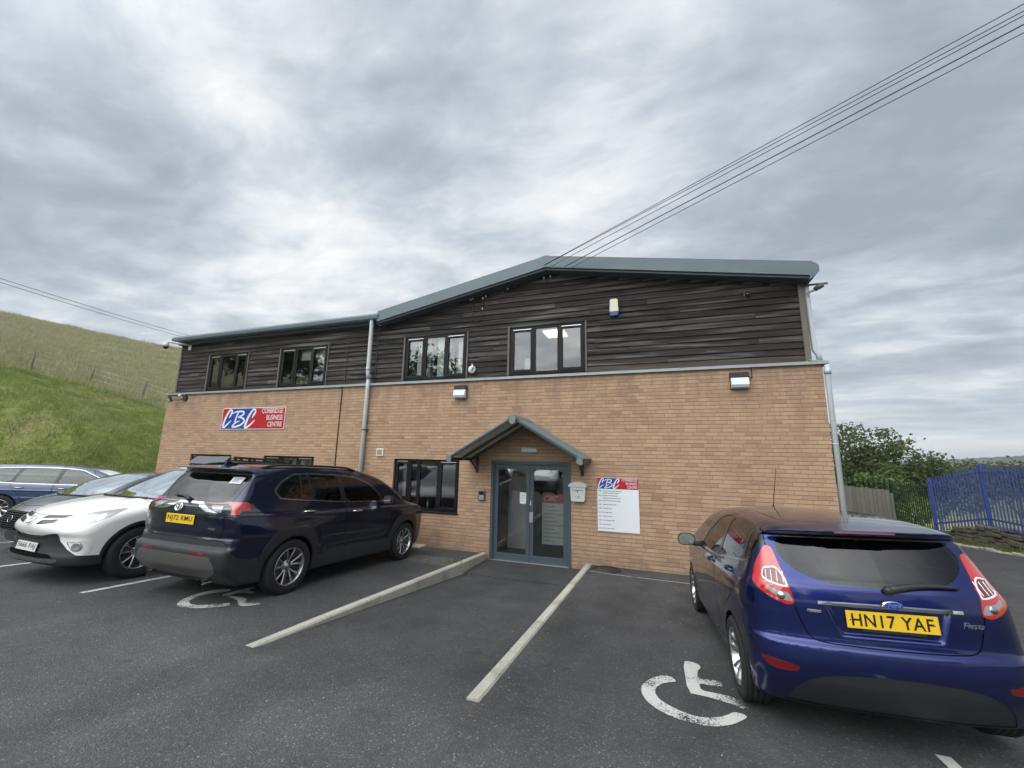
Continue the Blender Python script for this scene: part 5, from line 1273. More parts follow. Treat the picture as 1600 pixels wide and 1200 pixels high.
def mirror(car,x,z,side,mat,w=.24,h=.16,reach=.11,glass=True):
    y=car.sidey(x-.05,z-.06); s=side
    r=empty('wing_mirror',parent=None) if False else None
    b=MB(); st=0
    # housing: a lofted shell, rounded towards the front
    V=[];n=20
    yc=s*(y+reach+w/2-.03)
    for (dx,sy,sz,dz) in ((-.055,1.,1.,0),(-.035,1.04,1.04,0),(.0,1.0,.98,.0),(.045,.82,.80,-.005),(.075,.5,.5,-.012),(.085,.1,.1,-.015)):
        for k in range(n):
            a=math.tau*k/n; cxx,cz=math.cos(a),math.sin(a); ex=.72
            V.append((x+dx-.04,yc+s*0+sy*w/2*math.copysign(abs(cxx)**ex,cxx),z+dz+sz*h/2*math.copysign(abs(cz)**ex,cz)))
    F=[(i*n+k,i*n+(k+1)%n,(i+1)*n+(k+1)%n,(i+1)*n+k) for i in range(5) for k in range(n)]
    b.add(V,F,True); o=b.build('wing_mirror',[mat],car.root)
    b=MB(); b.add([(V[k][0]-.0,yc+(V[k][1]-yc)*.9,z+(V[k][2]-z)*.88) for k in range(n)],[tuple(range(n))]); b.build('mirror_glass',['chrome'],o)
    b=MB(); b.add([(V[k][0]+.003,V[k][1],V[k][2]) for k in range(n)],[tuple(range(n))]); 
    b.tube([(x-.03,s*(y-.03),z-.05),(x-.04,s*(y+reach*.6),z-.055),(x-.045,s*(y+reach+.03),z-.04)],[.035,.028,.03],8); b.build('mirror_arm',['black_plastic'],o)
    return o
def handle(car,x,z,side,mat,w=.2):
    y=car.sidey(x,z); s=side; b=MB(); b.tube([(x-w/2,s*(y-.004),z),(x-w/2+.03,s*(y+.022),z+.002),(x,s*(y+.030),z+.004),(x+w/2-.03,s*(y+.022),z+.002),(x+w/2,s*(y-.004),z)],[.010,.014,.016,.014,.010],8); o=b.build('door_handle',[mat],car.root)
    b=MB(); b.lathe([(0,0),(.045,0),(.050,-.004)],(0,0,0),'y',20); b.xform(Matrix.Translation((x,s*(y+.0035),z-.002))@Matrix.Rotation(0 if s>0 else math.pi,4,'Z')@Matrix.Diagonal((1.1,1,.7,1))); b.build('handle_recess',['black_plastic'],o)
def wiper(car,p0,p1,rear=True,mat='black_plastic',lift=.02,name='rear_wiper'):
    b=MB(); pts=[];
    for t in np.linspace(0,1,9):
        y=p0[0]+(p1[0]-p0[0])*t; z=p0[1]+(p1[1]-p0[1])*t+.02*math.sin(math.pi*t); pts.append((car.surf(y,z)-lift,y,z))
    b.tube(pts,[.026,.028,.024,.020,.018,.016,.014,.012,.008],8); b.sphere(pts[0],.030,12,8); return b.build(name,[mat],car.root)
def pose_M(x,y,z,yaw,pit,rol):
    f=np.array([math.sin(yaw)*math.cos(pit),math.cos(yaw)*math.cos(pit),math.sin(pit)]); l=np.array([-math.cos(yaw),math.sin(yaw),0]); u=np.cross(f,l); c,s=math.cos(rol),math.sin(rol); l,u=c*l+s*u,c*u-s*l
    return Matrix(((f[0],l[0],u[0],x),(f[1],l[1],u[1],y),(f[2],l[2],u[2],z),(0,0,0,1)))
def ground_pose(x,y,yaw):
    e=.5; B0=(Gs(x,y+e)-Gs(x,y-e))/(2*e); C0=(Gs(x+e,y)-Gs(x-e,y))/(2*e); f=(math.sin(yaw),math.cos(yaw)); l=(-math.cos(yaw),math.sin(yaw))
    return pose_M(x,y,Gs(x,y),yaw,math.atan(B0*f[1]+C0*f[0]),math.atan(B0*l[1]+C0*l[0]))
def interior(c,xs_,zs,w=.50,hr=.22,dash=None,top=1.25):
    b=MB(); b.box(xs_[-1]-.5,(dash or 2.2)+.2,-.62,.62,.32,.36); b.build('cabin_floor',['cabin_trim'],c.root)
    for i,x in enumerate(xs_):
        for s_ in (1,-1):
            y=s_*.36; b=MB(); b.box(x-.02,x+.48,y-w/2,y+w/2,zs-.14,zs,.05); st=len(b.v); b.box(-.07,.05,y-w/2+.02,y+w/2-.02,0,top-zs-.18,.05)
            b.xform(Matrix.Translation((x,0,zs-.04))@Matrix.Rotation(-.30,4,'Y'),st); o=b.build('seat',['seat_fabric'],c.root)
            b=MB(); b.box(-.05,.04,y-.13,y+.13,0,.17,.04); b.xform(Matrix.Translation((x-(top-zs-.10)*.30,0,top-.14))@Matrix.Rotation(-.15,4,'Y')); b.build('headrest',['seat_fabric'],o)
    b=MB(); d=dash or 2.2; b.box(d-.30,d+.25,-.66,.66,.72,.95,.05); b.build('dashboard',['cabin_trim'],c.root)
    b=MB(); b.tube([(d-.42+.08*math.cos(t)*0,-.36+.18*math.cos(t),.98+.17*math.sin(t)) for t in np.linspace(0,math.tau,21)],.014,6,cap=False); b.build('steering_wheel',['cabin_trim'],c.root)
# ---------------------------------------------------------------- blue hatchback (foreground right)
def build_hatch():
    M=pose_M(1.428,-4.472,.331,-.059,-.062,-.028)
    c=Car('blue_hatchback',HATCH,.012,'metallic blue five door hatchback seen from behind, in the bay at the right','car',M,'paint_blue')
    rw=[(0,1.012),(.31,1.03),(.45,1.075),(.535,1.145),(.570,1.22),(.545,1.30),(.47,1.342),(0,1.35)]
    g=lambda:c.back(rw,1,.2,-.1)
    a=c.take(g); fr_,a=split(a,.34-np.abs(a[1][:,1])); c.emit('rear_window',a,'car_glass',off=-.002); c.body.append((fr_,'black_plastic'))
    # tail lamps
    lp=[(.803,1.250),(.741,1.236),(.674,1.135),(.582,1.012),(.536,.885),(.598,.868),(.712,.904),(.831,.955),(.90,1.003),(.885,1.105)]
    a=c.take(lambda:c.wrap(lp,-.62,.8,1,.15))
    def wf(M_,P,r=1,f=.15): u=np.abs(M_[0][:,1])+.8*(M_[0][:,0]+.62); return sdpoly(u,M_[0][:,2],rnd(P,r,f))
    clear=[(.545,.895),(.60,.895),(.69,.928),(.755,.965),(.74,.985),(.66,.955),(.58,.95)]
    cl,a=split(a,wf(a,clear)); 
    inner=[(.80,1.095),(.70,1.112),(.655,1.09),(.60,1.03),(.575,.985),(.62,.985),(.74,1.005),(.80,1.03)]
    ins,a=split(a,wf(a,inner)); core,frame=split(ins,wf(ins,inner)+.010)
    for nm,q,m_ in (('tail_lamp',a,'lamp_red'),):
        lamps=c.lr(nm,q,m_,off=.004,skirt=True)
    for lampo,sg in zip(lamps,(1,-1)):
        for nm,q,m_ in (('clear_lens',cl,'lamp_clear'),('lamp_frame',frame,'lamp_white'),('lamp_core',core,'lamp_dark_red')):
            h_,_=split(q,-sg*q[0][:,1]); c.emit(nm,h_,m_,off=.004,parent=lampo)
        for k_ in range(4):
            pts=[]
            for zz_ in np.linspace(1.085-.018*k_*0,1.005,6):
                s0=.775-.046*k_-.30*(1.085-zz_)
                yg=np.linspace(.50,.76,27); xg=np.array([c.surf(q,zz_) for q in yg]); sg_=yg+.8*(xg+.62); yy0=float(np.interp(s0,sg_,yg)); pts.append((c.surf(yy0,zz_)-.005,sg*yy0,zz_))
            b=MB(); b.tube(pts,.0035,6); b.build('lamp_strip',['lamp_white'],lampo)
        b=MB(); yb=.61*sg; zb_=.925
        Mx=c.frame_rear(yb,zb_,.006); b.lathe([(0,.006),(.022,.004),(.026,0)],n=18); b.xform(Mx); b.build('bulb',['chrome_dull'],lampo)
    # side glass with black pillars
    sw=[[(1.60,1.005),(1.44,1.15),(1.10,1.345),(.92,1.39),(.70,1.402),(.655,1.39),(.66,1.03)],[(.575,1.04),(.565,1.395),(.0,1.375),(-.13,1.35),(-.15,1.11)],[(-.205,1.12),(-.19,1.335),(-.30,1.31),(-.375,1.275),(-.30,1.15)]]
    for P in sw:
        a=c.take(lambda:c.side(P,1,.12)); c.lr('side_window',a,'car_glass',off=-.003)
    tr=[(1.68,.985),(1.46,1.165),(1.12,1.365),(.92,1.412),(.66,1.422),(.0,1.395),(-.18,1.365),(-.34,1.315),(-.41,1.27),(-.32,1.12),(-.2,1.10)]
    a=c.take(lambda:c.side(tr,1,.15)); c.lr('window_trim',a,'black_gloss')
    # chrome strip under the side glass
    a=c.take(lambda:c.side([(1.70,.972),(1.66,.99),(.6,1.022),(-.2,1.105),(-.34,1.135),(-.34,1.12),(-.2,1.09),(.6,1.008)],0)); c.lr('belt_moulding',a,'chrome_dull',off=.003)
    # lower rear valance and reflectors
    a=c.take(lambda:c.back([(0,.485),(.25,.478),(.43,.452),(.54,.395),(.61,.32),(.66,.15),(0,.1)],2,.2,.3)); c.emit('rear_valance',a,'cladding_plastic',off=-.004)
    a=c.take(lambda:c.wrap([(.86,.512),(.74,.512),(.55,.487),(.57,.452),(.69,.44),(.80,.458)],-.62,.8,1,.2)); c.lr('reflector',a,'lamp_dark_red',off=.002,skirt=True)
    # seams: tailgate, doors, fuel flap
    tg=c.seam(lambda:c.back([(0,.645),(.40,.650),(.475,.675),(.515,.78),(.548,.90),(.585,1.02),(.615,1.13),(.625,1.25),(.60,1.50),(0,1.6)],2,.2,-.27),keep=False)
    c.emit('tailgate',tg,'paint_blue')
    fd=c.seam(lambda:c.side([(1.86,.98),(1.84,.60),(1.76,.34),(1.66,.285),(.74,.27),(.70,.55),(.66,.90),(.62,1.03),(.61,1.55),(1.2,1.55),(1.75,1.1)],1,.12),keep=False); c.lr('door',fd,'paint_blue')
    rd=c.seam(lambda:c.side([(.605,1.55),(.605,1.03),(.645,.90),(.685,.55),(.725,.28),(.50,.285),(.42,.42),(.33,.58),(.10,.70),(-.10,.82),(-.17,1.0),(-.16,1.55)],1,.12),keep=False); c.lr('door',rd,'paint_blue')
    V=c.M[0]; c.seam(lambda:np.maximum(np.hypot((c.M[0][:,0]+.40)*1.0,c.M[0][:,2]-.88)-.082,.3-c.M[0][:,1]),w=.0022)
    c.seam(lambda:np.maximum(np.abs(c.M[0][:,2]-.60+.08*(c.M[0][:,0]+.45))-.0015,np.maximum(c.M[0][:,0]+.34,-.62-c.M[0][:,0])),w=.0012)
    c.finish()
    wheels(c,.305,.213,.20,5,.765,'multi2',0)
    b=MB(); Ms=[c.frame_rear(y,.905+.004*(1-abs(y)/.4),.010) for y in np.linspace(.40,-.42,15)]
    V=[];F=[]
    for k,Mx in enumerate(Ms):
        hh=.0125; V+=[tuple(Mx@Vector((0,-hh,-.01))),tuple(Mx@Vector((0,-hh*.8,.004))),tuple(Mx@Vector((0,hh*.8,.004))),tuple(Mx@Vector((0,hh,-.01)))]
        if k: q=4*k; F+=[(q-4+j,q+j,q+j+1,q-3+j) for j in range(3)]
    F+=[(0,1,2,3),(q+3,q+2,q+1,q)]
    b.add(V,F); b.build('chrome_strip',['chrome'],c.root)
    Mx=c.frame_rear(-.033,.925,.022); b=MB(); b.lathe([(0,.006),(.9,.004),(1.,-.01)],n=36); b.xform(Mx@Matrix.Diagonal((.060,.026,1,1))); bo_=b.build('badge',['chrome'],c.root)
    b=MB(); b.lathe([(0,.0075),(.86,.0065)],n=36); b.xform(Mx@Matrix.Diagonal((.060,.026,1,1))); b.build('badge_field',['sign_blue'],bo_)
    text_mesh('badge_script','Ford',.040,'chrome',bo_,Mx@Matrix.Translation((0,.001,.0085)),sx=.95,shear=.35)
    plate(c,-.018,.815,'HN17 YAF','plate_yellow',off=.012)
    for yy_ in (.22,-.25):
        Mx=c.frame_rear(yy_,.815,.016); b=MB(); b.lathe([(0,.004),(.007,.003),(.009,0)],n=10); b.xform(Mx); b.build('plate_screw',['chrome_dull'],c.root)
    o,Mx=None,c.frame_rear(-.02,.752,.014); car_part_box(c,'plate_bracket','black_plastic',(.36,.018,.008),Mx,.002)
    text_mesh('script_badge','Fiesta',.052,'chrome',c.root,c.frame_rear(-.462,.828,.004),sx=1.0,shear=.45,ext=.002)
    Mx=c.frame_rear(.428,.847,.004); car_part_box(c,'trim_badge','chrome_dull',(.085,.018,.004),Mx,.001)
    text_mesh('badge_lettering','EcoBoost',.016,'chrome',c.root,Mx@Matrix.Translation((0,0,.003)),shear=.2)
    wiper(c,(-.03,1.012),(-.45,1.045))
    b=MB()
    for s_ in (1,-1):
        pass
    Mx=c.frame_rear(0,1.372,.002); b.box(-.19,.19,-.008,.008,-.004,.003,.002); b.xform(Mx); b.build('brake_light',['lamp_dark_red'],c.root)
    for s_ in (1,-1): mirror(c,1.60,1.055,s_,'paint_blue',w=.20,h=.145)
    for s_ in (1,-1): handle(c,.83,.945,s_,'paint_blue'); handle(c,.06,.985,s_,'paint_blue')
    interior(c,[1.05,.12],.62,dash=2.15,top=1.30)
    b=MB(); b.box(-.30,.02,-.52,.52,.88,.91,.01); b.build('parcel_shelf',['cabin_trim'],c.root)
    b=MB(); z0=c.topz(1.45,0); b.tube([(1.45,0,z0-.01),(1.44,0,z0+.03)],[.018,.012],10); b.tube([(1.44,0,z0+.03),(1.16,0,z0+.46)],[.0045,.003],6); b.build('aerial',['black_plastic'],c.root)
    return c
def c_field(M_,P,xmax):
    P=np.array(P,float); Q=[p for p in P]+[(-p[0],p[1]) for p in P[::-1] if abs(p[0])>1e-6]; return sdpoly(M_[0][:,1],M_[0][:,2],rnd(Q,1,.2))
# ---------------------------------------------------------------- navy suv
def build_suv():
    c=Car('navy_suv',SUV,.016,'dark navy suv with grey plastic cladding seen from behind, parked nose to the wall','car',ground_pose(-5.684,-4.228,.0025),'paint_navy')
    rw=[(0,1.178),(.40,1.175),(.58,1.185),(.635,1.25),(.665,1.40),(.66,1.48),(.60,1.535),(.5,1.55),(0,1.555)]
    a=c.take(lambda:c.back(rw,1,.2,-.3)); gl,rim_=split(a,c_field(a,rw,0)+.015); c.emit('rear_window',gl,'car_glass',off=-.002); c.body.append((rim_,'black_gloss'))
    lp=[(.25,1.168),(.37,1.188),(.70,1.198),(.965,1.200),(1.20,1.035),(.905,1.048),(.79,1.055),(.655,1.062),(.58,1.065),(.46,1.095)]
    a=c.take(lambda:c.wrap(lp,-.88,.8,1,.08,xl=.6))
    def wf(M_,P): u=np.abs(M_[0][:,1])+.8*(M_[0][:,0]+.88); return sdpoly(u,M_[0][:,2],rnd(P,1,.1))
    r1,a=split(a,wf(a,[(.67,1.19),(.965,1.198),(1.01,1.10),(.90,1.098),(.90,1.052),(.79,1.056),(.80,1.115)]))
    r2,a=split(a,wf(a,[(.25,1.168),(.37,1.188),(.70,1.198),(.72,1.165),(.40,1.158)]))
    cl,a=split(a,wf(a,[(.43,1.148),(.64,1.148),(.64,1.07),(.50,1.09)]))
    lam=c.lr('tail_lamp',r1,'lamp_red',off=.012,skirt=True)
    for lo_,sg in zip(lam,(1,-1)):
        for nm,q,m_ in (('lamp_bar',r2,'lamp_dark_red'),('clear_lens',cl,'lamp_clear'),('lamp_housing',a,'lamp_dark')):
            h_,_=split(q,-sg*q[0][:,1]); c.emit(nm,h_,m_,off=.008 if nm!='lamp_housing' else .004,parent=lo_)
    a=c.take(lambda:c.back([(0,1.180),(.21,1.180),(.27,1.160),(.42,1.105),(.66,1.082),(.66,1.062),(.37,1.074),(.17,1.146),(0,1.150)],0,.1,-.6)); c.emit('chrome_trim',a,'chrome',off=.006,skirt=True)
    a=c.take(lambda:c.back([(0,1.15),(.17,1.146),(.37,1.074),(.48,1.06),(.33,.88),(.30,.86),(0,.855)],1,.1,-.6)); c.emit('tailgate_panel',a,'paint_navy')
    # side glass
    sw=[[(-.27,1.325),(-.19,1.425),(.02,1.535),(.125,1.545),(.10,1.222),(-.21,1.245)],[(.165,1.548),(.27,1.556),(.29,1.209),(.125,1.221)],[(.295,1.558),(.88,1.552),(.915,1.164),(.315,1.208)],[(.975,1.548),(1.30,1.52),(1.60,1.43),(1.83,1.28),(1.93,1.135),(1.03,1.155)]]
    for P in sw: a=c.take(lambda:c.side(P,1,.12)); c.lr('side_window',a,'car_glass',off=-.003)
    tr=[(-.32,1.33),(-.21,1.45),(.02,1.565),(.3,1.580),(.9,1.575),(1.33,1.542),(1.64,1.445),(1.87,1.29),(1.99,1.12),(1.0,1.138),(.1,1.20),(-.24,1.225)]
    a=c.take(lambda:c.side(tr,1,.12)); edge,a2=split(a,-(sdpoly(a[0][:,0],a[0][:,2],rnd(tr,1,.12))+.012)); c.lr('window_surround',edge,'chrome_dull'); c.lr('window_trim',a2,'black_gloss')
    # cladding: bumper, arches, sills
    bp=[(-.3,.745),(.63,.745),(.77,.725),(.954,.56),(1.24,.475),(1.8,.47),(1.8,.1),(-.3,.1)]
    a=c.take(lambda:c.wrap(bp,-.88,.8,0,.1,xl=.50))
    UU=lambda q:np.abs(q[0][:,1])+.8*(q[0][:,0]+.88)
    sk,a=split(a,sdpoly(UU(a),a[0][:,2],np.array([(-.3,.575),(.55,.575),(.60,.565),(.70,.46),(.71,.40),(.60,.32),(-.3,.30)])))
    rf,a=split(a,np.maximum(np.abs(np.abs(a[0][:,1])-.46)-.12,np.abs(a[0][:,2]-.600)-.017))
    bo_=c.emit('rear_bumper',a,'cladding_plastic',off=.004,skirt=True); c.emit('skid_plate',sk,'skid_silver',off=.012,skirt=True,parent=bo_); c.lr('reflector',rf,'lamp_dark_red',off=.006,parent=bo_)
    for x in (0,2.69):
        oc=[(x-.52,.20),(x-.47,.50),(x-.435,.66),(x-.30,.825),(x-.16,.85),(x+.18,.85),(x+.29,.82),(x+.42,.66),(x+.47,.48),(x+.53,.20)]
        a=c.take(lambda:c.side(oc,1,.08,ymin=.55)); c.lr('arch_cladding',a,'cladding_plastic',off=.012,skirt=True)
    a=c.take(lambda:c.side([(.40,.42),(.55,.42),(.75,.485),(2.2,.455),(2.3,.46),(2.3,.1),(.4,.1)],0,ymin=.55)); c.lr('sill_cladding',a,'cladding_plastic',off=.010,skirt=True)
    tg=c.seam(lambda:c.back([(0,.75),(.62,.75),(.69,.80),(.705,.90),(.69,1.04),(.655,1.12),(.66,1.25),(.69,1.42),(.70,1.53),(.64,1.75),(0,1.8)],1,.2,-.40),keep=False); c.emit('tailgate',tg,'paint_navy')
    fd=c.seam(lambda:c.side([(2.16,1.10),(2.16,.80),(2.10,.46),(1.04,.46),(1.00,.9),(.955,1.15),(.94,1.70),(1.4,1.70),(2.06,1.15)],1,.1),keep=False); c.lr('door',fd,'paint_navy')
    rd=c.seam(lambda:c.side([(.935,1.70),(.95,1.15),(.995,.9),(1.035,.46),(.60,.40),(.52,.62),(.40,.83),(.22,.98),(.13,1.15),(.16,1.70)],1,.1),keep=False); c.lr('door',rd,'paint_navy')
    c.finish()
    wheels(c,.348,.240,.225,5,.825,'multi',0)
    plate(c,.03,.965,'NJ72 RMU','plate_yellow',off=.014)
    Mx=c.frame_rear(.105,1.098,.016); ring_badge(c,Mx,.062,.046)
    text_mesh('script_badge','HYBRID',.034,'chrome',c.root,c.frame_rear(-.53,.876,.004),shear=.3,ext=.002)
    wiper(c,(.07,1.20),(.40,1.235),name='rear_wiper')
    b=MB(); Mx=c.frame_rear(-.50,1.455,.004); b.box(-.10,.09,-.05,.05,-.001,.002); b.xform(Mx); st_=b.build('window_sticker',['sign_white'],c.root); 
    b=MB()
    for i in range(4): b.box(-.08+.015*(i%2),.07-.02*(i%3),.030-i*.02,.036-i*.02,.0025,.003)
    b.xform(Mx); b.build('sticker_print',['sign_blue'],st_)
    for s_ in (1,-1):
        mirror(c,1.98,1.16,s_,'paint_navy',w=.17,h=.145,reach=.09)
        handle(c,.25,1.045,s_,'chrome',.22); handle(c,1.24,1.00,s_,'chrome',.22)
        b=MB(); pts=[]; 
        for x in np.linspace(-.42,1.40,16): yy_=.60 if x<1.1 else .60+(x-1.1)*.06; pts.append((x,s_*yy_,c.topz(x,yy_)+.028*math.sin(math.pi*min(1,max(0,(x+.42)/.3*.5)) if x<-.12 else math.pi*min(1,max(0,(1.40-x)/.3*.5)) if x>1.1 else math.pi/2)+.004))
        b.tube(pts,.017,8); b.build('roof_rail',['black_plastic'],c.root)
        b=MB(); b.tube([(-.62,s_*-.51,.29),(-.89,s_*-.51,.268)],[.03,.036],16,cap=False); b.lathe([(0,0),(.001,0)],(-.62,s_*-.51,.29),'x',8); b.build('exhaust_tip',['chrome'],c.root)
    b=MB(); z0=c.topz(-.35,0); b.prism([(-.50,z0-.02),(-.49,z0+.055),(-.40,z0+.035),(-.28,z0-.01)],1,-.018,.018); b.build('shark_fin_aerial',['paint_navy'],c.root)
    interior(c,[1.15,.15],.75,dash=2.3,top=1.47)
    Mx=c.frame_rear(.0,1.580,.002); car_part_box(c,'brake_light','lamp_dark_red',(.26,.012,.006),Mx,.002)
    return c
def ring_badge(c,Mx,rx,ry,nm='badge'):
    """three interlocking chrome ovals"""
    b=MB()
    def oval(ax,ay,cy,r):
        b.tube([tuple(Mx@Vector((ax*math.cos(t),cy+ay*math.sin(t),0.004))) for t in np.linspace(0,math.tau,33)],r,6,cap=False)
    oval(rx,ry,0,.0075); oval(rx*.42,ry*.93,0,.006); oval(rx*.80,ry*.36,ry*.50,.006); return b.build(nm,['chrome'],c.root)
# ---------------------------------------------------------------- white suv, nose towards the camera
def build_white():
    yaw=3.176; ox,oy=-8.098-.04,-4.587-.02; M0=ground_pose(ox,oy,yaw); M=M0@Matrix.Translation((-2.66,0,0))
    c=Car('white_suv',WHITE,.016,'white suv facing out of its bay with a black roof rack, plate reading S666 PAJ','car',M,'paint_white')
    ws=[(2.62,0),(2.54,.40),(2.40,.66),(2.30,.71),(1.60,.565),(1.62,0)]
    a=c.take(lambda:c.plan(ws,1,.1,1.0)); c.emit('windscreen',a,'car_glass_clear',off=-.002)
    a=c.take(lambda:c.plan([(2.72,0),(2.64,.40),(2.50,.68),(2.40,.76),(2.22,.74),(1.54,.60),(1.56,0)],1,.1,1.0)); c.emit('cowl_trim',a,'black_plastic')
    sw=[[(2.15,1.15),(1.85,1.36),(1.5,1.50),(1.15,1.54),(1.12,1.15)],[(1.04,1.15),(1.06,1.545),(.35,1.54),(.22,1.18)],[(.15,1.19),(.28,1.53),(-.1,1.50),(-.32,1.36),(-.30,1.24)]]
    for P in sw: a=c.take(lambda:c.side(P,1,.12)); c.lr('side_window',a,'car_glass',off=-.003)
    a=c.take(lambda:c.side([(2.28,1.12),(1.9,1.39),(1.5,1.53),(1.0,1.575),(.3,1.57),(-.15,1.53),(-.38,1.37),(-.35,1.2),(.2,1.14)],1,.12)); c.lr('window_trim',a,'black_gloss')
    X0=3.5
    hd=[(.47,.775),(.60,.862),(.72,.898),(1.35,.985),(1.22,.872),(1.02,.792),(.80,.765)]
    a=c.take(lambda:c.wrap(hd,X0,.8,1,.1,front=True,xl=.75))
    def wf(M_,P): u=np.abs(M_[0][:,1])+.8*(X0-M_[0][:,0]); return sdpoly(u,M_[0][:,2],rnd(P,1,.15))
    d1,a=split(a,wf(a,[(.86,.785),(.98,.80),(1.02,.90),(.90,.905)])); d2,a=split(a,wf(a,[(1.07,.82),(1.16,.865),(1.13,.925),(1.06,.92)]))
    hl=c.lr('headlight',a,'lamp_clear',off=.003,skirt=True)
    for lo_,sg in zip(hl,(1,-1)):
        for q in (d1,d2): h_,_=split(q,-sg*q[0][:,1]); c.emit('lamp_lens',h_,'chrome',off=.001,parent=lo_)
    for P in ([(.15,.83),(.17,.868),(.40,.880),(.56,.893),(.50,.853)],[(.16,.755),(.20,.812),(.46,.836),(.45,.785)]):
        a=c.take(lambda:c.back([],0) if False else np.maximum(sdpoly(np.abs(c.M[0][:,1]),c.M[0][:,2],rnd(P,1,.08)),3.2-c.M[0][:,0])); c.lr('grille',a,'black_gloss',off=-.006)
    fg=[(.76,.555),(1.04,.565),(1.13,.50),(1.11,.415),(.95,.415),(.86,.46)]
    a=c.take(lambda:c.wrap(fg,X0,.8,1,.1,front=True)); c.lr('fog_lamp_surround',a,'paint_white',off=-.008)
    bk=[(-.3,.60),(.30,.622),(.57,.665),(.62,.66),(.66,.57),(.80,.47),(.97,.395),(1.3,.37),(1.7,.36),(1.7,.1),(-.3,.1)]
    a=c.take(lambda:c.wrap(bk,X0,.8,0,.1,front=True,xl=.9)); UU=lambda q:np.abs(q[0][:,1])+.8*(X0-q[0][:,0])
    up,a=split(a,sdpoly(UU(a),a[0][:,2],rnd([(-.3,.588),(.30,.61),(.53,.645),(.40,.57),(-.3,.555)],1,.1))); lo,a=split(a,sdpoly(UU(a),a[0][:,2],rnd([(-.3,.40),(.52,.40),(.66,.345),(-.3,.34)],1,.1)))
    lp_,a=split(a,sdpoly(UU(a),a[0][:,2],rnd([(-.3,.335),(.70,.342),(.74,.33),(.66,.295),(-.3,.285)],1,.1)))
    bo_=c.emit('front_bumper',a,'cladding_plastic',off=.004,skirt=True); c.emit('upper_intake',up,'black_gloss',off=-.01,parent=bo_); c.emit('lower_grille',lo,'black_gap',off=-.01,parent=bo_); c.emit('skid_lip',lp_,'chrome_dull',off=.010,skirt=True,parent=bo_)
    bn=c.seam(lambda:c.plan([(3.46,0),(3.43,.26),(3.33,.50),(3.10,.69),(2.70,.76),(2.56,.75),(2.60,0)],1,.15,.85),keep=False); c.emit('bonnet',bn,'paint_white')
    for x in (0,2.66):
        a=c.take(lambda:np.maximum(np.hypot(c.M[0][:,0]-x,c.M[0][:,2]-.36)-.445,.55-np.abs(c.M[0][:,1]))); c.lr('arch_cladding',a,'cladding_plastic',off=.008,skirt=True)
    a=c.take(lambda:c.side([(.40,.42),(2.2,.42),(2.2,.1),(.4,.1)],0,ymin=.55)); c.lr('sill_cladding',a,'cladding_plastic',off=.008,skirt=True)
    fd=c.seam(lambda:c.side([(2.12,1.10),(2.10,.7),(1.96,.43),(1.06,.43),(1.07,1.7),(1.5,1.7),(2.2,1.15)],1,.1),keep=False); c.lr('door',fd,'paint_white')
    rd=c.seam(lambda:c.side([(1.06,1.7),(1.05,.43),(.60,.43),(.46,.72),(.25,.9),(.2,1.7)],1,.1),keep=False); c.lr('door',rd,'paint_white')
    c.finish(); wheels(c,.36,.232,.225,5,.83,'multi',.0)
    plate(c,0.02,.465,'S666 PAJ','plate_white',rear=False,off=.022)
    ring_badge(c,c.frame_rear(0,.80,.014,rear=False),.075,.054)
    for s_ in (1,-1):
        Mx=c.frame_rear(s_*.80,.50,.004,rear=False); b=MB(); b.lathe([(0,.004),(.040,.006),(.052,.010),(.058,.0)],n=28); b.xform(Mx); b.build('fog_lamp',['lamp_clear'],c.root)
        s_>0 and mirror(c,2.12,1.17,s_,'paint_white',w=.22,h=.15)
        handle(c,1.25,.98,s_,'paint_white'); handle(c,.42,1.0,s_,'paint_white')
        b=MB(); b.tube([(x,s_*.60,c.topz(x,.60)+.035) for x in np.linspace(-.5,1.3,12)],.018,8); b.build('roof_rail',['black_plastic'],c.root)
    b=MB()
    for y0,y1 in ((.60,.02),(-.02,-.50)):
        pts=[(2.66-.22*abs(y0+(y1-y0)*t)**1.5,y0+(y1-y0)*t,0) for t in np.linspace(0,1,8)]; pts=[(p[0],p[1],c.topz(p[0],p[1])+.014) for p in pts]; b.tube(pts,.011,6)
    b.build('windscreen_wiper',['black_plastic'],c.root)
    interior(c,[1.0,.1],.75,dash=2.05,top=1.42)
    # roof rack with its grey wind deflector
    rk=empty('roof_rack'); rk.parent=c.root; z=c.topz(.5,0)+.075
    rk=None
    b=MB()
    for s_ in (1,-1):
        b.box(.0,1.28,s_*.56-.015,s_*.56+.015,z-.01,z+.02,.004); b.box(.0,1.28,s_*.56-.012,s_*.56+.012,z+.055,z+.078,.004)
        for x in (.03,.34,.65,.96,1.25): b.box(x-.03,x+.03,s_*.56-.012,s_*.56+.012,z+.02,z+.055)
        for x in (.2,1.0): b.box(x-.03,x+.03,s_*.56-.03,s_*.60+.02,z-.10,z,.004)
    for x in np.linspace(.03,1.25,7): b.box(x-.015,x+.015,-.56,.56,z-.005,z+.015)
    b.box(-.02,.01,-.56,.56,z+.05,z+.078,.004); ro=b.build('roof_rack',['black_plastic'],c.root)
    b=MB(); b.prism([(1.30,z+.06),(1.27,z+.07),(1.40,z-.07),(1.45,z-.075)],1,-.48,.48); b.build('wind_deflector',['grey_plastic'],ro)
    return c
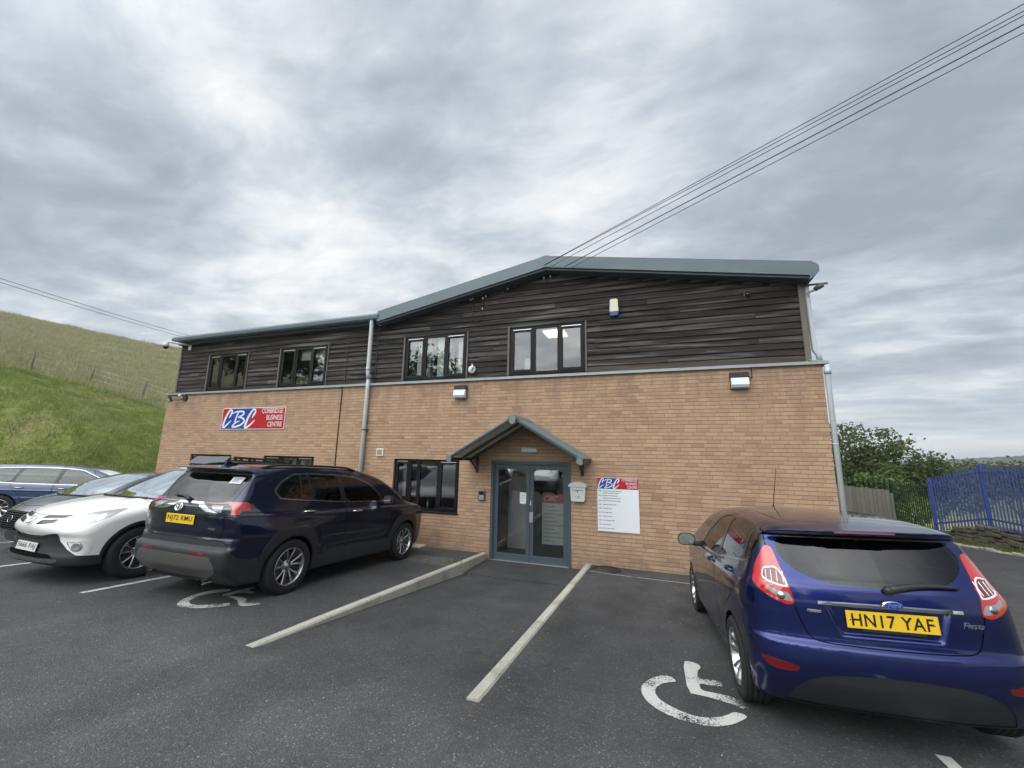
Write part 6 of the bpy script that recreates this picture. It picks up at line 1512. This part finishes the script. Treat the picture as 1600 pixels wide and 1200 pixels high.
# ---------------------------------------------------------------- graphite saloon and blue estate
def simple_car(name,spec,h,label,M,pm,ws,sw,trim,rimr,R,ytr,hd,grille,plate_txt=None,doors=None,belt=None,rearwin=None,tl_=None,rails=False,plate_z=.45):
    c=Car(name,spec,h,label,'car',M,pm)
    a=c.take(lambda:c.plan(ws,1,.1,.95)); c.emit('windscreen',a,'car_glass_clear',off=-.002)
    for P in sw: a=c.take(lambda:c.side(P,1,.1)); c.lr('side_window',a,'car_glass_dim',off=-.003)
    a=c.take(lambda:c.side(trim,1,.1)); edge,a2=split(a,-(sdpoly(a[0][:,0],a[0][:,2],rnd(trim,1,.1))+.008)); c.lr('window_surround',edge,'chrome'); c.lr('window_trim',a2,'black_gloss')
    if rearwin is not None: a=c.take(lambda:c.back(rearwin,1,.15,0.)); c.emit('rear_window',a,'car_glass')
    if tl_ is not None: a=c.take(lambda:c.wrap(tl_,spec['x0']+.1,.8,1,.1)); c.lr('tail_lamp',a,'lamp_red',off=.004,skirt=True)
    X0=spec['x1']-.1
    a=c.take(lambda:c.wrap(hd,X0,.8,1,.1,front=True,xl=.7)); c.lr('headlight',a,'lamp_clear',off=.003,skirt=True)
    a=c.take(lambda:c.back(grille,1,.12,3.,front=True)); gr=c.emit('grille',a,'black_gap',off=-.008)
    b=MB(); ymax=max(p[0] for p in grille); zl=min(p[1] for p in grille); zh=max(p[1] for p in grille)
    P2=np.array([p for p in grille]+[(-p[0],p[1]) for p in grille[::-1] if abs(p[0])>1e-6])
    for z_ in np.arange(zl+.02,zh,.035):
        for k in range(int(ymax*2/.05)):
            y_=-ymax+.025+k*.05+(.025 if int((z_-zl)/.035)%2 else 0)
            if sdpoly(np.array([y_]),np.array([z_]),P2)[0]<-.012: Mx=c.frame_rear(y_,z_,-.002,rear=False); st=len(b.v); b.box(-.014,.014,-.005,.005,0,.004); b.xform(Mx,st)
    b.build('grille_mesh',['grey_plastic'],c.root)
    ring=MB(); Mx=c.frame_rear(0,(zl+zh)/2+.02,.012,rear=False); ring.tube([tuple(Mx@Vector((.055*math.cos(t),.055*math.sin(t),0))) for t in np.linspace(0,math.tau,25)],.006,6,cap=False); ring.build('badge',['chrome_dull'],c.root)
    if doors:
        for P in doors: d=c.seam(lambda:c.side(P,1,.1),keep=False); c.lr('door',d,pm)
    bn=c.seam(lambda:c.plan([(spec['wb']+.68,0),(spec['wb']+.60,.40),(spec['wb']+.35,.68),(spec['wb']-.2,.74),(ws[0][0]+.05,.74),(ws[0][0]+.08,0)],1,.15,.7),keep=False); c.emit('bonnet',bn,pm)
    c.finish(); wheels(c,R,rimr,.215,5,ytr,'ten')
    for s_ in (1,-1):
        mirror(c,ws[0][0]-.55,trim[0][1]+.06,s_,pm,w=.2,h=.14)
        for P in doors or []: x=min(p[0] for p in P)+.2; handle(c,x,trim[0][1]-.10,s_,pm if not rails else 'chrome_dull')
    interior(c,[1.05,.1],.60,dash=2.15,top=1.27)
    if plate_txt: plate(c,0,plate_z,plate_txt,'plate_white',rear=False,off=.02)
    b=MB()
    pts=[(ws[0][0]+.03-.3*abs(y_)**1.6,y_,0) for y_ in np.linspace(.62,-.35,14)]; pts=[(p[0],p[1],c.topz(p[0],p[1])+.012) for p in pts]; b.tube(pts,.010,6); b.build('windscreen_wiper',['black_plastic'],c.root)
    if False:
        for s_ in (1,-1):
            b=MB(); b.tube([(x,s_*.56,c.topz(x,.56)+.03) for x in np.linspace(-.7,1.3,12)],.015,8); b.build('roof_rail',['chrome'],c.root)
    return c
if True:
    build_hatch(); build_suv(); build_white()
    SAL=dict(ws=[(2.62,0),(2.50,.42),(2.30,.66),(1.62,.56),(1.66,0)],sw=[[(2.0,1.0),(1.75,1.17),(1.3,1.32),(1.02,1.335),(.98,.98)],[(.92,.98),(.95,1.335),(.3,1.30),(.02,1.02)]],
      trim=[(2.15,.965),(1.78,1.20),(1.3,1.355),(.95,1.36),(.3,1.33),(-.25,1.12),(-.1,.99)],rimr=.24,R=.34,ytr=.80,hd=[(.50,.66),(.62,.73),(1.0,.78),(1.18,.80),(1.10,.70),(.80,.64)],grille=[(0,.40),(.40,.42),(.50,.52),(.46,.68),(.35,.71),(0,.72)],
      doors=[[(1.95,.95),(1.92,.35),(1.0,.33),(.95,.98),(.96,1.5),(1.5,1.5)],[(.945,1.5),(.935,.98),(.985,.33),(.55,.35),(.35,.68),(.1,.9),(.0,1.0),(.3,1.5)]])
    simple_car('graphite_saloon',SALOON,.026,'dark graphite car facing out between the white suv and the blue estate',ground_pose(-10.7,-4.3+.42,math.pi+.0)@Matrix.Translation((-2.43,0,0)),'paint_graphite',rearwin=[(0,1.12),(.5,1.12),(.45,1.36),(0,1.38)],tl_=[(.55,.75),(.9,.78),(.95,.9),(.6,.92)],**SAL)
    EST=dict(ws=[(2.62,0),(2.52,.42),(2.36,.66),(1.65,.56),(1.68,0)],sw=[[(2.05,1.0),(1.8,1.15),(1.4,1.335),(1.05,1.375),(1.02,.985)],[(.94,.985),(.97,1.38),(.33,1.37),(.20,1.355),(.12,1.0)],[(.05,1.01),(.12,1.35),(-.10,1.34),(-.60,1.28),(-.78,1.16),(-.70,1.05)]],
      trim=[(2.20,.968),(1.84,1.18),(1.42,1.365),(1.0,1.402),(.2,1.392),(-.2,1.365),(-.66,1.30),(-.86,1.16),(-.76,1.03),(.1,.975)],rimr=.235,R=.335,ytr=.81,hd=[(.50,.64),(.62,.72),(1.0,.78),(1.18,.80),(1.10,.69),(.80,.62)],grille=[(0,.60),(.45,.60),(.50,.70),(0,.72)],
      doors=[[(2.0,.95),(1.95,.35),(1.02,.33),(.97,.98),(.99,1.5),(1.5,1.5)],[(.965,1.5),(.955,.98),(1.005,.33),(.55,.35),(.35,.68),(.12,.9),(.10,1.0),(.15,1.5)]])
    simple_car('blue_estate',ESTATE,.026,'mid blue estate car with chrome window line below the grass bank',ground_pose(-16.37,-2.33,math.radians(52)),'paint_mid_blue',rearwin=[(0,1.05),(.6,1.05),(.5,1.32),(0,1.34)],tl_=[(.6,.8),(1.0,.82),(1.05,1.0),(.65,1.02)],rails=True,**EST)

def copy_tree(o,parent=None):
    q=o.copy(); COL.objects.link(q)
    if parent is not None: q.parent=parent; q.matrix_parent_inverse=o.matrix_parent_inverse.copy()
    for ch in list(o.children): copy_tree(ch,q)
    return q
# cars opposite, behind the viewer: the glazed doors and the window mirror them
oc=simple_car('silver_car',SALOON,.03,'silver car behind the viewer, at the right end of its row',ground_pose(-3.2,-15.5,0.03),'paint_silver',rearwin=[(0,1.12),(.5,1.12),(.45,1.36),(0,1.38)],tl_=[(.55,.75),(.9,.78),(.95,.9),(.6,.92)],**SAL)
oc.root['group']='cars parked opposite behind the viewer'
for x_,l_ in ((-5.9,'silver car behind the viewer, second in its row from the right'),(-8.6,'silver car behind the viewer, third in its row from the right'),(-11.4,'silver car behind the viewer, fourth in its row from the right'),(-14.1,'silver car behind the viewer, at the left end of its row')):
    q=copy_tree(oc.root); q.matrix_world=ground_pose(x_,-15.6,-.03); q['label']=l_
# ================================================================== VEGETATION, FENCES, WIRES
def quads_cloud(C,S,shade,N=None,aspect=.6,rng=RNG):
    n=len(C); a=rng.normal(size=(n,3)); a/=np.linalg.norm(a,axis=1,keepdims=True)
    b=rng.normal(size=(n,3)); b-=a*(a*b).sum(1,keepdims=True); b/=np.linalg.norm(b,axis=1,keepdims=True)
    a=a*S[:,None]; b=b*S[:,None]*aspect
    V=np.stack([C-a,C-.1*a+b,C+a,C-.1*a-b],1).reshape(-1,3); F=np.arange(4*n).reshape(-1,4)
    return V,F,np.repeat(shade,4)
def crown(name,blobs,nclump,nleaf,ls,mat,parent,rng=RNG,clr=.35):
    """blobs: (x,y,z,rx,ry,rz). Leaves gather in clumps near the blobs' shells, with gaps between."""
    Cs=[];Sh=[]
    B_=np.array(blobs,float); vol=(B_[:,3]*B_[:,4]*B_[:,5]); pr=vol**.67; pr/=pr.sum()
    for bi,k in enumerate(rng.multinomial(nclump,pr)):
        d=rng.normal(size=(k,3)); d/=np.linalg.norm(d,axis=1,keepdims=True); r=rng.uniform(.45,1.02,k)**.6
        cc=B_[bi,:3]+d*r[:,None]*B_[bi,3:6]
        for c in cc:
            q=rng.normal(size=(nleaf,3))*clr*rng.uniform(.5,1.25)*np.array([1,1,.6]); Cs.append(c+q); Sh.append(np.clip(rng.uniform(0,.9)+rng.normal(size=nleaf)*.12,0,1))
    C=np.concatenate(Cs);S=np.concatenate(Sh)
    V,F,sh=quads_cloud(C,ls*rng.uniform(.6,1.3,len(C)),S,rng=rng)
    return mesh_obj(name,V,F,mat,parent,attr=sh)
def limbs(base,tops,r0,par,name='trunk'):
    b=MB(); base=np.array(base,float); rr_=random.Random(int(abs(base[0]*10)))
    fork=base+np.array([0,0,(min(t[2] for t in tops)-base[2])*.45]); b.tube([base,(base+fork)/2+np.array([.1,0,0]),fork],[r0,r0*.8,r0*.7],9)
    for t in tops:
        t=np.array(t,float); m_=(fork+t)/2+np.array([rr_.uniform(-.3,.3),rr_.uniform(-.3,.3),.2]); b.tube([fork,m_,t],[r0*.6,r0*.35,r0*.1],7)
        for k in range(3):
            e=m_+(t-m_)*rr_.uniform(.1,.8); q=e+np.array([rr_.uniform(-1,1),rr_.uniform(-1,1),rr_.uniform(.1,.9)])*.8; b.tube([e,(e+q)/2+np.array([0,0,.1]),q],[r0*.2,r0*.14,r0*.05],5)
    return b.build(name,['bark'],par)
def at(px,py,dist):
    """a point seen at photo pixel px,py at a horizontal distance from the camera"""
    d=_f+_r*(px-800)/CF-_u*(py-600)/CF; h=math.hypot(d[0],d[1]); return np.array([0,-CD,CH])+d/h*dist
def tree(name,px,py_top,dist,blobs,ncl,nl,ls,mat,lab,cat='tree',group=None,clr=.35,r0=.18,zb=None):
    c=at(px,py_top,dist); zg=float(HT2(np.array(c[0]),np.array(c[1]))) if zb is None else zb
    t=empty(name,(0,0,0),label=lab,cat=cat,group=group)
    BL=[(c[0]+b[0],c[1]+b[1],c[2]-b[2],b[3],b[4],b[5]) for b in blobs]
    crown('crown',BL,ncl,nl,ls,mat,t,clr=clr)
    limbs((c[0],c[1],zg-.2),[(q[0],q[1],q[2]+q[5]*.4) for q in BL],r0,t)
    return t
# big ash-like tree right of the building: open, ragged crown
tree('ash_tree',1352,655,27,[(-1.6,.5,1.6,1.8,1.8,1.5),(-.2,0,1.5,1.5,1.6,1.3),(1.2,-.3,1.9,1.2,1.3,1.0),(2.1,0,2.3,.8,1.0,.6),(.8,.5,3.1,2.2,2.0,1.3),(-1.4,0,3.4,2.3,2.,1.7),(2.7,.2,2.7,.5,.6,.4)],300,46,.085,'leaf_green','tall ragged green tree with gaps in its crown beside the right corner of the building',clr=.30)
tree('bush',1354,736,24.6,[(0,0,.45,.50,.5,.35),(.5,.1,.75,.45,.5,.3),(-.5,.1,.8,.4,.4,.3)],46,34,.075,'leaf_light','bright green young shrub leaning over the wooden fence','bush',clr=.2,r0=.05)
tree('conifer_sapling',1393,722,26,[(0,0,.5,.35,.35,.5),(0,0,1.3,.75,.75,.5),(.1,0,2.1,1.3,1.2,.6)],90,40,.07,'leaf_light','pale green feathery sapling above the dark green fence','tree',clr=.22,r0=.05)
tree('hedge_bush',1418,742,29,[(0,0,.9,1.6,1.2,.8),(1.6,.3,1.3,1.4,1.,.7),(-2.,0,1.2,1.5,1.,.9)],110,40,.08,'leaf_green','dark rounded hedge bush behind the dark green fence','bush',clr=.28,r0=.08)
tree('field_tree',1456,727,60,[(0,0,1.7,2.2,2.2,1.2),(-2.8,0,2.3,2.2,2,1.1),(2.8,0,2.3,2.0,2,1.0)],150,26,.17,'leaf_far','rounded dark tree cluster beyond the meeting of the green and blue fences','tree',clr=.5,r0=.2)
tree('field_tree',1512,720,110,[(0,0,2.2,4,3,2.0),(-5,0,3.2,4,3,2),(5,0,2.8,4,3,2),(9,0,3.4,3.4,3,1.8)],240,24,.26,'leaf_far','broad dark tree group on the valley side behind the tall blue post','tree',clr=.8,r0=.3)
tree('field_tree',1582,722,100,[(0,0,2.2,4,3,1.8),(-4.5,0,3.0,3.2,3,1.8),(5,0,2.2,4,3,2)],220,24,.24,'leaf_far','olive green tree group at the right edge above the blue railings','tree',clr=.8,r0=.3)
# far wooded valley side: one mass nobody could count
def far_wood():
    rng=np.random.default_rng(11); C=[];S=[];SZ=[]
    for k in range(1500):
        pxx=rng.uniform(1180,2300); dist=rng.uniform(160,420); top=735+rng.uniform(-2,12)
        p=at(pxx,top,dist); r=dist*.012*rng.uniform(.6,1.3)
        q=p+rng.normal(size=(26,3))*np.array([r*1.3,r*1.3,r*.55])-np.array([0,0,r*1.2]); C.append(q); S.append(np.clip(rng.uniform(0,1)+rng.normal(size=26)*.1,0,1)); SZ.append(np.full(26,dist*.0042))
    C=np.concatenate(C);V,F,sh=quads_cloud(C,np.concatenate(SZ),np.concatenate(S),aspect=.8,rng=rng)
    o=mesh_obj('far_woodland',V,F,'leaf_far',attr=sh); tag(o,'distant wooded valley side on the skyline at the right','woodland',kind='stuff')
far_wood()
def hill_strip(name,dist,pts,depth,mat,lab):
    V=[];F=[];rng=np.random.default_rng(3)
    xs_=np.arange(pts[0][0],pts[-1][0],6.); 
    for i,xp in enumerate(xs_):
        top=np.interp(xp,[p[0] for p in pts],[p[1] for p in pts])+rng.normal()*.45; a=at(xp,top,dist); V+= [tuple(a),(a[0]*1.06,a[1]*1.06,a[2]-3),(a[0]*.8,a[1]*.8,-30)]
        if i: k=3*i; F+=[(k-3,k,k+2,k-1),(k-2,k+1,k,k-3)]
    o=mesh_obj(name,V,F,mat,smooth=False,attr=np.random.default_rng(1).uniform(0,1,len(V))); tag(o,kind='structure')
hill_strip('far_hills',900,[(1150,722),(1300,722),(1420,721),(1470,719),(1520,716),(1560,714),(1600,712),(1800,712),(2400,716)],200,'leaf_far','')
# grass blades on the bank and in the field
def blades(n,xr,yr,tlo,thi,h,wd,mat,name,lab,seed,power=1.):
    rng=np.random.default_rng(seed); X=rng.uniform(*xr,n);Y=rng.uniform(*yr,n); t=toe(X,Y) if tlo==.1 else fs(X,Y)
    k=(t>tlo)&(t<thi)&((fs(X,Y)<.3)|(tlo!=.1))&~((X>-15.3)&(Y>-.1)); X,Y=X[k],Y[k]
    Z=HT2(X,Y); m=len(X); pat=.5+.5*np.sin(X*2.1+np.sin(Y*1.7)*2)*np.sin(Y*2.4+np.cos(X*1.1)*2)
    hh=h*rng.uniform(.5,1.3,m)*(.6+.7*pat); az=rng.uniform(0,math.tau,m); ln=rng.uniform(.1,.6,m)*hh; az2=rng.uniform(0,math.tau,m)
    w_=wd*rng.uniform(.7,1.3,m)
    A=np.stack([X-np.cos(az)*w_,Y-np.sin(az)*w_,Z-.03],1);Bq=np.stack([X+np.cos(az)*w_,Y+np.sin(az)*w_,Z-.03],1);T=np.stack([X+np.cos(az2)*ln,Y+np.sin(az2)*ln,Z+hh],1)
    V=np.stack([A,Bq,T],1).reshape(-1,3); F=np.arange(3*m).reshape(-1,3)
    o=mesh_obj(name,V,F,mat,attr=np.repeat(np.clip(pat*.5+rng.uniform(0,.5,m),0,1),3)); tag(o,lab,'grass',kind='stuff')
blades(230000,(-33,-15.4),(-10,14),.1,16,.11,.012,'grass_blade','bank_grass','short green grass on the steep bank behind the parked cars',3)
blades(60000,(-38,-20),(-12,20),-.9,.9,.30,.014,'grass_blade','verge_grass','longer bright grass along the foot of the wire fence',4)
blades(420000,(-120,-24),(-20,62),.4,95,.42,.022,'hay_blade','field_grass','long buff and green meadow grass above the wire fence',5)
# fence posts on the bank with wires
FP=[((-941,339),.115,(48,555)),(None,None,None)]
def fieldpost(x,y,h,lab,tilt):
    z=float(HT2(np.array(x),np.array(y)))
    b=MB(); b.shade=rr.random(); b.tube([(x,y,z-.2),(x+tilt*.5,y,z+h*.5),(x+tilt,y+tilt*.4,z+h)],[.05,.047,.045],9,smooth=True)
    return tag(b.build('fence_post',['post_wood'],shade=True),lab,'fence post','posts of the wire fence across the hillside')
pp=[]
for (u,v,lab) in ((-28.6,2.2,'leaning timber fence post, leftmost of the three on the hillside'),(-26.7,4.6,'timber fence post, middle one of the three on the hillside'),(-25.1,6.6,'timber fence post nearest the office building on the hillside')):
    pp.append((u,v)); 
pix=[(48,580),(140,600),(222,622)]
def on_ground(px,py):
    d=_f+_r*(px-800)/CF-_u*(py-600)/CF; o_=np.array([0,-CD,CH]); t=np.linspace(8,140,6000); P=o_[None]+t[:,None]*d[None]; hz=HT2(P[:,0],P[:,1]); i=np.argmax(P[:,2]<hz); return P[i]
labs=['leaning timber fence post, leftmost of the three on the hillside','timber fence post, middle one of the three on the hillside','timber fence post on the hillside nearest the office building']
ends=[]
for (q,lab,ti) in zip(pix,labs,(-.0,.10,.12)):
    P0=on_ground(*q); fieldpost(P0[0],P0[1],1.12,lab,ti); ends.append(P0)
b=MB()
dirv=ends[2]-ends[0]
for k,hh in enumerate((.35,.7,1.0)):
    for a,c in ((ends[0]-dirv*1.2,ends[0]),(ends[0],ends[1]),(ends[1],ends[2]),(ends[2],ends[2]+dirv*1.0)):
        za=float(HT2(np.array(a[0]),np.array(a[1])))+hh; zc=float(HT2(np.array(c[0]),np.array(c[1])))+hh
        b.tube([(a[0],a[1],za),((a[0]+c[0])/2,(a[1]+c[1])/2,(za+zc)/2-.04),(c[0],c[1],zc)],.006,4)
tag(b.build('fence_wire',['steel']),'thin sagging wires strung between the hillside fence posts','wire')
# ------------------------------------------------ palisade fences at the right
def palisade(name,A,Bp,h,n,mat,lab,zA,zB,post=True,split=None,postA=True,postB=False,hookside=0,pb=(0,0)):
    K=empty(name,label=lab,cat='fence'); A=np.array(A,float);Bp=np.array(Bp,float); d=Bp-A; L_=np.hypot(*d); u=d/L_; nrm=np.array([-u[1],u[0]])
    def Mx(s,z): return Matrix.Translation((A[0]+u[0]*s,A[1]+u[1]*s,z))@Matrix(((u[0],nrm[0],0,0),(u[1],nrm[1],0,0),(0,0,1,0),(0,0,0,1)))
    b=MB()
    for i in range(n):
        s=(i+.5)/n*L_; z0=zA+(zB-zA)*s/L_; st=len(b.v); w_=.038
        # W-section pale with a splayed three-point head
        prof=[(-w_,.0),(-w_*.5,-.012),(0,.004),(w_*.5,-.012),(w_,.0)]
        lv=[(-.02,1),(h-.10,1),(h-.05,.9)]
        V=[];F=[]
        for zz_,k in lv: V+=[(p[0]*k,p[1]-.03,zz_) for p in prof]
        m5=len(prof)
        for j in range(len(lv)-1): F+=[(j*m5+q,j*m5+q+1,(j+1)*m5+q+1,(j+1)*m5+q) for q in range(m5-1)]
        t=len(V); V+=[(-w_*1.15,-.045,h+.0),(0,-.03,h+.045),(w_*1.15,-.045,h+.0)]; bse=2*m5
        F+=[(bse,bse+1,t),(bse+1,bse+2,t+1),(bse+2,bse+3,t+1),(bse+3,bse+4,t+2)]
        b.add(V,F); b.xform(Mx(s,z0),st)
    b.build('pales',['fence_blue_pale' if mat=='fence_blue' else mat],K)
    for zr_ in (h*.90,h*.13):
        b=MB(); st=0; b.box(0,L_,-.0,.045,-.025,.025); 
        sh=Matrix(((1,0,0,0),(0,1,0,0),((zB-zA)/L_,0,1,0),(0,0,0,1)))
        b.xform(Mx(0,zA+zr_)@sh,0); b.build('rail',[mat],K)
    for on,s,z0,low in ((postA,0,zA,pb[0]),(postB,L_,zB,pb[1])):
        if on:
            b=MB(); b.box(-.04,.04,-.01,.07,low-z0,h+.03,.004); b.xform(Mx(s,z0),0); b.build('post',[mat],K)
    return K
PA=(8.86,9.69);PB=(8.95,7.30)
vb=at(1600,728,1.0)-np.array([0,-CD,CH])
palisade('blue_palisade_fence',PA,PB,1.72,17,'fence_blue','blue steel palisade panel between the two blue posts, sloping down away from the camera',.02,.50,postA=True,postB=True,pb=(-.17,-.12))
PC=(8.70,4.75)
palisade('blue_palisade_fence',PB,PC,1.70,17,'fence_blue','blue steel palisade panel running to the right edge beside the tarmac',.50,.52,postA=False,postB=True,pb=(0,.1))
palisade('blue_palisade_fence',PC,(8.5,2.2),1.70,17,'fence_blue','blue steel palisade panel nearest the car park beyond the right edge',.52,.56,postA=False,postB=True,pb=(0,.1))
PG=(9.45,13.4)
palisade('green_palisade_fence',PA,PG,1.85,18,'fence_green','dark green palisade panel between the blue fence and the wooden fence',-.20,-.36,postA=False,postB=True,pb=(0,-.6))
palisade('green_palisade_fence',PG,(6.4,15.2),1.95,20,'fence_green','dark green palisade panel showing above the wooden fence',-.36,-.30,postA=False,postB=True,pb=(0,-.6))
# wooden close board fence
K=empty('board_fence',label='weathered grey close boarded wooden fence beyond the right corner of the building',cat='fence')
b=MB(); x=9.2
while x>5.2:
    w_=.145; b.shade=rr.random(); zt=1.13+(9.2-x)*.08+rr.uniform(-.006,.006); b.box(x-w_,x-.006,13.15+rr.uniform(0,.01),13.175,-.75,zt); x-=w_
b.build('boards',['fence_wood'],K,shade=True)
b=MB(); b.shade=.3; b.box(9.2,9.30,13.12,13.22,-.8,1.0); b.build('post',['fence_wood'],K,shade=True)
b=MB(); b.shade=.3; b.box(5.2,9.2,13.18,13.24,.85,.93); b.box(5.2,9.2,13.18,13.24,-.3,-.22); b.build('rail',['fence_wood'],K,shade=True)
# low rough stone retaining kerb below the blue fence
K=empty('stone_wall',label='low rough mossy stone wall along the foot of the blue fence',cat='wall')
def stones(name,x0f,x1f,ya,yb,seed):
    b=MB(); r3=random.Random(seed); 
    y=ya
    while y<yb:
        L2=r3.uniform(.22,.55); zb_=Gs(8.7,y)-.25
        top=np.interp(y,[2,7.3,9.7],[.60,.50,-.06]); z=zb_
        while z<top-.03:
            hh=r3.uniform(.10,.19); j=r3.uniform(-.04,.05); st=len(b.v)
            b.box(8.80+j,9.25,y+.008,y+L2-.008,z,min(z+hh-.012,top+r3.uniform(-.02,.03)),.022)
            ang=r3.uniform(-.06,.06); c=Vector((9,y+L2/2,z)); b.xform(Matrix.Translation(c)@Matrix.Rotation(ang,4,'X')@Matrix.Rotation(r3.uniform(-.05,.05),4,'Z')@Matrix.Translation(-c),st); z+=hh
        y+=L2
    b.build(name,['stone_wall'],K)
stones('stones',0,0,2.0,9.9,4)
b=MB()
pts=[(8.80,1.5),(8.72,4),(8.62,6),(8.66,7.4),(8.60,8.6),(8.7,9.8)]
for i in range(26):
    y=1.5+i*.32; xx=np.interp(y,[p[1] for p in pts],[p[0] for p in pts]); st=len(b.v); b.box(xx-.09+rr.uniform(-.03,.03),xx+.30,y,y+.31,Gs(8.6,y)-.15,Gs(8.6,y)+rr.uniform(.02,.07),.02)
b.build('edging',['kerb_concrete'],K)
# weeds and moss tufts at the fence foot
def tuft_line(n,pf,h,name,lab,seed):
    rng=np.random.default_rng(seed); s=rng.uniform(0,1,n); P0=np.array([pf(q) for q in s]); m=n
    X=P0[:,0]+rng.normal(size=m)*.10;Y=P0[:,1]+rng.normal(size=m)*.10;Z=P0[:,2]; hh=h*rng.uniform(.3,1.3,m); az=rng.uniform(0,math.tau,m); az2=rng.uniform(0,math.tau,m); w_=.010
    A=np.stack([X-np.cos(az)*w_,Y-np.sin(az)*w_,Z-.02],1);Bq=np.stack([X+np.cos(az)*w_,Y+np.sin(az)*w_,Z-.02],1);T=np.stack([X+np.cos(az2)*hh*.5,Y+np.sin(az2)*hh*.5,Z+hh],1)
    o=mesh_obj(name,np.stack([A,Bq,T],1).reshape(-1,3),np.arange(3*m).reshape(-1,3),'leaf_light',attr=rng.uniform(0,1,3*m)); tag(o,lab,'weeds',kind='stuff')
tuft_line(3500,lambda q:(8.80+.05*math.sin(q*40),2+q*8.2,Gs(8.7,2+q*8.2)+.03),.16,'verge_weeds','weeds growing along the foot of the stone wall and blue fence',8)
tuft_line(160,lambda q:(-3.75-.05*q,-1.25-.12*q,Gs(-3.75,-1.25)+.0),.06,'kerb_moss','small clump of moss and weeds behind the kerb near the wall',9)
# blown grit and leaf litter along the wall foot, kerbs and fence edging
def litter():
    rng=np.random.default_rng(33); P0=[]
    for n,f in ((420,lambda s:(-5.2+s*8.1,-.03-abs(rng.normal())*.06)),(160,lambda s:(KL-.07-abs(rng.normal())*.05,-.2-5.3*s)),(90,lambda s:(KL+.07+abs(rng.normal())*.04,-.2-5.3*s)),(110,lambda s:(KR+.08+abs(rng.normal())*.05,-.2-5.3*s)),(500,lambda s:(8.45-abs(rng.normal())*.15,1+9*s)),(260,lambda s:(rng.uniform(-9,7),-10+9.5*s))):
        for _ in range(n): x,y=f(rng.uniform()); P0.append((x,y,float(cpz(np.array(x),np.array(y))) if not (KL+.05<x<KR-.05 and y>RAMP1) else float(rampz(y))))
    C=np.array(P0)+np.array([0,0,.008]); V,F,sh=quads_cloud(C,rng.uniform(.004,.016,len(C)),rng.uniform(0,1,len(C)),rng=rng); V[:,2]=(V[:,2]-np.repeat(C[:,2],4))*.35+np.repeat(C[:,2],4)
    tag(mesh_obj('leaf_litter',V,F,'fence_wood',attr=sh),'dry leaf litter and grit blown along the wall foot and kerbs','litter',kind='stuff')
litter()
# ------------------------------------------------ overhead wires
def wire(A,Bp,sag,lab,grp,r=.011):
    A=np.array(A,float);Bp=np.array(Bp,float); b=MB(); b.tube([A+(Bp-A)*t-np.array([0,0,4*sag*t*(1-t)]) for t in np.linspace(0,1,25)],r,6)
    return tag(b.build('overhead_wire',['wire']),lab,'wire',grp)
def raydir(px,py): return _f+_r*(px-800)/CF-_u*(py-600)/CF
gx=[(-2.28,YV-.08,6.60),(-2.26,YV-.08,6.60),(-2.10,YV-.08,6.55),(-1.78,YV-.08,6.50),(-1.62,YV-.08,6.45)]
tops=[(1600,6),(1600,17),(1600,24),(1600,38),(1600,51)]
o_=np.array([0,-CD,CH]); nm=['topmost','second from the top','third from the top','thicker, fourth from the top','lowest']
for i,(g,q) in enumerate(zip(gx,tops)):
    # the far pole stands to the right of and behind the camera: extend each line past the frame edge
    d=raydir(*q); A=np.array(g); 
    # point on the ray at 9 m
    E=o_+d/np.linalg.norm(d)*9.5; F_=A+(E-A)*2.2
    wire(A,F_,.0,'overhead wire running up from the gable apex, %s of five'%nm[i],'overhead wires running from the gable',.006 if i!=3 else .0085)
for i,(p0,p1) in enumerate((((0,425),(300,517)),((0,431),(280,516)))):
    a=raydir(*p0);c=raydir(*p1); A=o_+a/math.hypot(a[0],a[1])*48; C_=o_+c/math.hypot(c[0],c[1])*62; e_=C_-A
    wire(A-e_*.6,C_+e_*1.2,.7,'distant overhead wire crossing the sky at the left, %s of the pair'%('upper','lower')[i],'distant wires above the hillside',.02)
# unseen trees added behind the camera for the windows and paint to reflect
rng2=np.random.default_rng(21)
for i,(x,y,h,r_) in enumerate(((-26,-34,11,5.0),(-14,-40,9,4.5),(-3,-44,12,5.5),(9,-40,10,5),(20,-34,9,4.5),(-38,-22,10,5))):
    z0=float(HT2(np.array(float(x)),np.array(float(y)))); t=empty('reflection_tree',label='broad unseen tree added for reflections, the %s one behind the viewer'%['far left','left','centre left','centre right','right','outermost left'][i],cat='tree',group='unseen trees added for reflections')
    crown('crown',[(x,y,z0+h*.62,r_,r_,h*.34),(x+r_*.6,y,z0+h*.45,r_*.6,r_*.6,h*.22),(x-r_*.6,y,z0+h*.5,r_*.6,r_*.6,h*.2)],200,26,.26,'leaf_green',t,rng=rng2,clr=.8); limbs((x,y,z0-.3),[(x,y,z0+h*.8),(x+2,y,z0+h*.6),(x-2,y,z0+h*.6)],.3,t)

# ------------------------------------------------ thin damp air between here and the far hills
hz=MB(); hz.box(-1700,1750,-1450,2150,-60,40); hm,ht=newmat('haze_air')
pv=ht.n('ShaderNodeVolumePrincipled',{'Color':(.86,.92,1.,1),'Density':.00042,'Anisotropy':.2}); om=ht.n('ShaderNodeOutputMaterial'); ht.nt.links.new(pv.outputs[0],om.inputs['Volume'])
tag(hz.build('haze',['haze_air']),'thin pale haze over the distant valley','haze',kind='stuff')
